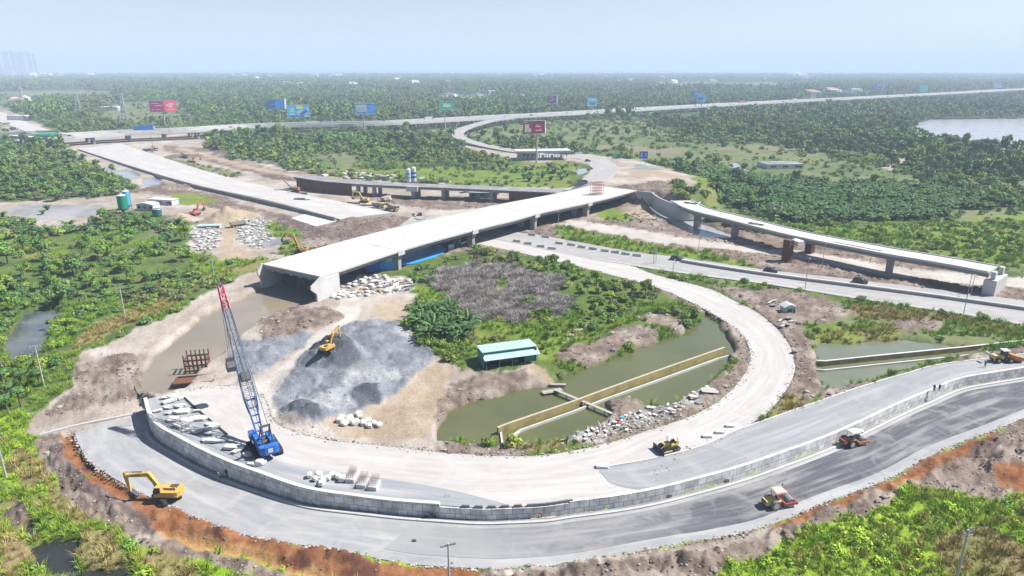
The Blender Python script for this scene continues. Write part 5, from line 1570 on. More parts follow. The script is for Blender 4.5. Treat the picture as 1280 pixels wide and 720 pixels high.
excavator((e4.x, e4.y, e4.z), R(162), 'yellow excavator mostly hidden behind the bridge deck, its arm reaching left', m_mor, ((.75,1.9), (2.6,6.0), (6.2,7.2), (8.0,5.0)), 0)

# crawler crane
cp = G(331, 563, .12)
cr_ = thing('crawler_crane', 'tall blue crawler crane with long lattice boom tipped in red beside the curved wall', 'crane', (cp.x, cp.y, .12), R(124))
tracks(cr_, 6.6, .95, 4.0, 1.15, R(0))
mb = MB(); mb.box((0, 0, .85), (3.2, 3.2, .6)); mb.bar((0, 0, 1.1), (0, 0, 1.5), 1.3, n=20); mb.build('undercarriage', m_gun, cr_)
mb = MB(); mb.box((-.9, 0, 1.68), (6.2, 3.1, .34)); mb.box((-.7, 1.05, 2.45), (4.4, .95, 1.25), taper=.96); mb.box((-.7, -1.05, 2.45), (3.6, .95, 1.25), taper=.96); mb.box((.2, 0, 2.15), (1.4, 1.1, .6)); mb.build('machinery_house', m_bul, cr_)
mb = MB(); mb.slab([(-3.3, -1.75), (-3.3, 1.75), (-4.3, 1.6), (-4.6, .9), (-4.6, -.9), (-4.3, -1.6)], 1.5, 3.0); cwt = mb.build('counterweight', m_bul, cr_)
mb = MB(); mb.box((-4.62, 0, 2.3), (.06, .8, .75)); mb.build('number_plate', m_wht, cwt)
mb = MB(); mb.prof([(1.3, 1.9), (2.9, 1.9), (3.0, 2.5), (2.6, 3.4), (1.3, 3.4)], .95, 1.95); cb = mb.build('cab', m_bul, cr_)
mb = MB(); mb.prof([(1.5, 2.4), (2.95, 2.25), (3.03, 2.5), (2.65, 3.25), (1.5, 3.25)], .92, 1.98); mb.build('window', m_glass, cb)
for yy in (0.0,):
    mb = MB()
    for s in (-.5, .5):
        mb.bar((-.2, s, 2.2), (-.2, s + .01, 2.21), .1, n=6)
        mb.bar((-1.2, s, 2.2), (-1.2, s, 2.3), .4, n=12)
    mb.bar((-1.2, -.6, 2.35), (-1.2, .6, 2.35), .45, n=14); mb.bar((-.1, -.6, 2.4), (-.1, .6, 2.4), .4, n=14); mb.build('winch_drum', m_gun, cr_)
mb = MB()   # gantry
for s in (-.9, .9):
    mb.bar((-.6, s, 2.8), (-2.6, s * .8, 6.2), .14, n=6); mb.bar((-3.2, s, 2.8), (-2.6, s * .8, 6.2), .12, n=6)
mb.bar((-2.6, -.9, 6.2), (-2.6, .9, 6.2), .22, n=8); mb.bar((-1.6, -.85, 4.5), (-1.6, .85, 4.5), .1, n=6); mb.build('gantry', m_gun, cr_)
B0 = Vector((2.2, 0, 1.9)); B1 = Vector((21.0, 0, 25.6)); BD = (B1 - B0); BL = BD.length; bd = BD.normalized(); bn = Vector((-bd.z, 0, bd.x)); by = Vector((0, 1, 0))
m_lat = mat('lattice_grey_blue', (.16,.22,.34), (.24,.27,.32), scale=.7, rough=.5)
m_tip = mat('boom_tip_red', (.55,.03,.10), (.65,.35,.38), scale=1.2, rough=.5)
def wy(s):
    return .55 + 1.55 * min(1, s / 7.0) if s < 9 else 2.1 - (s - 9) / (BL - 9) * 1.25
def wn(s):
    return .35 + .95 * min(1, s / 7.0) if s < 9 else 1.3 - (s - 9) / (BL - 9) * .65
def lattice(s0, s1, m, name, step=1.35, rc=.10, rd=.055):
    mb = MB(); n = max(2, round((s1 - s0) / step))
    for k in range(n):
        a = s0 + (s1 - s0) * k / n; b = s0 + (s1 - s0) * (k + 1) / n
        pa = [B0 + bd * a + by * sy * wy(a) / 2 + bn * sn * wn(a) / 2 for sy, sn in ((1, 1), (1, -1), (-1, -1), (-1, 1))]
        pb = [B0 + bd * b + by * sy * wy(b) / 2 + bn * sn * wn(b) / 2 for sy, sn in ((1, 1), (1, -1), (-1, -1), (-1, 1))]
        for q in range(4):
            mb.bar(pa[q], pb[q], rc, n=4, caps=False)
            q2 = (q + 1) % 4
            mb.bar(pa[q] if k % 2 else pa[q2], pb[q2] if k % 2 else pb[q], rd, n=3, caps=False)
            mb.bar(pb[q], pb[q2], rd, n=3, caps=False)
    return mb.build(name, m, cr_)
lattice(4.6, 25.2, m_lat, 'lattice_boom'); lattice(25.2, BL, m_tip, 'boom_tip', 1.0, .16, .11)
mb = MB()
for s in (-1, 1):
    a0 = B0 + by * s * .5; b0_ = B0 + bd * 7.6 + by * s * .85
    c = (a0 + b0_) / 2
    q = [a0 - bn * .35, b0_ - bn * .55, b0_ + bn * .55, a0 + bn * .35]
    i = [mb.pt(x - by * .09) for x in q] + [mb.pt(x + by * .09) for x in q]
    for f in ((3, 2, 1, 0), (4, 5, 6, 7), (0, 1, 5, 4), (1, 2, 6, 5), (2, 3, 7, 6), (3, 0, 4, 7)): mb.face([i[z] for z in f])
for k in range(5):
    s = 1 + k * 1.5; mb.bar(B0 + bd * s - by * (.5 + .35 * s / 7.6), B0 + bd * s + by * (.5 + .35 * s / 7.6), .16, n=6)
mb.build('boom_foot', m_bul, cr_)
mb = MB()   # inner winch cluster half-way up
c = B0 + bd * 11.5
mb.box(c + bn * .2, (1.6, 1.5, 1.5), ry=-.9); mb.bar(c - by * 1.1, c + by * 1.1, .5, n=10); mb.build('rope_guide', m_gun, cr_)
mb = MB()
for s in (-.5, .5): mb.bar(B0 + bd * (BL - 1) + by * s, Vector((-2.6, s, 6.3)), .05, n=4)
mb.bar(B0 + bd * (BL - .4) + by * .25, Vector((-.1, .2, 2.7)), .045, n=4); mb.bar(B0 + bd * (BL * .68) - bn * .4, Vector((2.4, .2, 5.2)), .05, n=4); mb.build('pendant_ropes', m_gun, cr_)
mb = MB()
tipp = B0 + bd * (BL + .2)
mb.bar(tipp - by * .5, tipp + by * .5, .5, n=14); mb.build('tip_sheave', m_gun, cr_)
mb = MB()
for s in (-.25, .25): mb.bar(tipp + Vector((.5, s, -.2)), Vector((tipp.x + .5, s * .6, 10.2)), .04, n=4)
mb.build('hoist_rope', m_gun, cr_)
mb = MB(); hx = tipp.x + .5
for s in (-1, 1): mb.prof([(hx + s * .1, 10.3), (hx + s * .25, 9.6), (hx + s * 1.2, 8.7), (hx + s * 1.1, 7.7), (hx + s * .1, 7.3), (hx + s * .02, 8.6)], -.8, .8)
mb.build('clamshell_bucket', m_gun, cr_)

# rollers
def roller(loc, rz, label, body, front, canopy, flag=False):
    t = thing('road_roller', label, 'road roller', loc, rz)
    mb = MB(); mb.box((-1.55, 0, 1.15), (2.3, 1.5, .7), taper=.92); mb.box((-1.5, 0, .8), (1.6, 1.2, .4)); mb.box((-.2, 0, .95), (1.1, 1.3, .3)); hd = mb.build('hood', body, t)
    mb = MB()
    for k in range(3): mb.box((-2.55, 0, 1.0 + k * .18), (.35, 1.1, .07))
    mb.build('grille', m_gun, hd)
    for s in (-1, 1):
        mb = MB(); mb.bar((-1.15, s * .78, .8), (-1.15, s * 1.28, .8), .8, n=20); w_ = mb.build('tyre', m_tyre if body is not m_yelp else m_dust, t)
        mb = MB(); mb.bar((-1.15, s * 1.285, .8), (-1.15, s * 1.31, .8), .5, n=16); mb.build('rim', m_rim, w_)
    mb = MB(); mb.bar((1.75, -1.02, .75), (1.75, 1.02, .75), .75, n=28); mb.build('drum', mat('worn_drum_steel', (.38,.38,.38), (.25,.25,.25), scale=2, rough=.4, metal=.4), t)
    mb = MB()
    for s in (-1, 1): mb.box((1.5, s * 1.17, .78), (2.3, .16, .42))
    mb.box((.42, 0, .85), (.3, 2.4, .5)); mb.box((2.68, 0, .7), (.3, 2.5, .42)); mb.build('drum_frame', front, t)
    mb = MB(); mb.box((-.2, 0, 1.25), (.6, .6, .18)); mb.box((-.45, 0, 1.6), (.12, .6, .6)); mb.bar((.25, 0, 1.1), (.15, 0, 1.75), .05, n=6); mb.bar((.15, -.2, 1.75), (.15, .2, 1.75), .05, n=6); mb.build('seat', m_gun, t)
    mb = MB()
    for x in (-.9, .55):
        for y in (-.7, .7): mb.bar((x, y, 1.1), (x, y, 2.75), .05, n=6)
    mb.build('canopy_post', m_gun, t)
    mb = MB(); mb.box((-.2, 0, 2.82), (2.1, 1.8, .12)); mb.box((-.2, 0, 2.93), (1.8, 1.5, .1)); mb.build('canopy', canopy, t)
    if flag:
        mb = MB(); mb.bar((.9, .5, 2.8), (.9, .5, 3.7), .03, n=4); mb.prof([(.9, 3.2), (.9, 3.7), (.5, 3.45)], .48, .52); mb.build('flag', m_mred, t)
    return t
p = GLow(972, 632); roller((p.x, p.y, p.z + .1), R(14), 'yellow road roller with pinkish canopy and red front frame on dark asphalt', m_yelp, m_mred, mat('faded_pink_canopy', (.62,.48,.42), (.55,.42,.36), scale=2), True)
p = GLow(1065, 556); roller((p.x, p.y, p.z + .1), R(18), 'red road roller with white canopy close to the long panel wall', m_mred, m_mor, m_wht)

# bulldozer
p = G(836, 562, .13); t = thing('bulldozer', 'small yellow bulldozer with dark blade on the grey verge of the ring road', 'bulldozer', p, R(203))
tracks(t, 3.4, .5, 1.9, .95)
mb = MB(); mb.box((.75, 0, 1.25), (1.5, .9, .8), taper=.92); mb.box((-.6, 0, 1.1), (1.3, 1.5, .5)); mb.box((-1.3, 0, 1.45), (.5, 1.4, .7)); mb.build('body', m_yelp, t)
mb = MB(); mb.box((1.53, 0, 1.2), (.05, .8, .7)); mb.bar((.7, .2, 1.6), (.7, .2, 2.3), .07, n=8); mb.build('radiator', m_gun, t)
mb = MB(); mb.box((-.5, 0, 1.5), (.5, .6, .15)); mb.box((-.75, 0, 1.8), (.12, .6, .55)); mb.build('seat', m_gun, t)
mb = MB()
for x in (-1.2, .1):
    for y in (-.65, .65): mb.bar((x, y, 1.3), (x, y, 2.6), .05, n=6)
mb.build('canopy_post', m_gun, t); mb = MB(); mb.box((-.55, 0, 2.65), (1.6, 1.6, .09)); mb.build('canopy', m_wht, t)
mb = MB(); mb.prof([(2.2, .05), (2.45, .0), (2.28, .5), (2.35, 1.1), (2.2, 1.15), (2.1, .5)], -1.65, 1.65); mb.build('blade', mat('blue_black_blade', (.035,.045,.09), rough=.45, metal=.2), t)
mb = MB()
for s in (-1.3, 1.3): mb.box((1.2, s, .5), (2.0, .12, .2))
mb.bar((1.3, .4, 1.3), (2.15, .4, .8), .07, n=6); mb.bar((1.3, -.4, 1.3), (2.15, -.4, .8), .07, n=6); mb.build('push_arm', m_yelp, t)

# articulated orange machine at the right edge
p = G(1254, 452, .14); t = thing('wheel_loader', 'orange articulated wheeled machine with dark canopy at the right edge', 'loader', p, R(0))
mb = MB(); mb.box((-1.7, 0, 1.35), (2.4, 1.6, .9), taper=.92); mb.build('rear_body', m_yelp, t)
mb = MB(); mb.prof([(.3, 1.3), (1.0, 2.1), (3.9, 1.3), (4.4, .7), (3.9, .5), (1.0, .8)], -.95, .95); mb.build('front_body', m_mor, t)
mb = MB(); mb.box((-.2, 0, 2.1), (1.0, 1.3, 1.1)); mb.build('cab', m_gun, t); mb = MB(); mb.box((-.1, 0, 2.95), (1.7, 1.7, .12)); mb.build('canopy', m_wht, t)
for x, y in ((-1.9, -1.0), (-1.9, 1.0), (.9, -1.0), (.9, 1.0)):
    mb = MB(); mb.bar((x, y - .25, .7), (x, y + .25, .7), .7, n=18); o = mb.build('tyre', m_tyre, t); mb = MB(); mb.bar((x, y - .27, .7), (x, y + .27, .7), .33, n=12); mb.build('rim', m_yelp, o)
mb = MB(); mb.bar((3.2, -.9, .62), (3.2, .9, .62), .6, n=20); mb.build('drum', m_gun, t)
mb = MB(); mb.box((-3.4, 0, 1.9), (1.6, .2, .15), ry=.3); mb.box((-4.1, 0, 2.15), (.3, 1.4, .5)); mb.build('rear_arm', m_wht, t)

# ------------------------------------------------------------------ road vehicles
def car(loc, rz, label, paint, suv=True):
    t = thing('car', label, 'car', loc, rz)
    H = 1.7 if suv else 1.45
    pr = [(-2.25, .35), (-2.3, .8), (-2.15, 1.0), (1.0, 1.02), (2.15, .85), (2.3, .6), (2.25, .35)]
    mb = MB(); mb.prof(pr, -.9, .9); mb.build('body', paint, t)
    mb = MB(); mb.prof([(-2.1, 1.0), (-1.85, H - .1), (-1.6, H), (.0, H), (.3, H - .08), (1.05, 1.02)], -.78, .78); cb = mb.build('cabin', m_glass, t)
    mb = MB(); mb.box((-.8, 0, H + .02), (1.9, 1.45, .05)); mb.build('roof', paint, t)
    for x in (-1.4, 1.4):
        for s in (-1, 1):
            mb = MB(); mb.bar((x, s * .72, .34), (x, s * .93, .34), .34, n=14); w_ = mb.build('wheel', m_tyre, t)
            mb = MB(); mb.bar((x, s * .935, .34), (x, s * .95, .34), .2, n=10); mb.build('rim', m_rim, w_)
    for s in (-.62, .62):
        mb = MB(); mb.box((2.27, s, .68), (.06, .35, .16)); mb.build('headlight', m_wht, t)
        mb = MB(); mb.box((-2.3, s, .8), (.05, .3, .18)); mb.build('tail_light', m_mred, t)
    return t
m_cbk = mat('car_black', (.02,.022,.025), rough=.25, spec=.6); m_cgr = mat('car_dark_grey', (.05,.055,.065), rough=.3, spec=.6); m_cwh = mat('car_white', (.6,.6,.6), rough=.3)
def onroad(px, py, z=.17): return G(px, py, z)
p = onroad(846, 325); car(p, R(-28), 'first dark car from the left, at the start of the highway barrier', m_cgr)
p = onroad(963, 340.5); car(p, R(-30), 'second dark car from the left, behind the highway barrier', m_cbk)
p = onroad(1075, 353.5); car(p, R(-31), 'black off-road car on the right end of the highway, behind the barrier', m_cbk)
p = GT(525, 270); car(p, R(100), 'dark car on the pale plaza just behind the long bridge', mat('car_maroon', (.10,.03,.035), rough=.3))
p = GT(735, 202); car(p, R(-20), 'dark car driving on the toll road behind the billboard', m_cgr)
def truck(loc, rz, label, cabm, cargo, kind='box', L=9.0, cat='truck', name='truck', sc=1.0):
    t = thing(name, label, cat, loc, rz); 
    if sc != 1: t.scale = (sc, sc, sc)
    mb = MB(); mb.box((0, 0, .85), (L, .9, .3)); mb.build('chassis', m_gun, t)
    mb = MB(); x = L / 2 - .9; mb.prof([(x - .9, .7), (x + .9, .7), (x + .9, 1.6), (x + .7, 2.7), (x - .9, 2.75)], -1.15, 1.15); cb = mb.build('cab', cabm, t)
    mb = MB(); mb.prof([(x + .2, 1.65), (x + .92, 1.65), (x + .73, 2.55), (x + .2, 2.55)], -1.17, 1.17); mb.build('window', m_glass, cb)
    cl = L - 2.2; cx = -L / 2 + cl / 2
    mb = MB()
    if kind == 'box': mb.box((cx, 0, 2.25), (cl, 2.45, 2.5))
    elif kind == 'tank': mb.bar((cx - cl / 2, 0, 2.1), (cx + cl / 2, 0, 2.1), 1.15, n=18)
    elif kind == 'mixer':
        mb.bar((cx - cl / 2, 0, 2.9), (cx - cl * .05, 0, 2.3), .6, 1.3, n=16); mb.bar((cx - cl * .05, 0, 2.3), (cx + cl / 2, 0, 1.8), 1.3, .8, n=16)
    else:
        mb.prof([(cx - cl / 2 - .3, 2.6), (cx - cl / 2 + .2, 1.2), (cx + cl / 2, 1.2), (cx + cl / 2, 2.8)], -1.2, 1.2)
    mb.build({'box': 'cargo_box', 'tank': 'tank', 'mixer': 'mixer_drum', 'tip': 'tipper_body'}[kind], cargo, t)
    for x in (-L / 2 + 1.0, -L / 2 + 2.3, L / 2 - 1.5):
        for s in (-1, 1):
            mb = MB(); mb.bar((x, s * .85, .5), (x, s * 1.2, .5), .5, n=14); w_ = mb.build('wheel', m_tyre, t)
            mb = MB(); mb.bar((x, s * 1.21, .5), (x, s * 1.22, .5), .25, n=10); mb.build('rim', m_rim, w_)
    return t
m_beige = mat('dusty_beige_paint', (.42,.34,.26), (.33,.27,.21), scale=2, rough=.8)
p = GT(490, 263); truck(p, R(-35), 'dusty concrete mixer truck on the pale plaza behind the long bridge', m_beige, m_beige, 'mixer', 8)
p = GT(474, 260); truck(p, R(-20), 'low dusty tipper truck left of the mixer truck', m_yelp, m_beige, 'tip', 6.5)
p = GT(483, 252); truck(p, R(60), 'pale dusty truck standing behind the mixer truck', m_wht, m_beige, 'tip', 6)
p = GT(378, 254.5); truck(p, R(-10), 'white and dark blue tipper truck below the green containers', m_wht, m_gun, 'tip', 7.5)
p = GT(478, 225); truck(p, R(5), 'pale mixer truck left of the twin white and blue silos', m_wht, m_beige, 'mixer', 9)
p = GT(348, 246)
for k, (px, py, l, lb) in enumerate(((353, 242, 7.5, 'left dark green skip on the approach road'), (372, 246, 9.5, 'right dark green skip on the approach road, under the small crane'))):
    p = GT(px, py); t = thing('skip', lb, 'skip', p, R(-12))
    mb = MB(); mb.prof([(-l / 2, .3), (l / 2, .3), (l / 2 + .5, 2.2), (l / 2 + .3, 2.2), (l / 2 - .2, .5), (-l / 2 + .2, .5), (-l / 2 - .3, 2.2), (-l / 2 - .5, 2.2)], -1.3, 1.3)
    mb.box((0, -1.3, 1.25), (l + .6, .12, 1.9)); mb.box((0, 1.3, 1.25), (l + .6, .12, 1.9)); mb.build('skip_body', mat('dark_green_skip', (.03,.16,.10), (.04,.20,.13), scale=1, rough=.7), t)
    mb = MB(); 
    for q in range(5): mb.box((-l / 2 + l * (q + .5) / 5, -1.38, 1.25), (.15, .1, 1.9))
    mb.build('rib', m_gun, t)
p = GT(369, 240); t = thing('mobile_crane', 'small red mobile crane with short lattice boom behind the green skips', 'crane', p, R(165))
tracks(t, 4, .6, 2.6, .9); mb = MB(); mb.box((-.5, 0, 1.9), (4.2, 2.6, 1.6), taper=.94); mb.build('machinery_house', mat('dull_red_paint', (.38,.12,.08), rough=.6), t)
mb = MB()
for s in (-.4, .4): mb.bar((1.3, s, 1.6), (8.0, s * .5, 7.5), .16, n=4)
for k in range(8):
    a = Vector((1.3, .4, 1.6)).lerp(Vector((8, .2, 7.5)), k / 8); b = Vector((1.3, -.4, 1.6)).lerp(Vector((8, -.2, 7.5)), (k + 1) / 8); mb.bar(a, b, .07, n=3)
mb.build('lattice_boom', m_gun, t); mb = MB(); mb.prof([(1.4, 1.2), (2.3, 1.2), (2.3, 2.0), (2.0, 2.6), (1.4, 2.6)], .6, 1.4); mb.build('cab', m_glass, t)

for k, (px, py, rz_, kd, lb) in enumerate(((186, 190, 20, 'tip', 'pale tipper truck at the upper end of the approach road'), (196, 188, -60, 'tip', 'second pale tipper truck right of the first at the upper end of the approach road'), (232, 197, -30, 'mixer', 'dusty mixer truck on the brown strip right of the approach road'), (18, 163, 30, 'box', 'white box truck on the yard road at the far left'), (8, 156, 30, 'tip', 'tipper truck on the yard road at the left edge'), (30, 172, 0, 'tip', 'dusty tipper truck under the left end of the elevated highway'), (616, 243, 10, 'tip', 'pale tipper truck under the unfinished bridge'), (300, 283, 40, 'tip', 'dusty tipper truck beside the sand track'))):
    p = GT(px, py); truck(p, R(rz_), lb, m_wht if k % 2 else m_beige, m_beige if k % 3 else m_gun, kd, 8)
for k, (px, py, rz_, lb) in enumerate(((192, 187.5, 120, 'excavator working at the upper end of the approach road'), (240, 203, 20, 'excavator on the brown strip right of the approach road'), (455, 253, 170, 'small excavator beside the brown formwork wall'))):
    p = GT(px, py); excavator(p, R(rz_), lb, (m_mor, m_yel, m_yelp)[k], ((.75,1.9), (2.4,5.0), (5.4,5.6), (6.2,2.6)), 0)
# traffic on the elevated highway
def onhigh(px, lane):
    pts = offset(nh, lane); i = near_at(px, pts); i = min(max(i, 1), len(pts) - 2); t = pts[i + 1] - pts[i - 1]
    return Vector((pts[i].x, pts[i].y, ZH + (.42 if lane > 18 else .02))), math.atan2(t.y, t.x)
q, a = onhigh(62, 8); truck(q, a, 'green tanker lorry on the elevated highway near its left end', m_gun, mat('tanker_green', (.03,.42,.22), rough=.4), 'tank', 15, sc=1.35)
q, a = onhigh(173, 24); truck(q, a, 'long blue box lorry on the elevated highway left of the red billboard', m_wht, m_blue, 'box', 15, sc=1.3)
q, a = onhigh(393, 9); truck(q, a, 'white coach on the elevated highway left of the blue and white billboard', m_wht, m_wht, 'box', 14, cat='coach', name='coach', sc=1.1)
q, a = onhigh(545, 23); truck(q, a, 'white and red lorry on the elevated highway beside the green billboard', m_mred, m_wht, 'box', 12)
q, a = onhigh(924, 24); truck(q, a, 'red lorry far along the elevated highway on the right', m_mred, mat('lorry_rose', (.55,.12,.18), rough=.5), 'box', 15, sc=1.2)
q, a = onhigh(800, 9); truck(q, a, 'white lorry on the elevated highway in the middle of its right half', m_wht, m_wht, 'box', 9)
q, a = onhigh(749, 9); truck(q, a, 'cream van on the elevated highway behind the teal billboard', m_wht, m_wht, 'box', 7, cat='van', name='van')
q, a = onhigh(706, 8); car(q, a, 'white car on the elevated highway below the plum billboard', m_cwh, True)
q, a = onhigh(640, 9); carx = car(q, a, 'small pale car far away on the elevated highway', m_cwh, False); carx['group'] = 'small distant cars on the elevated highway'
ctree = cache_tree(carx)
q, a = onhigh(480, 23); cary = car(q, a, 'small dark car far away on the elevated highway', m_cbk, True); cary['group'] = 'small distant dark cars on the elevated highway'
dtree = cache_tree(cary)
for k, px in enumerate((98, 143, 205, 300, 440, 600, 670, 815, 890, 905, 935, 950, 985, 1000, 1018, 1035, 1060, 1085, 1110, 1147, 1180, 1186, 1220, 1260)):
    q, a = onhigh(px + rnd.uniform(-5, 5), rnd.choice((4, 9, 23, 28)))
    dup(cary if k % 3 == 0 else carx, q, a, tree=dtree if k % 3 == 0 else ctree)
for k, px in enumerate((870, 995, 1130, 1178)):
    q, a = onhigh(px, 24 if k % 2 else 9)
    truck(q, a, ('white lorry just right of the paired dark billboards', 'white lorry near the leftmost hazy billboard', 'pale lorry between two hazy billboards', 'pale lorry right of the hazy green billboard')[k], m_wht, m_wht, 'box', 12)

# ------------------------------------------------------------------ barge and rusty frame in the brown pond
p = G(243, 480, -1.2); t = thing('barge', 'rusty brown steel barge moored in the brown pond beside the white road', 'barge', p, R(12))
mb = MB(); mb.slab([(-4.4, -2.0), (4.2, -2.0), (4.6, -1.6), (4.6, 2.0), (-3.8, 2.0)], -.4, .9); mb.build('hull', mat('dark_green_hull', (.03,.05,.045), (.07,.05,.04), scale=1, rough=.8), t)
mb = MB(); mb.box((.2, -1.9, 1.1), (8.6, .2, .4)); mb.box((.4, 1.9, 1.1), (8.2, .2, .4)); mb.box((4.4, 0, 1.1), (.2, 3.7, .4)); mb.box((-3.9, 0, 1.1), (.2, 3.7, .4)); mb.box((.2, 0, .93), (8.0, 3.6, .06)); mb.build('deck_coaming', m_rust, t)
p = G(248, 463, -1.2); t = thing('pile_frame', 'rusty upright steel pile frame standing in the pond behind the barge', 'frame', p, R(12))
for z in range(3):
    mb = MB(); mb.box((0, -1.6, .6 + z * 1.3), (5, .3, .3)); mb.box((0, 1.6, .6 + z * 1.3), (5, .3, .3)); mb.box((-2.4, 0, .6 + z * 1.3), (.3, 3, .3)); mb.box((2.4, 0, .6 + z * 1.3), (.3, 3, .3)); mb.build('cross_member', m_rust, t)
for x in range(6):
    for y in (-1.6, 1.6):
        mb = MB(); mb.bar((x * .95 - 2.4, y, -1), (x * .95 - 2.4, y, 4.6), .16, n=5); mb.build('pile', m_rust, t)

# ------------------------------------------------------------------ loose things
def family(name, label, cat, group, builder, spots, mats):
    """builder(k) gives an MB; spots: (location, rz, scale)"""
    protos = []
    for k, (loc, rz, sc_x) in enumerate(spots):
        if len(protos) < len(mats):
            o = builder(len(protos)).build(name, mats[len(protos)]); protos.append(o)
        else:
            o = protos[k % len(protos)].copy(); COL.objects.link(o)
        o.location = loc; o.rotation_euler = (rnd.uniform(-.12, .12), rnd.uniform(-.12, .12), rz); o.scale = (sc_x, sc_x, sc_x)
        tag(o, label, cat, group)
def rockmb(seed, sx, sy, sz, rough=.25, sub=2):
    r = random.Random(seed); bm = bmesh.new(); bmesh.ops.create_icosphere(bm, subdivisions=sub, radius=.5)
    mb = MB()
    for v in bm.verts:
        k = 1 + (float(fbm(v.co.x * 2 + seed, v.co.y * 2 + v.co.z * 3, .6, 2, seed)) - .5) * 2 * rough
        c = v.co * k
        for a in range(3):
            c[a] = max(-.36, min(.36, c[a]))
        mb.pt((c.x * sx, c.y * sy, c.z * sz))
    for f in bm.faces: mb.face([v.index for v in f.verts])
    bm.free(); return mb
def brokenslab(seed, sx, sy, sz):
    r = random.Random(seed); mb = MB(); n = r.choice((4, 5, 6)); pts = []
    for k in range(n):
        a = 2 * math.pi * (k + r.uniform(-.25, .25)) / n; pts.append((math.cos(a) * sx / 2 * r.uniform(.8, 1.15), math.sin(a) * sy / 2 * r.uniform(.8, 1.15)))
    mb.slab(pts, -sz / 2, sz / 2); return mb
m_wslab = mat('broken_white_concrete', (.66,.64,.60), (.50,.48,.445), scale=2, rough=.9)
m_bag = mat('white_bulk_bag_cloth', (.75,.74,.71), (.62,.60,.57), scale=3, rough=.9)
def gspot(px, py, dz=0, low=False, z=None):
    p = GLow(px, py) if low else (G(px, py, z) if z is not None else GT(px, py)); return Vector((p.x, p.y, p.z + dz))
# slabs left and right of the sand track
R1 = random.Random(3)
def inpoly1(x, y, P):
    c = False; j = len(P) - 1
    for i in range(len(P)):
        if (P[i][1] > y) != (P[j][1] > y) and x < (P[j][0] - P[i][0]) * (y - P[i][1]) / (P[j][1] - P[i][1]) + P[i][0]: c = not c
        j = i
    return c
def fill(P, n, md, r=R1, tries=4000):
    xs = [p[0] for p in P]; ys = [p[1] for p in P]; out = []
    while len(out) < n and tries:
        tries -= 1
        x = r.uniform(min(xs), max(xs)); y = r.uniform(min(ys), max(ys))
        if inpoly1(x, y, P) and all(abs(x - a) > md * 1.3 or abs(y - b) > md * .5 for a, b in out): out.append((x, y))
    return out
S1 = fill([(233,288),(262,284),(277,292),(268,312),(245,314),(236,305)], 36, 3.6); S2 = fill([(299,272),(333,275),(341,300),(318,312),(297,300)], 50, 3.6)
family('concrete_slab', 'broken pale concrete slab in the field of slabs left of the sand track', 'slab', 'slabs left of the sand track', lambda k: brokenslab(k, 2.8, 1.8, .5), [(gspot(x, y, .28), R1.uniform(-1.6, 1.6), R1.uniform(.5, 1.3)) for x, y in S1], [m_wslab] * 4)
family('concrete_slab', 'broken pale concrete slab in the field of slabs right of the sand track', 'slab', 'slabs right of the sand track', lambda k: brokenslab(k + 9, 2.8, 1.8, .5), [(gspot(x, y, .28), R1.uniform(-1.6, 1.6), R1.uniform(.5, 1.3)) for x, y in S2], [m_wslab] * 4)
S3 = fill([(186,500),(222,494),(280,545),(330,585),(300,574),(258,556),(226,540),(202,522)], 24, 7)
family('concrete_fragment', 'irregular white concrete fragment on the grey pavement along the wall near the crane', 'fragment', 'white fragments along the curved wall', lambda k: brokenslab(k + 30, 2.6, 1.5, .3), [(gspot(x, y, .38, z=.12), R1.uniform(-.5, .9), R1.uniform(.6, 1.5)) for x, y in S3], [m_wslab] * 5)
S4 = fill([(405,366),(430,358),(450,345),(485,345),(520,352),(500,362),(460,370),(420,374)], 60, 5)
family('rubble_block', 'pale broken block in the rubble below the near end of the long bridge', 'rubble block', 'rubble below the near end of the bridge', lambda k: rockmb(k + 3, 3.0, 2.2, 1.5), [(gspot(x, y, .25), R1.uniform(0, 3), R1.uniform(.5, 1.15)) for x, y in S4], [m_wslab, m_bag, m_beige, m_wslab])
S5 = [(383,376),(389,374),(395,372),(401,371),(409,369),(416,370),(424,367),(430,366)]
family('rubble_block', 'white stone block in the row at the foot of the white wing wall', 'stone block', 'blocks at the foot of the wing wall', lambda k: rockmb(k + 13, 2.6, 2.0, 1.6), [(gspot(x, y, .4), R1.uniform(0, 3), R1.uniform(.7, 1.1)) for x, y in S5], [m_bag] * 2)
S6 = [(425,527),(431,531),(437,525),(444,530),(450,523),(455,531),(461,528),(468,531),(474,533),(428,523),(448,519),(462,534)]
family('sandbag', 'dusty white bulk bag in the pile on the sand below the gravel heaps', 'bulk bag', 'bulk bags on the sand', lambda k: rockmb(k + 23, 2.0, 1.5, 1.2, .2), [(gspot(x, y, .45), R1.uniform(0, 3), R1.uniform(.7, 1.15)) for x, y in S6], [m_bag] * 3)
S7 = [(387,597),(394,601),(399,596),(404,603),(410,600),(415,597),(422,598),(402,607),(428,601)]
family('bulk_bag', 'white bulk bag in the cluster on the grey pavement at lower centre', 'bulk bag', 'bulk bags near the wall at lower centre', lambda k: rockmb(k + 43, 1.7, 1.4, 1.3, .15), [(gspot(x, y, .5, z=.12), R1.uniform(0, 3), R1.uniform(.75, 1.1)) for x, y in S7], [m_bag] * 3)
for k, (x, y, lb) in enumerate(((325, 581, 'single white bulk bag with dark base just right of the blue crane tracks'), (303, 562, 'small white bag lying left of the crane tracks'))):
    o = rockmb(60 + k, 2.0 - .5 * k, 1.6, 1.6 - .8 * k, .15).build('bulk_bag', m_bag); o.location = gspot(x, y, .5, z=.12); tag(o, lb, 'bulk bag')
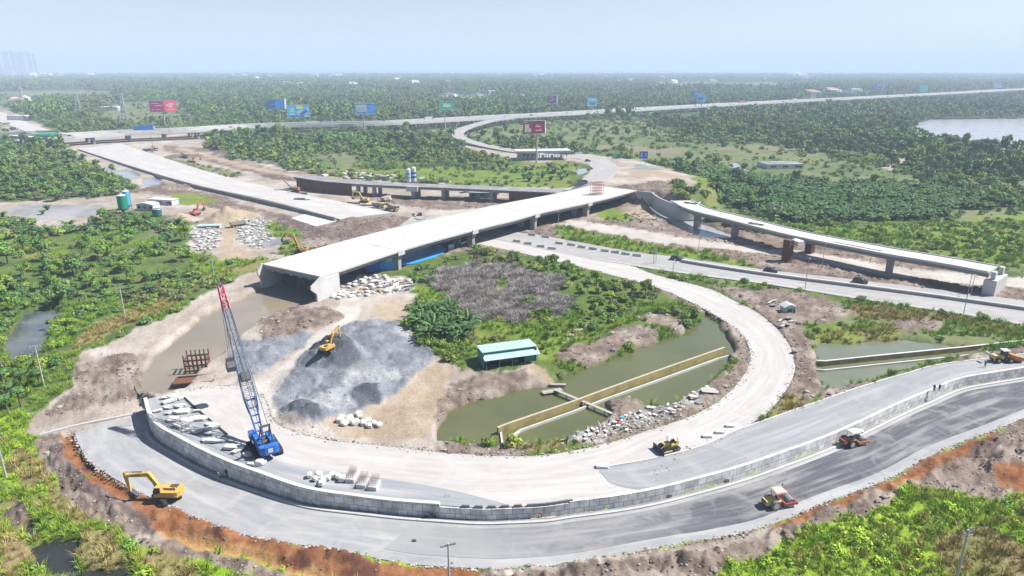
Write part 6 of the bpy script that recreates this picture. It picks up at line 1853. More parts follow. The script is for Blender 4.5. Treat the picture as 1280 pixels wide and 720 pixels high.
# footings with starter bars
m_rebar = mat('rusty_rebar', (.16,.08,.05), rough=.9)
foot = None
for k, (x, y) in enumerate(((440,599),(454,606),(468,608.5))):
    loc = gspot(x, y, 0, z=.12)
    if foot is None:
        foot = thing('concrete_footing', 'precast footing with rusty starter bars, one of three beside the bags', 'footing', loc, R(-8), 'precast footings beside the bulk bags')
        mb = MB(); mb.box((0, 0, .35), (1.5, 2.4, .7)); mb.build('block', m_conc, foot)
        mb = MB()
        for a in range(4):
            for b in range(5): mb.bar((a * .35 - .5, b * .5 - 1, .7), (a * .35 - .5, b * .5 - 1, 2.0), .03, n=4)
        mb.build('starter_bars', m_rebar, foot); ft = cache_tree(foot)
    else: dup(foot, loc, R(-8), tree=ft)
# barrier blocks on the road
bb1 = [(646,302.5),(660,305.5),(676,309),(690,311.5)]; bb2 = [(665,294.5),(682,297),(699,305),(714,307),(727,310),(741,312),(756,314.5),(769,316.5),(782,318.5),(796,320.5)]
def blk(k):
    mb = MB(); mb.prof([(-.0, 0), (0, .01)], 0, .01) if False else None
    for i in range(1):
        pr = [(-.35, 0), (.35, 0), (.32, .25), (.14, .5), (.1, .95), (-.1, .95), (-.14, .5), (-.32, .25)]
        mb.xf = Matrix.Rotation(math.pi / 2, 4, 'Z'); mb.prof(pr, -1.6, 1.6); mb.xf = None
    return mb
family('barrier_block', 'grey concrete barrier block in the short row of four on the left of the road', 'barrier block', 'short row of four barrier blocks', blk, [(gspot(x, y, 0, z=.17), R(-20), 1.0) for x, y in bb1], [m_conc])
family('barrier_block', 'grey concrete barrier block in the long row leading to the highway barrier', 'barrier block', 'long row of barrier blocks', blk, [(gspot(x, y, 0, z=.17), R(-24), 1.0) for x, y in bb2], [m_conc])
family('barrier_block', 'small dark and white barrier block in the curve behind the long bridge', 'barrier block', 'curve of blocks on the plaza', blk, [(gspot(x, y), R(a), .8) for x, y, a in ((517,269,-60),(518,272,-50),(520,275,-40),(524,276.5,-10),(528,275.5,20),(532,273,30))], [m_concd])
# slab pieces in rows under the bridge side
S8 = fill([(470,352),(520,352),(518,362),(480,368)], 20, 5)
family('concrete_strip', 'thin grey concrete strip lying in the stack of strips beside the scrub', 'concrete strip', 'strips beside the scrub', lambda k: brokenslab(k + 70, 3.2, 1.0, .3), [(gspot(x, y, .5), R(50), R1.uniform(.7, 1.1)) for x, y in S8], [m_concd, m_conc])
# debris along the pond
S9 = fill([(735,535),(765,523),(800,515),(850,502),(885,483),(893,487),(862,506),(812,532),(765,546),(712,556),(700,553)], 90, 4)
family('debris_plank', 'broken plank or sheet in the line of debris between pond and ring road', 'debris', 'debris line between pond and ring road', lambda k: brokenslab(k + 90, (3.4, 1.6, 2.4, 1.2, 2)[k], (.35, 1.1, .6, .8, .3)[k], .14), [(gspot(x, y, .4), R1.uniform(0, 3), R1.uniform(.45, .95)) for x, y in S9], [m_woodl, m_wslab, m_wood, m_bag, m_concd])
for x, y, w, h, lb, mm in ((887,490,4.6,3.0,'large pale tarpaulin sheet on the bank right of the debris', m_woodl), (866,497,2.4,1.6,'small white sheet left of the large pale tarpaulin', m_wslab), (975,551,.1,.1,'', m_wslab)):
    if not lb: continue
    o = brokenslab(int(x), w, h, .12).build('tarpaulin', mm); o.location = gspot(x, y, .45); o.rotation_euler = (.05, .12, .3); tag(o, lb, 'tarpaulin')
for k, (x, y, c) in enumerate(((772,527,m_mred),(777,524,m_sblue),(768,530,m_bag),(774,531,m_mred))):
    o = rockmb(120 + k, 1.3, 1.0, .6, .3).build('rubbish_bag', c); o.location = gspot(x, y, .4)
    tag(o, ('upper red rubbish bag in the debris below the footbridge', 'blue rubbish bag in the debris below the footbridge', 'white rubbish bag in the debris below the footbridge', 'lower red rubbish bag in the debris below the footbridge')[k], 'rubbish bag')
S10 = [(963,379),(968,377),(966,383),(975,402),(980,405),(985,407),(990,403),(978,409),(985,399)]
family('debris_plank', 'pale broken board beside the tiny mint green hut', 'debris', 'boards beside the mint hut', lambda k: brokenslab(k + 130, 3.0, .6 + k * .6, .16), [(gspot(x, y, .5), R1.uniform(0, 1), 1) for x, y in S10], [m_wslab, m_woodl, m_concd])
# white blocks on the gray verge
for k, (x, y, s, lb) in enumerate(((884,546,1.2,'white block lying on the verge right of the bulldozer'), (899,541,1.0,'small white block at the white lip of the base course road'), (912,533,1.1,'white stones by the dark puddle mark on the ring road verge'), (1072,540,1.3,'short white beam on top of the panel wall left of the red roller'), (753,584,1.4,'white stone heap at the tip of the base course road'))):
    o = rockmb(150 + k, 2.2 * s, 1.1 * s, .7 * s, .2).build('stone_block', m_bag); o.location = gspot(x, y, .2, z=.13); tag(o, lb, 'stone block')
# rusty rebar bundles
for k, (x, y, lb) in enumerate(((863,254.5,'rusty rebar bundle near the upper end of the ramp bridge deck'), (945,280.5,'rusty rebar bundle in the middle of the ramp bridge deck'))):
    p = G(x, y, DZ + .02); t = thing('rebar_bundle', lb, 'rebar', p, R(-40))
    mb = MB()
    for a in range(9): mb.bar((-3, a * .22 - .9, .12 + (a % 3) * .14), (3, a * .22 - .9, .12 + (a % 2) * .14), .07, n=4)
    mb.build('bars', m_rebar, t); mb = MB(); mb.box((-1.5, 0, .06), (.2, 2.2, .12)); mb.box((1.5, 0, .06), (.2, 2.2, .12)); mb.build('bearer', m_wood, t)
S11 = fill([(372,248),(460,256),(470,262),(440,262),(385,254)], 26, 4)
family('timber_stack', 'stacked timber or steel bundle on the ground in front of the brown formwork wall', 'stack', 'bundles in front of the formwork wall', lambda k: brokenslab(k + 170, 5.0, 1.2, .7), [(gspot(x, y, .3), R1.uniform(-.3, .1), R1.uniform(.6, 1.2)) for x, y in S11], [m_rust, m_wood, m_woodl])
S12 = fill([(395,221),(470,226),(560,232),(560,228),(500,221),(430,215)], 40, 5)
family('site_material', 'bundle of site material stored beyond the unfinished bridge', 'site material', 'materials stored beyond the unfinished bridge', lambda k: rockmb(k + 180, 5.5, 3.0, 2.0, .25), [(gspot(x, y, .4), R1.uniform(0, 3), R1.uniform(.5, 1.3)) for x, y in S12], [m_wslab, m_gun, m_rust, m_woodl])
S13 = fill([(800,262),(828,262),(826,276),(800,277),(785,268)], 26, 4)
family('rusty_scrap', 'rusty scrap piece in the heap between the long bridge and the ramp wall', 'scrap', 'scrap heap below the ramp wall', lambda k: brokenslab(k + 190, 3.4, .7, .35), [(gspot(x, y, .35), R1.uniform(0, 3), R1.uniform(.6, 1.1)) for x, y in S13], [m_rust, m_wood, m_wslab])
# formwork pieces at the unfinished wall
for k, (x, y, lb) in enumerate(((560,640,'wooden prop and frame leaning on the wall left of the notched panels'), (668,643,'wooden form boards at the wall foot below the notched panels'), (678,645,'second set of form boards right of the first below the notched panels'), (833,621,'small brown crate at the wall foot right of the notched panels'), (905,602,'small brown crate at the wall foot further right'))):
    p = GLow(x, y); t = thing('formwork', lb, 'formwork', p, R(5))
    mb = MB()
    if k == 0:
        for s in (-.8, .8): mb.bar((s, 0, 0), (s * .3, 1.2, 2.6), .06, n=5)
        mb.bar((-.8, 0, .8), (.8, 0, .8), .05, n=5); mb.build('prop', m_woodl, t); mb = MB(); mb.box((1.6, .2, .4), (1.0, .8, .8)); mb.build('orange_box', m_mor, t)
    elif k < 3:
        for a in range(3): mb.box((a * .9 - .9, 0, .5 + .2 * a), (.6, .4, .9), ry=.2 * a)
        mb.box((0, -.6, .15), (4.0, .5, .12)); mb.build('form_board', m_woodl, t); mb = MB(); mb.box((.3, .2, .9), (.35, .2, 1.7)); mb.build('stud', m_mor if k == 1 else m_wood, t)
    else:
        mb.box((0, 0, .35), (1.5, .8, .7)); mb.build('crate_body', m_woodl, t); mb = MB(); mb.box((0, 0, .72), (1.6, .9, .06)); mb.build('lid', m_wood, t)

# motorbike and bicycle
p = GLow(538, 649); t = thing('motorbike', 'black parked motorbike on the lower road at the foot of the wall', 'motorbike', (p.x, p.y, p.z + .1), R(5))
for x in (-.65, .65):
    mb = MB(); mb.bar((x, -.06, .3), (x, .06, .3), .31, n=16); mb.build('wheel', m_tyre, t)
mb = MB(); mb.prof([(-.8, .75), (-.2, .45), (.35, .4), (.5, .8), (.1, .75), (-.3, .85)], -.16, .16); mb.build('body', m_cbk, t)
mb = MB(); mb.prof([(-.85, .82), (.0, .78), (.0, .88), (-.8, .95)], -.14, .14); mb.build('seat', m_gun, t)
mb = MB(); mb.bar((.65, 0, .3), (.45, 0, 1.05), .04, n=6); mb.bar((.45, -.33, 1.08), (.45, .33, 1.08), .03, n=6); mb.build('handlebar', m_gun, t)

# people
def person(loc, rz, label, joints, top, bottom, h=1.0):
    """one skinned body; joints: name -> point"""
    J = joints; names = list(J)
    E = [('pelvis','waist'),('waist','chest'),('chest','neck'),('neck','head'),('head','crown'),('chest','shL'),('shL','elL'),('elL','haL'),('haL','fiL'),('chest','shR'),('shR','elR'),('elR','haR'),('haR','fiR'),('pelvis','hiL'),('hiL','knL'),('knL','anL'),('anL','toL'),('pelvis','hiR'),('hiR','knR'),('knR','anR'),('anR','toR')]
    rad = dict(pelvis=.15, waist=.13, chest=.16, neck=.06, head=.10, crown=.08, shL=.075, shR=.075, elL=.05, elR=.05, haL=.035, haR=.035, fiL=.03, fiR=.03, hiL=.11, hiR=.11, knL=.07, knR=.07, anL=.045, anR=.045, toL=.04, toR=.04)
    me = bpy.data.meshes.new('body'); me.from_pydata([J[n] for n in names], [(names.index(a), names.index(b)) for a, b in E], []); me.update()
    o = bpy.data.objects.new('person', me); COL.objects.link(o)
    sm = o.modifiers.new('s', 'SKIN'); sub = o.modifiers.new('d', 'SUBSURF'); sub.levels = sub.render_levels = 1
    if not me.skin_vertices: me.skin_vertices.new() if hasattr(me.skin_vertices, 'new') else None
    bpy.context.view_layer.objects.active = o
    if len(me.skin_vertices):
        for i, n in enumerate(names): me.skin_vertices[0].data[i].radius = (rad[n], rad[n])
        me.skin_vertices[0].data[0].use_root = True
    dg = bpy.context.evaluated_depsgraph_get(); ev = o.evaluated_get(dg); m2 = bpy.data.meshes.new_from_object(ev)
    o.modifiers.clear(); o.data = m2
    m2.materials.clear(); sk = mat('skin', (.32,.19,.12), rough=.6)
    for m in (sk, top, bottom): m2.materials.append(m)
    for pl_ in m2.polygons:
        z = pl_.center.z; y = abs(pl_.center.y)
        nk = J['neck'][2] - .02; pz = J['pelvis'][2] - .02
        hd = (pl_.center - Vector(J['head'])).length < .2 and z > nk
        hand = min((pl_.center - Vector(J['haL'])).length, (pl_.center - Vector(J['haR'])).length) < .13
        pl_.material_index = 0 if (hd or hand) else (1 if z > pz else 2); pl_.use_smooth = True
    o.location = loc; o.rotation_euler = (0, 0, rz); tag(o, label, 'person')
    mb = MB(); c = Vector(J['head']); bm = bmesh.new(); bmesh.ops.create_icosphere(bm, subdivisions=2, radius=.15)
    mp = {}
    for v in bm.verts:
        mp[v.index] = mb.pt((c.x + v.co.x, c.y + v.co.y, max(c.z + v.co.z * .9 + .06, c.z + .03)))
    for f in bm.faces: mb.face([mp[v.index] for v in f.verts])
    bm.free(); mb.build('helmet', HELM, o)
    return o
HELM = mat('white_helmet', (.6,.6,.58), rough=.4)
STAND = dict(pelvis=(0,0,.95), waist=(0,0,1.1), chest=(.02,0,1.35), neck=(.02,0,1.52), head=(.04,0,1.62), crown=(.04,0,1.74), shL=(0,.2,1.42), elL=(-.02,.27,1.14), haL=(.06,.27,.88), fiL=(.08,.27,.8), shR=(0,-.2,1.42), elR=(-.02,-.27,1.14), haR=(.1,-.25,.9), fiR=(.13,-.25,.82), hiL=(0,.1,.9), knL=(.04,.12,.5), anL=(0,.12,.08), toL=(.16,.13,.04), hiR=(0,-.1,.9), knR=(.0,-.12,.5), anR=(-.06,-.12,.08), toR=(.1,-.13,.04))
BEND = dict(pelvis=(0,0,.85), waist=(.1,0,1.0), chest=(.3,0,1.12), neck=(.44,0,1.15), head=(.52,0,1.17), crown=(.62,0,1.2), shL=(.32,.2,1.1), elL=(.42,.24,.84), haL=(.5,.18,.6), fiL=(.53,.17,.54), shR=(.32,-.2,1.1), elR=(.42,-.24,.84), haR=(.5,-.18,.6), fiR=(.53,-.17,.54), hiL=(0,.1,.82), knL=(.14,.14,.46), anL=(-.02,.14,.08), toL=(.14,.15,.04), hiR=(0,-.1,.82), knR=(.1,-.14,.46), anR=(-.05,-.14,.08), toR=(.1,-.15,.04))
tp1 = mat('beige_shirt', (.45,.38,.26), rough=.9); tp2 = mat('dark_work_clothes', (.05,.05,.07), rough=.9); tp3 = mat('blue_work_shirt', (.06,.12,.3), rough=.9); tp4 = mat('orange_vest', (.7,.2,.03), rough=.8)
zl_ = lambda p: (p.x, p.y, p.z + .1)
person(zl_(GLow(277, 600)), R(160), 'person in a beige shirt bending over at the foot of the curved wall', BEND, tp1, tp2)
person(zl_(GLow(284, 597)), R(100), 'person in dark clothes standing right of the bending worker at the curved wall', STAND, tp2, tp2)
person((lambda p: (p.x, p.y, .14))(G(1167, 489.5, .14)), R(200), 'left one of two people in dark clothes on the pale road by the wall', STAND, tp2, tp2)
person((lambda p: (p.x, p.y, .14))(G(1173.5, 489, .14)), R(20), 'right one of two people in dark clothes on the pale road by the wall', STAND, tp2, tp3)
person((lambda p: (p.x, p.y, .14))(G(1231, 459, .14)), R(90), 'person in grey clothes walking on the grey road left of the orange machine', STAND, mat('grey_shirt', (.2,.2,.22), rough=.9), tp2)
person(zl_(GLow(560, 646)), R(80), 'person in blue shirt working beside the wooden prop at the wall', STAND, tp3, tp2)
person(zl_(GLow(676, 648)), R(60), 'person in an orange vest beside the form boards at the wall', BEND, tp4, tp2)
p = GLow(518, 677)
o = rockmb(210, .9, .5, .4).build('cable_coil', m_gun); o.location = (p.x, p.y, p.z + .2); tag(o, 'small dark object lying alone in the middle of the lower grey road', 'debris')

# ------------------------------------------------------------------ far houses and towers
m_hw1 = mat('white_house_wall', (.85,.85,.83), rough=.8); m_hr = mat('house_roof_red', (.35,.16,.11), (.42,.3,.24), scale=.1, rough=.8); m_hg = mat('house_roof_grey', (.7,.7,.7), rough=.7)
def housemb(k):
    mb = MB(); w, d, h = ((9, 12, 6), (14, 9, 4), (7, 14, 9), (24, 12, 6))[k]
    mb.box((0, 0, h / 2), (w, d, h)); mb.mi = 1; mb.prof([(-w / 2 - .4, h), (w / 2 + .4, h), (0, h + (2.2 if k != 2 else .8))], -d / 2 - .4, d / 2 + .4); return mb
HOUSES = []
hp = []
RH = random.Random(12)
def village(x0, x1, y0, y1, n, lab, grp, big=1.0):
    for _ in range(n):
        px, py = RH.uniform(x0, x1), RH.uniform(y0, y1); g_ = G(px, py, 0)
        k = RH.randrange(4)
        if len(hp) < 4: o = housemb(len(hp)).build('house', [m_hw1, (m_hg, m_hr, m_hg, m_hr)[len(hp)]]); hp.append(o)
        else: o = hp[k].copy(); COL.objects.link(o)
        s = big * RH.uniform(.9, 1.5)
        HOUSES.append((g_.x, g_.y, s))
        o.location = (g_.x, g_.y, th(g_.x, g_.y) + 0); o.rotation_euler = (0, 0, RH.uniform(0, 3)); o.scale = (s, s, s); tag(o, lab, 'house', grp)
village(10, 125, 90.5, 98, 52, 'small white house in the dense distant village at the upper left', 'houses of the village at the upper left', 2.3)
village(155, 215, 88.5, 92, 14, 'small white house in the thin row of houses left of the upper centre', 'houses in the row left of the upper centre', 2.2)
village(175, 196, 94, 99, 5, 'white house in the small cluster above the red billboard', 'houses above the red billboard', 2.0)
village(270, 310, 94, 98, 7, 'pale house in the thin cluster above the left wood', 'houses above the left wood', 2.0)
village(320, 343, 95, 102, 7, 'white house in the cluster above the dark navy billboard', 'houses above the navy billboard', 2.0)
village(383, 430, 93, 99, 14, 'white house in the distant cluster left of the upper centre mast', 'houses in the distant cluster by the mast', 2.0)
village(340, 460, 106, 111, 8, 'pale house among the trees behind the blue billboards', 'houses behind the blue billboards', 1.7)
village(480, 560, 100, 112, 9, 'pale house scattered in the woods at the upper centre', 'houses in the upper centre woods', 1.7)
village(560, 660, 118, 124, 7, 'pale low house in the clearing behind the green billboard', 'houses behind the green billboard', .9)
village(660, 760, 90, 100, 16, 'tiny pale house in the hazy plain right of centre', 'houses in the hazy plain right of centre', 2.0)
village(590, 640, 88, 96, 10, 'tiny pale house in the hazy plain at the centre', 'houses in the hazy plain at the centre', 2.0)
village(760, 960, 98, 112, 12, 'tiny pale house on the plain behind the right half of the highway', 'houses behind the right half of the highway', 1.8)
village(985, 1012, 95, 99.5, 9, 'white house in the bright hazy cluster above the right half of the highway', 'houses of the bright hazy cluster', 3.0)
village(1010, 1080, 117, 122, 8, 'tiny roadside house near the leftmost hazy billboard', 'houses near the leftmost hazy billboard', 1.6)
village(20, 50, 125, 133, 6, 'pale roof at the far left edge behind the elevated highway', 'roofs at the far left edge', 1.2)
for k, (px, py, w, h, lb) in enumerate(((528,110,26,5,'long white shed in the woods right of the blue and white billboard'), (137,138,30,4,'long pale shed left of the pylon behind the highway'), (487,107,20,6,'white shed among the trees above the mast'), (527.5,108.5,14,10,'tall white house right of the antenna mast'), (265,135.5,14,4,'small pale shed in the trees right of the red billboard'), (24,150,24,4,'white roofed shed beside the yard road at the far left'))):
    g_ = G(px, py, 0); t = thing('shed', lb, 'shed', (g_.x, g_.y, 0), RH.uniform(-.2, .2)); mb = MB(); mb.box((0, 0, h / 2), (w, 12, h)); mb.build('wall', m_hw1, t)
    mb = MB(); mb.prof([(-w / 2 - .5, h + .01), (w / 2 + .5, h + .01), (w / 2 - 2, h + 2.2), (-w / 2 + 2, h + 2.2)], -6.5, 6.5); mb.build('roof', m_hg, t)
m_tw = mat('hazy_tower_wall', (.42,.44,.48), (.30,.33,.40), scale=.08, rough=.7)
for k, (px, top, w) in enumerate(((3, 67, 60), (11, 65, 80), (20, 64.5, 70), (30, 65.5, 100), (38.5, 64.5, 76), (45, 68, 60), (-12, 66, 90), (-30, 66, 90))):
    Yd = 7600 + (k % 3) * 200; D = Yd * CP + CH * SP; x = (px - 640) / F * D
    b_ = (top - 360) / F; hz_ = CH - Yd * (b_ * CP + SP) / (CP - b_ * SP)
    t = thing('high_rise', 'pale high-rise tower on the horizon, number %s of the group from its left end' % ('third','fourth','fifth','sixth','seventh','eighth','second','first')[k], 'high-rise', (x, Yd, 0), RH.uniform(-.3, .3))
    mb = MB(); mb.box((0, 0, hz_ / 2), (w, 26, hz_)); mb.build('tower_body', m_tw, t)
    mb = MB(); mb.box((w * .1, 0, hz_ + 4), (w * .4, 14, 8)); mb.build('roof_plant', m_tw, t)
    mb = MB()
    for q in range(14): mb.box((0, -13.2, hz_ * (q + .5) / 14), (w * .86, .5, hz_ / 14 * .45))
    mb.build('window_band', mat('tower_window_band', (.22,.25,.30), rough=.4), t)
# ------------------------------------------------------------------ vegetation
def leafcloud(seed, n, lobes, q, flat=.85, up=.45, nm=3):
    """n small quads spread through the volume of several lobes (x, y, z, r, squash)"""
    r = np.random.RandomState(seed); V = []; Fc = []; M = []
    L = np.array(lobes); w = L[:, 3] ** 2; w = w / w.sum()
    pick = r.choice(len(L), n, p=w)
    d = r.normal(size=(n, 3)); d /= np.linalg.norm(d, axis=1)[:, None]
    d[:, 2] = np.where(d[:, 2] < -.35, -d[:, 2] * .5, d[:, 2])
    rad = L[pick, 3] * (r.uniform(.35, 1, n) ** .45) * r.uniform(.88, 1.1, n)
    c = L[pick, :3] + d * rad[:, None] * np.stack([np.ones(n), np.ones(n), L[pick, 4]], -1)
    nn = d + r.normal(size=(n, 3)) * .55; nn[:, 2] += up; nn /= np.linalg.norm(nn, axis=1)[:, None]
    u = np.cross(nn, r.normal(size=(n, 3))); u /= np.linalg.norm(u, axis=1)[:, None]; v = np.cross(nn, u)
    s = q * r.uniform(.6, 1.4, n)[:, None]
    asp = r.uniform(.55, 1.0, n)[:, None]
    P = np.stack([c - u * s, c - v * s * asp + nn * s * .15, c + u * s, c + v * s * asp - nn * s * .2], 1)
    tone = (vnoise(c[:, 0] * 3.1 / max(.2, L[:, 3].max()) + seed, c[:, 1] * 3.1 / max(.2, L[:, 3].max()) + c[:, 2] * 2, seed) * nm).astype(int)
    tone = np.clip(tone + (r.uniform(size=n) < .15), 0, nm - 1)
    return P.reshape(-1, 3), np.arange(n * 4).reshape(-1, 4), tone

def frondset(seed, n, L, w, droop, seg=5, lift=1.2, m=0):
    """palm fronds: each a creased, jagged feather arching out"""
    r = random.Random(seed); V = []; Fc = []; M = []
    for k in range(n):
        a = 2 * math.pi * (k + r.uniform(-.4, .4)) / n; e = lift * r.uniform(.75, 1.1); l = L * r.uniform(.75, 1.1)
        x = 0; z = 0; pts = []
        for i in range(seg + 1):
            pts.append((x, z)); x += math.cos(e) * l / seg; z += math.sin(e) * l / seg; e -= droop * r.uniform(.8, 1.2) / seg * (1 + i * .35)
        ca, sa = math.cos(a), math.sin(a)
        for i in range(seg):
            ww0 = w * math.sin(math.pi * (i + .35) / (seg + .7)); ww1 = w * math.sin(math.pi * (i + 1.0) / (seg + .7)) * .65
            if i == seg - 1: ww1 = 0.02
            (x0, z0), (x1, z1) = pts[i], pts[i + 1]
            for s in (-1, 1):
                q = [(x0, 0, z0), (x1, 0, z1), (x1 + l * .03, s * ww1, z1 - ww1 * .45), (x0 + l * .07, s * ww0, z0 - ww0 * .45)]
                b = len(V)
                for (px_, py_, pz_) in q: V.append((px_ * ca - py_ * sa, px_ * sa + py_ * ca, pz_))
                Fc.append((b, b + 1, b + 2, b + 3)); M.append((m + (k % 3 == 0)) % 3)
    return np.array(V), np.array(Fc), np.array(M)

def tuft(seed, n, h, w):
    r = np.random.RandomState(seed); V = []; Fc = []
    for k in range(n):
        a = r.uniform(0, 6.28); rr = r.uniform(0, .45); x, y = rr * math.cos(a), rr * math.sin(a); hh = h * r.uniform(.5, 1.1)
        lx, ly = r.normal(0, .28, 2) + np.array([x, y]) * .8
        t = a + 1.57; b = len(V); dx, dy = math.cos(t) * w, math.sin(t) * w
        V += [(x - dx, y - dy, 0), (x + dx, y + dy, 0), (x + lx * .5 + dx * .7, y + ly * .5 + dy * .7, hh * .65), (x + lx * .5 - dx * .7, y + ly * .5 - dy * .7, hh * .65), (x + lx * 1.2, y + ly * 1.2, hh)]
        Fc += [(b, b + 1, b + 2, b + 3), (b + 3, b + 2, b + 4, b + 4)]
    F_ = np.array(Fc); return np.array(V), F_, r.randint(0, 3, len(F_))

def stone(seed):
    mb = rockmb(seed, 1, 1, .75, .35, 1); V = np.array(mb.v); Fc = np.array([f + (f[-1],) for f in mb.f]); return V, Fc, np.zeros(len(Fc), int) + seed % 3

def merge(*T):
    V = []; Fc = []; M = []; b = 0
    for v, f, m in T:
        V.append(v); Fc.append(f + b); M.append(m); b += len(v)
    return np.concatenate(V), np.concatenate(Fc), np.concatenate(M)

def scatter(name, templates, P, S, Rz, Tid, mats):
    """ONE object: its points carry instances of the template meshes kept in the same mesh"""
    verts = []; faces = []; mi = []; tid = []; b = 0
    for k, (v, f, m) in enumerate(templates):
        verts.append(v); 
        for q, mm in zip(f.tolist(), m.tolist()):
            q = [x + b for x in q]
            if q[2] == q[3]: q = q[:3]
            faces.append(q); mi.append(mm)
        tid += [k] * len(v); b += len(v)
    n0 = b
    allv = np.concatenate(verts + [P])
    me = bpy.data.meshes.new(name); me.from_pydata(allv.tolist(), [], faces)
    me.polygons.foreach_set('material_index', mi)
    for m in mats: me.materials.append(m)
    N_ = len(allv)
    def attr(nm, ty, arr):
        a = me.attributes.new(nm, ty, 'POINT'); a.data.foreach_set('value' if ty != 'FLOAT_VECTOR' else 'vector', arr)
    attr('tid', 'INT', np.concatenate([np.array(tid), 100 + np.array(Tid)]).astype(np.int32))
    attr('siz', 'FLOAT', np.concatenate([np.ones(n0), S]).astype(np.float32))
    attr('rot', 'FLOAT', np.concatenate([np.zeros(n0), Rz]).astype(np.float32))
    o = bpy.data.objects.new(name, me); COL.objects.link(o)
    ng = bpy.data.node_groups.new(name, 'GeometryNodeTree')
    ng.interface.new_socket('Geometry', in_out='INPUT', socket_type='NodeSocketGeometry'); ng.interface.new_socket('Geometry', in_out='OUTPUT', socket_type='NodeSocketGeometry')
    N = ng.nodes; L = ng.links
    gi = N.new('NodeGroupInput'); go = N.new('NodeGroupOutput'); jn = N.new('GeometryNodeJoinGeometry')
    def named(nm, ty):
        a = N.new('GeometryNodeInputNamedAttribute'); a.data_type = ty; a.inputs['Name'].default_value = nm; return a.outputs['Attribute']
    tidn = named('tid', 'INT'); sz = named('siz', 'FLOAT'); rt = named('rot', 'FLOAT')
    cx = N.new('ShaderNodeCombineXYZ'); L.new(rt, cx.inputs['Z'])
    e2r = N.new('FunctionNodeEulerToRotation'); L.new(cx.outputs[0], e2r.inputs[0])
    for k in range(len(templates)):
        seps = []
        for val in (k, 100 + k):
            c = N.new('FunctionNodeCompare'); c.data_type = 'INT'; c.operation = 'EQUAL'
            L.new(tidn, c.inputs[2]); c.inputs[3].default_value = val
            s = N.new('GeometryNodeSeparateGeometry'); s.domain = 'POINT'
            L.new(gi.outputs[0], s.inputs['Geometry']); L.new(c.outputs[0], s.inputs['Selection']); seps.append(s)
        ip = N.new('GeometryNodeInstanceOnPoints')
        L.new(seps[1].outputs['Selection'], ip.inputs['Points']); L.new(seps[0].outputs['Selection'], ip.inputs['Instance'])
        L.new(e2r.outputs[0], ip.inputs['Rotation']); L.new(sz, ip.inputs['Scale'])
        L.new(ip.outputs[0], jn.inputs[0])
    L.new(jn.outputs[0], go.inputs[0])
    md = o.modifiers.new('spread', 'NODES'); md.node_group = ng
    return tag(o, kind='stuff')

# vectorised lookups
def look(x, y):
    i = np.clip(np.searchsorted(YS, y), 1, len(YS) - 1); w = YS[i] * 1.12 + 25
    u = (x / w + 1) / 2 * (NC - 1); j = np.clip(np.rint(u).astype(int), 0, NC - 1)
    i0 = i - 1; f = (y - YS[i0]) / (YS[i] - YS[i0])
    w0 = YS[i0] * 1.12 + 25; j0 = np.clip(np.rint((x / w0 + 1) / 2 * (NC - 1)).astype(int), 0, NC - 1)
    return CL[i, j], Z[i0, j0] * (1 - f) + Z[i, j] * f, OCC[i, j] | OCC[i0, j0]
K = {k: i for i, k in enumerate(KEYS)}

SH = {}
def leafmat(name, c, vary=.28, rough=.7):
    m = mat(name, c, vary=vary, rough=rough, spec=.15)
    return m
G1 = [leafmat('leaf_dark_green', (0.081,0.169,0.032)), leafmat('leaf_mid_green', (0.150,0.265,0.046)), leafmat('leaf_light_green', (0.230,0.346,0.064))]
G2 = [leafmat('leaf_blue_green', (0.070,0.154,0.046)), leafmat('leaf_deep_green', (0.120,0.224,0.061)), leafmat('leaf_soft_green', (0.199,0.314,0.092))]
GB_ = [leafmat('weed_green', (0.176,0.341,0.017)), leafmat('weed_bright_green', (0.275,0.462,0.027)), leafmat('weed_yellow_green', (0.407,0.517,0.077))]
GD = [leafmat('dry_straw', (.38,.31,.12)), leafmat('dry_gold', (.46,.34,.14)), leafmat('dry_olive', (.34,.36,.07))]
GP = [leafmat('palm_green', (0.063,0.138,0.040), .2, .8), leafmat('palm_mid_green', (0.103,0.196,0.057), .2, .8), leafmat('palm_light_green', (0.196,0.276,0.103), .2, .8)]
GX_ = [leafmat('scrub_grey', (.36,.315,.30)), leafmat('scrub_brown_grey', (.26,.235,.20)), leafmat('scrub_pale_grey', (.48,.43,.41))]
GS = [mat('clod_brown', (.24,.20,.165), vary=.35, rough=1), mat('clod_grey', (.32,.285,.25), vary=.35, rough=1), mat('clod_dark', (.17,.135,.11), vary=.35, rough=1)]

RS = np.random.RandomState(5)
def candidates(y0, y1, n, margin=1.15, xr=None):
    """n points spread evenly over the ground between two distances"""
    y = np.sqrt(RS.uniform(y0 * y0, y1 * y1, n)); x = RS.uniform(-1, 1, n) * (y * .78 * margin + 12 + 38 * (y1 < 300))
    return x, y
def pick(classes, y0, y1, dens, patch=None, ps=14, pseed=1, thr=.0):
    """dens: plants per m2"""
    area = .78 * 1.15 * (y1 ** 2 - y0 ** 2); n = int(area * dens * (1 + (38 / (.45 * (y0 + y1)) if y1 < 300 else 0)))
    x, y = candidates(y0, y1, n)
    c, z, occ_ = look(x, y)
    m = np.isin(c, [K[k] for k in classes]) & ~occ_
    if thr: m &= fbm(x, y, ps, 3, pseed) > thr
    x, y, z = x[m], y[m], z[m]
    if y1 > 900:
        k = np.ones(len(x), bool)
        for hx_, hy_, s_ in HOUSES:
            k &= ~((np.abs(x - hx_) < 16 * s_) & (y < hy_ + 40) & (y > hy_ - hy_ * .07))
        x, y, z = x[k], y[k], z[k]
    return x, y, z

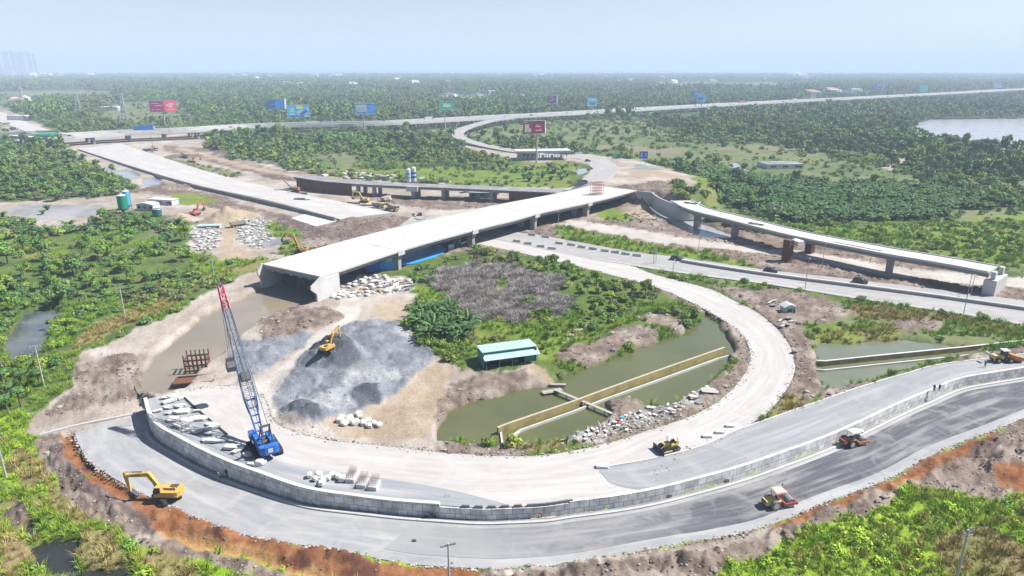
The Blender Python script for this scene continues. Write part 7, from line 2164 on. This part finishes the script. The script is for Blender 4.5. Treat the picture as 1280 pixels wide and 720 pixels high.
def lobeset(seed, n, R_, z0, z1, sq=.8, r0=.45, r1=.65):
    r = random.Random(seed); out = []
    for k in range(n):
        a = r.uniform(0, 6.28); d = R_ * r.uniform(.0, .62); out.append((math.cos(a) * d, math.sin(a) * d, r.uniform(z0, z1), R_ * r.uniform(r0, r1), sq))
    return out
def rndarr(n, a, b): return RS.uniform(a, b, n)
def put(name, templates, sets, mats):
    """sets: list of (x, y, z, smin, smax, template ids)"""
    P = []; S = []; T = []
    for x, y, z, a, b, ids in sets:
        P.append(np.stack([x, y, z - .03], -1)); S.append(a + (b * 1.25 - a) * RS.uniform(0, 1, len(x)) ** 1.9); T.append(np.array(ids)[RS.randint(0, len(ids), len(x))])
    P = np.concatenate(P); S = np.concatenate(S); T = np.concatenate(T)
    return scatter(name, templates, P, S, RS.uniform(0, 6.28, len(P)), T, mats)

# shrubs and undergrowth (unit size about 2 m across)
bush = [leafcloud(10 + k, 230, lobeset(k, 4, 1.0, .25, .6, .75), .125) for k in range(4)]
bushlo = [leafcloud(20 + k, 90, lobeset(k + 5, 3, 1.0, .25, .6, .75), .20) for k in range(3)]
grassT = [tuft(k, 26, .9, .035) for k in range(4)]
allb = []
x, y, z = pick(['veg'], 70, 240, .20, thr=.46, ps=16, pseed=3); allb.append((x, y, z, .6, 1.9, (0, 1, 2, 3)))
x, y, z = pick(['veg'], 240, 520, .11, thr=.38, ps=26, pseed=3); allb.append((x, y, z, .8, 2.8, (0, 1, 2, 3)))
x, y, z = pick(['veg'], 520, 920, .045, thr=.34, ps=40, pseed=3); allb.append((x, y, z, 1.4, 4.2, (4, 5, 6)))
x, y, z = pick(['field', 'grass'], 230, 520, .035, thr=.46, ps=20, pseed=9); allb.append((x, y, z, .6, 2.0, (0, 1, 2, 3)))
x, y, z = pick(['field', 'grass'], 520, 920, .010, thr=.44, ps=30, pseed=9); allb.append((x, y, z, 1.2, 3.2, (4, 5, 6)))
x, y, z = pick(['field', 'grass'], 80, 230, .06, thr=.48, ps=9, pseed=19); allb.append((x, y, z, .4, 1.1, (0, 1, 2, 3)))
GL_ = [leafmat('leaf_yellow_green', (0.269,0.371,0.045)), leafmat('leaf_fresh_green', (0.205,0.333,0.045)), leafmat('leaf_olive_green', (0.333,0.371,0.090))]
GO_ = [leafmat('leaf_olive', (0.192,0.211,0.077)), leafmat('leaf_brown_green', (0.243,0.218,0.109)), leafmat('leaf_dull_green', (0.141,0.198,0.070))]
for nm, mm, lo, hi in (('undergrowth', G1, .36, .54), ('dark_thicket', G2, -1, .36), ('light_undergrowth', GL_, .54, .68), ('olive_scrub', GO_, .68, 2)):
    sets = []
    for (x, y, z, a_, b_, ids) in allb:
        f = fbm(x, y, np.where(y > 300, 40, 18), 3, 83) * .75 + RS.uniform(0, .25, len(x)); f = (f - .5) * 1.6 + .5
        m = (f >= lo) & (f < hi)
        sets.append((x[m], y[m], z[m], a_, b_, ids))
    put(nm, bush + bushlo, sets, mm)
# meadow grass
sets = []
x, y, z = pick(['grass', 'field', 'veg'], 70, 190, .9, thr=.40, ps=8, pseed=6); sets.append((x, y, z, .6, 1.5, (0, 1, 2, 3)))
x, y, z = pick(['grass', 'field'], 190, 300, .35, thr=.38, ps=8, pseed=6); sets.append((x, y, z, .9, 2.0, (0, 1, 2, 3)))
put('grass', grassT, sets, [GB_[0], G1[2], GB_[1]])
# lush weeds along the bottom of the picture
weed = [leafcloud(40 + k, 120, lobeset(k + 30, 5, .85, .1, .45, .8), .10, up=.7) for k in range(4)]
sets = []
x, y, z = pick(['bright'], 45, 150, 1.1); sets.append((x, y, z, .35, .95, (0, 1, 2, 3)))
x, y, z = pick(['bright'], 45, 150, .22, thr=.54, ps=7, pseed=44); sets.append((x, y, z, 1.0, 1.8, (0, 1, 2, 3)))
x, y, z = pick(['bright', 'grass'], 45, 140, .9); sets.append((x, y, z, .8, 1.5, (4, 5, 6, 7)))
put('weeds', weed + grassT, sets, GB_)
sets = []
x, y, z = pick(['bright', 'grass'], 45, 150, .08, thr=.57, ps=9, pseed=71); sets.append((x, y, z, .5, 1.5, (4, 5, 6, 7)))
put('dark_weeds', weed + [leafcloud(50 + k, 110, lobeset(k + 40, 4, .9, .1, .5, .8), .13, up=.3) for k in range(4)], sets, G1)
x, y, z = pick(['dry'], 45, 260, 1.3)
x2, y2, z2 = pick(['bright', 'grass'], 45, 190, .8, thr=.52, ps=12, pseed=91)
put('dry_grass', grassT, [(x, y, z, .6, 1.5, (0, 1, 2, 3)), (x2, y2, z2, .6, 1.4, (0, 1, 2, 3))], GD)
x, y, z = pick(['dead'], 150, 260, 1.1)
def twigs(seed):
    v, f, m = tuft(seed, 60, 1.1, .022); w, g, q = tuft(seed + 50, 40, .8, .03)
    w = w.copy(); w[:, 0] *= 1.5; w[:, 1] *= 1.5
    return merge((v * np.array([1.3, 1.3, 1]), f, m), (w, g, q))
put('dead_scrub', [twigs(400 + k) for k in range(3)] + [leafcloud(60 + k, 50, lobeset(k + 50, 4, .8, .3, .6, .8), .07, up=.3) for k in range(2)], [(x, y, z, .8, 1.8, (0, 1, 2, 3, 4))], GX_)
x, y, z = pick(['dead'], 150, 260, .06, thr=.5, ps=9, pseed=77)
put('scrub_greens', bush, [(x, y, z, .6, 1.4, (0, 1, 2, 3))], G1)
# clods and stones on the bare ground
rocks = [stone(k) for k in range(6)]
sets = []
x, y, z = pick(['mudg', 'mudd', 'mud'], 60, 200, 2.2, thr=.36, ps=5, pseed=8); sets.append((x, y, z + .02, .1, .5, (0, 1, 2, 3, 4, 5)))
x, y, z = pick(['mudg', 'mudd', 'mud'], 200, 420, .6, thr=.40, ps=7, pseed=8); sets.append((x, y, z + .05, .2, .9, (0, 1, 2, 3, 4, 5)))
x, y, z = pick(['red'], 60, 160, .5); sets.append((x, y, z, .1, .45, (2, 5)))
x, y, z = pick(['pale', 'sand', 'gravel'], 80, 300, .03); sets.append((x, y, z, .12, .6, (0, 1, 3, 4)))
x, y, z = pick(['mudg', 'mudd'], 60, 200, .05); sets.append((x, y, z, .8, 1.5, (0, 1, 2, 3, 4, 5)))
put('clods', rocks, sets, GS)
x, y, z = pick(['gravel', 'gravdark'], 120, 260, 1.6)
put('gravel_stones', rocks, [(x, y, z, .08, .38, (0, 1, 2, 3, 4, 5))], [mat('gravel_grey', (.25,.262,.285), vary=.4, rough=1), mat('gravel_light', (.34,.345,.355), vary=.4, rough=1), mat('gravel_dark_grey', (.14,.15,.17), vary=.4, rough=1)])
ex_ = []; 
for ln in (RI, RO):
    for p in resample(smooth(GL(ln), 6), 900):
        for _ in range(2): ex_.append((p.x + RS.normal(0, .5), p.y + RS.normal(0, .5)))
for p in resample(lowA, 700):
    for _ in range(3): ex_.append((p.x + RS.normal(0, .35), p.y - .2 + RS.normal(0, .35)))
ex_ = np.array(ex_); ze = np.array([max(th(a, b) + .05, (.1 if b > 0 and th(a, b) > -1 else -9)) for a, b in ex_]); ze = np.where(ze < -1.0, np.maximum(ze, zlow(ex_[:, 0]) + .05), ze)
put('edge_gravel', rocks, [(ex_[:, 0], ex_[:, 1], ze, .12, .5, (0, 1, 2, 3, 4, 5))], [GS[1], m_ring, GS[0]])
x, y, z = pick(['rock'], 100, 330, .9)
put('rubble', rocks, [(x, y, z, .3, 1.3, (0, 1, 2, 3, 4, 5))], [m_wslab, m_beige, m_concd])

# ------- individual trees
def treemesh(seed, h, R_, n, q, flat=.75, nl=7):
    L = lobeset(seed, nl, R_, h * .5, h * .82, flat, .38, .55)
    return leafcloud(seed, n, L, q)
def limbs(seed, h, R_):
    r = random.Random(seed); mb = MB(); mb.bar((0, 0, -.3), (.15, .1, h * .45), .22 * h / 7, .13 * h / 7, n=7)
    for k in range(5):
        a = r.uniform(0, 6.28); mb.bar((.1, .08, h * r.uniform(.25, .45)), (math.cos(a) * R_ * .55, math.sin(a) * R_ * .55, h * r.uniform(.6, .78)), .09 * h / 7, .03, n=5)
    return mb
m_bark = mat('grey_brown_bark', (.16,.125,.095), (.10,.08,.06), scale=3, rough=.95)
def np2mesh(name, T, mats, parent):
    v, f, m = T; me = bpy.data.meshes.new(name); me.from_pydata(v.tolist(), [], [q[:3] if q[2] == q[3] else q for q in f.tolist()]); me.polygons.foreach_set('material_index', m.tolist())
    for x in mats: me.materials.append(x)
    o = bpy.data.objects.new(name, me); COL.objects.link(o); o.parent = parent; return o
PROTO = {}
def plant(kind, seed, loc, label, group, s=1.0):
    key = (kind, seed)
    if key not in PROTO:
        if kind == 'palm':
            t = thing('nipa_palm', label, 'palm', loc)
            np2mesh('frond_crown', frondset(seed + 1, 15, 4.9, .50, 1.05, 6, 1.5), GP, t)
            mb = MB()
            for k in range(5): mb.bar((0, 0, -.3), (math.cos(k * 1.3) * .35, math.sin(k * 1.3) * .35, .9), .13, .06, n=5)
            mb.build('stem_cluster', m_bark, t)
        elif kind == 'coco':
            t = thing('coconut_palm', label, 'palm', loc)
            T = frondset(seed + 1, 12, 3.2, .5, 2.6, 6, .9); T[0][:, 2] += 4.6
            np2mesh('frond_crown', T, GP, t)
            mb = MB(); mb.bar((0, 0, -.3), (.2, .1, 2.3), .2, .16, n=7); mb.bar((.2, .1, 2.3), (0, 0, 4.7), .16, .13, n=7); mb.build('trunk', m_bark, t)
        else:
            spec = {'tree': (7.5, 3.3, 950, .34, G1), 'dark': (8, 3.6, 1000, .36, G2), 'light': (6, 2.6, 800, .28, [G1[1], G1[2], GB_[0]]), 'grey': (6.5, 2.8, 600, .22, [GX_[1], G2[1], GX_[0]]), 'shrub': (3.0, 2.1, 600, .22, [G1[1], G1[2], GB_[1]])}[kind]
            t = thing('tree' if kind != 'shrub' else 'shrub', label, 'tree' if kind != 'shrub' else 'shrub', loc)
            np2mesh('crown', treemesh(seed * 7 + 3, spec[0], spec[1], spec[2], spec[3], .75 if kind != 'shrub' else .6), spec[4], t)
            limbs(seed, spec[0], spec[1]).build('trunk', m_bark, t)
        PROTO[key] = cache_tree(t); t.scale = (s, s, s); tag(t, group=group); r = t
    else:
        r = dup(None, loc, None, label, group, s, tree=PROTO[key])
    r.rotation_euler = (0, 0, rnd.uniform(0, 6.28))
    return r
def ok(p):
    c, z, o = look(np.array([p.x]), np.array([p.y])); return not o[0] and KEYS[c[0]] not in ('bed',)
RT = random.Random(21)
def grove(P, n, md, kinds, label, group, s0, s1):
    """kinds: list of (kind, word for the label)"""
    for (x, y) in fill(P, n, md, RT):
        g_ = GT(x, y)
        if not ok(g_): continue
        k, lb = RT.choice(kinds)
        plant(k, RT.randrange(4), (g_.x, g_.y, g_.z - .1), label.replace('*', lb), group.replace('*', lb), RT.uniform(s0, s1))
grove([(0,186),(60,190),(108,206),(125,222),(170,238),(140,243),(60,246),(0,250)], 42, 9, [('dark', 'dark green'), ('tree', 'mid green')], '* tree in the dense wood left of the pale approach road', '* trees of the wood left of the approach road', .8, 1.25)
grove([(0,222),(100,218),(175,236),(170,241),(100,246),(0,250)], 26, 7, [('palm', 'nipa')], '* palm at the lower fringe of the wood above the green silo', '* palms above the green silo', .8, 1.1)
grove([(262,180),(330,172),(480,170),(560,172),(575,185),(520,188),(400,190),(330,200),(290,196)], 52, 8, [('dark', 'dark'), ('tree', 'green'), ('light', 'pale green')], '* tree in the wooded strip between elevated highway and unfinished bridge', '* trees of the wooded strip behind the unfinished bridge', .75, 1.25)
grove([(300,172),(480,168),(600,178),(600,182),(480,176),(320,180)], 30, 7, [('palm', 'nipa')], '* palm in the wooded strip below the elevated highway', '* palms of the wooded strip', .8, 1.1)
grove([(330,200),(390,196),(430,214),(400,218),(350,205)], 6, 8, [('grey', 'grey leafless looking')], '* tree at the edge of the wooded strip above the brown formwork', '* trees above the brown formwork', .8, 1.1)
grove([(570,186),(602,184),(606,202),(585,205)], 4, 9, [('grey', 'big grey green')], '* tree left of the white toll office', '* trees left of the toll office', 1.0, 1.4)
grove([(440,196),(560,190),(620,205),(610,212),(540,205),(450,212)], 14, 9, [('shrub', 'round'), ('light', 'small pale')], '* shrub or tree on the grass behind the blue and white silos', '* plants on the grass behind the silos', .8, 1.3)
grove([(620,205),(670,203),(690,206),(712,212),(708,224),(670,230),(640,222),(612,216)], 24, 6, [('palm', 'nipa')], '* palm in the clump below the maroon billboard', '* palms below the maroon billboard', .8, 1.2)
# left near woods
grove([(0,285),(30,290),(70,300),(100,335),(90,380),(40,385),(0,400)], 16, 12, [('tree', 'mid green'), ('dark', 'dark green'), ('light', 'light green')], '* tree in the thicket at the left edge above the reed pond', '* trees of the left edge thicket', .6, 1.0)
grove([(105,300),(170,290),(190,310),(200,340),(185,365),(130,370),(95,350)], 16, 12, [('tree', 'mid green'), ('light', 'light green')], '* tree in the thicket left of the slab field', '* trees of the thicket left of the slab field', .55, .95)
for (x, y, k, s, lb) in ((232,300,'light',1.15,'bright round tree standing alone at the left edge of the slab field'), (210,308,'dark',.8,'dark small tree just left of the bright round one'), (226,326,'tree',.7,'small tree at the lower left corner of the slab field'), (92,345,'dark',1.0,'darkest tree in the middle of the left thicket'), (10,330,'tree',1.2,'large tree at the very left edge of the picture'), (135,322,'light',1.2,'broad yellow green tree in the left thicket'), (188,385,'shrub',.8,'round shrub beside the utility pole on the dry grass'), (178,390,'shrub',.7,'small shrub left of the round one near the utility pole'), (1035,292,'light',1.15,'light green tree between nipa grove and ramp bridge'), (968,275,'grey',1.3,'grey green tree at the left corner of the nipa grove'), (1032,175,'light',1.3,'pale tree clump right of the green field')):
    g_ = GT(x, y); plant(k, 3, (g_.x, g_.y, g_.z - .1), lb, 'single trees', s).pop('group', None) if False else plant(k, 3, (g_.x, g_.y, g_.z - .1), lb, '', s)
grove([(0,270),(60,262),(30,300),(0,310)], 9, 9, [('palm', 'nipa')], '* palm at the left edge below the dark pavement', '* palms at the left edge', .7, 1.0)
grove([(115,275),(190,268),(190,285),(130,290)], 12, 7, [('palm', 'nipa'), ('tree', 'broad')], '* plant in the thicket below the green silo', '* plants below the green silo', .6, .9)
grove([(0,350),(70,340),(110,350),(190,350),(240,338),(250,350),(190,372),(110,380),(40,384),(0,378)], 34, 9, [('palm', 'feathery'), ('coco', 'small')], '* palm in the lower part of the left thicket', '* palms of the lower left thicket', .45, .8)
grove([(0,470),(30,460),(60,470),(50,500),(10,520),(0,515)], 10, 9, [('shrub', 'broad'), ('coco', 'small')], '* plant left of the dirt bank beside the utility poles', '* plants left of the dirt bank', .5, .9)
grove([(60,405),(100,400),(90,440),(60,445)], 8, 8, [('shrub', 'low')], '* shrub between reed pond and dry grass', '* shrubs beside the reed pond', .5, .8)
# island
grove([(516,395),(545,385),(575,390),(592,410),(595,428),(560,432),(530,428),(518,415)], 20, 6, [('palm', 'broad leaved')], '* palm in the dense clump left of the green shed', '* palms left of the green shed', .95, 1.3)
grove([(700,348),(735,350),(765,362),(785,380),(780,395),(750,395),(720,378)], 15, 9, [('light', 'bright green'), ('shrub', 'bright')], '* bush on the island between the grey scrub and the ring road', '* bushes on the island', .5, .9)
grove([(640,328),(700,336),(760,350),(840,380),(870,395),(850,398),(790,385),(740,365),(690,345)], 18, 9, [('shrub', 'green'), ('tree', 'small')], '* shrub along the inner side of the ring road', '* shrubs along the inner side of the ring road', .4, .8)
grove([(500,340),(545,332),(560,325),(560,335),(530,348),(505,350)], 9, 7, [('shrub', 'yellow green'), ('coco', 'small')], '* plant beside the long bridge at the top of the island', '* plants beside the long bridge', .5, .8)
grove([(700,400),(770,395),(780,405),(740,415),(700,440),(680,450),(670,440)], 14, 8, [('shrub', 'low green')], '* shrub on the bank above the fish pond', '* shrubs above the fish pond', .4, .75)
# right side
grove([(842,204),(880,209),(920,224),(960,232),(960,268),(935,262),(905,248),(880,228),(850,214)], 34, 8, [('palm', 'nipa'), ('tree', 'bushy')], '* plant in the narrow grove right of the plaza', '* plants of the grove right of the plaza', .8, 1.1)
grove([(960,232),(1010,236),(1100,238),(1180,244),(1250,250),(1240,258),(1195,262),(1180,272),(1120,274),(1060,277),(1000,276),(962,268)], 150, 6.5, [('palm', 'nipa')], '* palm in the wide dense grove above the ramp bridge', '* palms of the wide grove', .95, 1.3)
grove([(700,150),(860,152),(960,160),(1060,150),(1150,175),(1270,205),(1280,235),(1150,215),(1090,205),(1000,180),(900,178),(760,172)], 60, 11, [('dark', 'dark'), ('tree', 'green'), ('light', 'pale green')], '* tree in the patchy woodland between the right fields and the highway', '* trees of the patchy right woodland', .8, 1.5)
grove([(1010,208),(1100,212),(1260,232),(1260,240),(1100,226),(1010,220)], 10, 14, [('shrub', 'round'), ('light', 'pale')], '* plant on the open field right of the marsh pool', '* plants on the open field', .8, 1.4)
grove([(1060,288),(1180,282),(1275,290),(1275,322),(1180,312),(1090,300)], 26, 10, [('shrub', 'low green')], '* shrub on the meadow above the right end of the ramp bridge', '* shrubs on the meadow above the ramp bridge', .8, 1.5)
# woodland that nobody could count
wood = [treemesh(200 + k, (7.5, 9.5, 6, 8, 10)[k], (3.4, 3.0, 3.8, 2.6, 3.2)[k], 420, .42, (.75, 1.1, .6, .9, 1.3)[k], 6) for k in range(5)]
woodlo = [treemesh(210 + k, (7.5, 9.5, 6, 11)[k], (4.2, 3.4, 4.8, 3.2)[k], 130, .8, (.7, 1.1, .6, 1.3)[k], 5) for k in range(4)]
sets = []
def inpx(x, y, P):
    px, py = proj_np(x, y, 0.0); return inpoly(px, py, P)
x, y, z = pick(['veg'], 330, 560, .0035, thr=.46, ps=45, pseed=31); sets.append((x, y, z, .5, 1.1, (0, 1, 2, 3, 4)))
WP = [(700,140),(960,135),(1140,128),(1300,120),(1420,120),(1420,240),(1290,240),(1150,214),(1050,190),(960,175),(860,168),(700,160)]
x, y, z = pick(['veg', 'far'], 440, 960, .015, thr=.40, ps=60, pseed=32); m = inpx(x, y, WP); sets.append((x[m], y[m], z[m], .7, 1.4, (0, 1, 2, 3, 4)))
x, y, z = pick(['veg'], 560, 960, .012, thr=.38, ps=60, pseed=33); sets.append((x, y, z, .7, 1.3, (0, 1, 2, 3, 4)))
x, y, z = pick(['far', 'veg'], 900, 1700, .021, thr=.27, ps=90, pseed=34); sets.append((x, y, z, .6, 1.5, (5, 6, 7, 8)))
x, y, z = pick(['far'], 1700, 3200, .0085, thr=.28, ps=160, pseed=35); sets.append((x, y, z, .9, 2.1, (5, 6, 7, 8)))
x, y, z = pick(['far'], 3200, 6500, .0022, thr=.30, ps=300, pseed=36); sets.append((x, y, z, 1.1, 2.2, (5, 6, 7, 8)))
x, y, z = pick(['field'], 600, 1700, .0012); sets.append((x, y, z, .5, 1.0, (5, 6, 7, 8)))
sa, sb, sc3 = [], [], []
for (x, y, z, a_, b_, ids) in sets:
    f = fbm(x, y, np.clip(y / 9, 50, 300), 3, 93) * .8 + RS.uniform(0, .2, len(x))
    for (L_, lo, hi) in ((sa, -1, .45), (sb, .45, .56), (sc3, .56, 2)):
        m = (f >= lo) & (f < hi); L_.append((x[m], y[m], z[m], a_, b_, ids))
sets = sa
put('green_woodland', wood + woodlo, sb, G1)
put('olive_woodland', wood + woodlo, sc3, [GO_[2], G1[1], GO_[0]])
put('distant_woodland', wood + woodlo, sets, G2)
x, y, z = pick(['veg', 'far'], 440, 1700, .0025, thr=.50, ps=70, pseed=62); m = inpx(x, y, WP) | (y > 900)
put('pale_woodland', woodlo, [(x[m], y[m], z[m], .6, 1.4, (0, 1, 2, 3))], [G1[1], G1[2], G1[2]])
palmT = [frondset(300 + k, 9, 5.2, .7, 1.5, 4, 1.4) for k in range(4)]
x, y, z = pick(['veg'], 250, 600, .012, thr=.50, ps=40, pseed=51)
x2, y2, z2 = pick(['veg', 'field'], 280, 480, .05); GPX = [(840,204),(960,224),(1100,232),(1270,247),(1255,262),(1195,264),(1180,274),(1000,280),(900,252)]; m = inpx(x2, y2, GPX)
put('nipa_thicket', palmT, [(x, y, z, .6, 1.0, (0, 1, 2, 3)), (x2[m], y2[m], z2[m], .8, 1.15, (0, 1, 2, 3))], GP)
build_terrain()
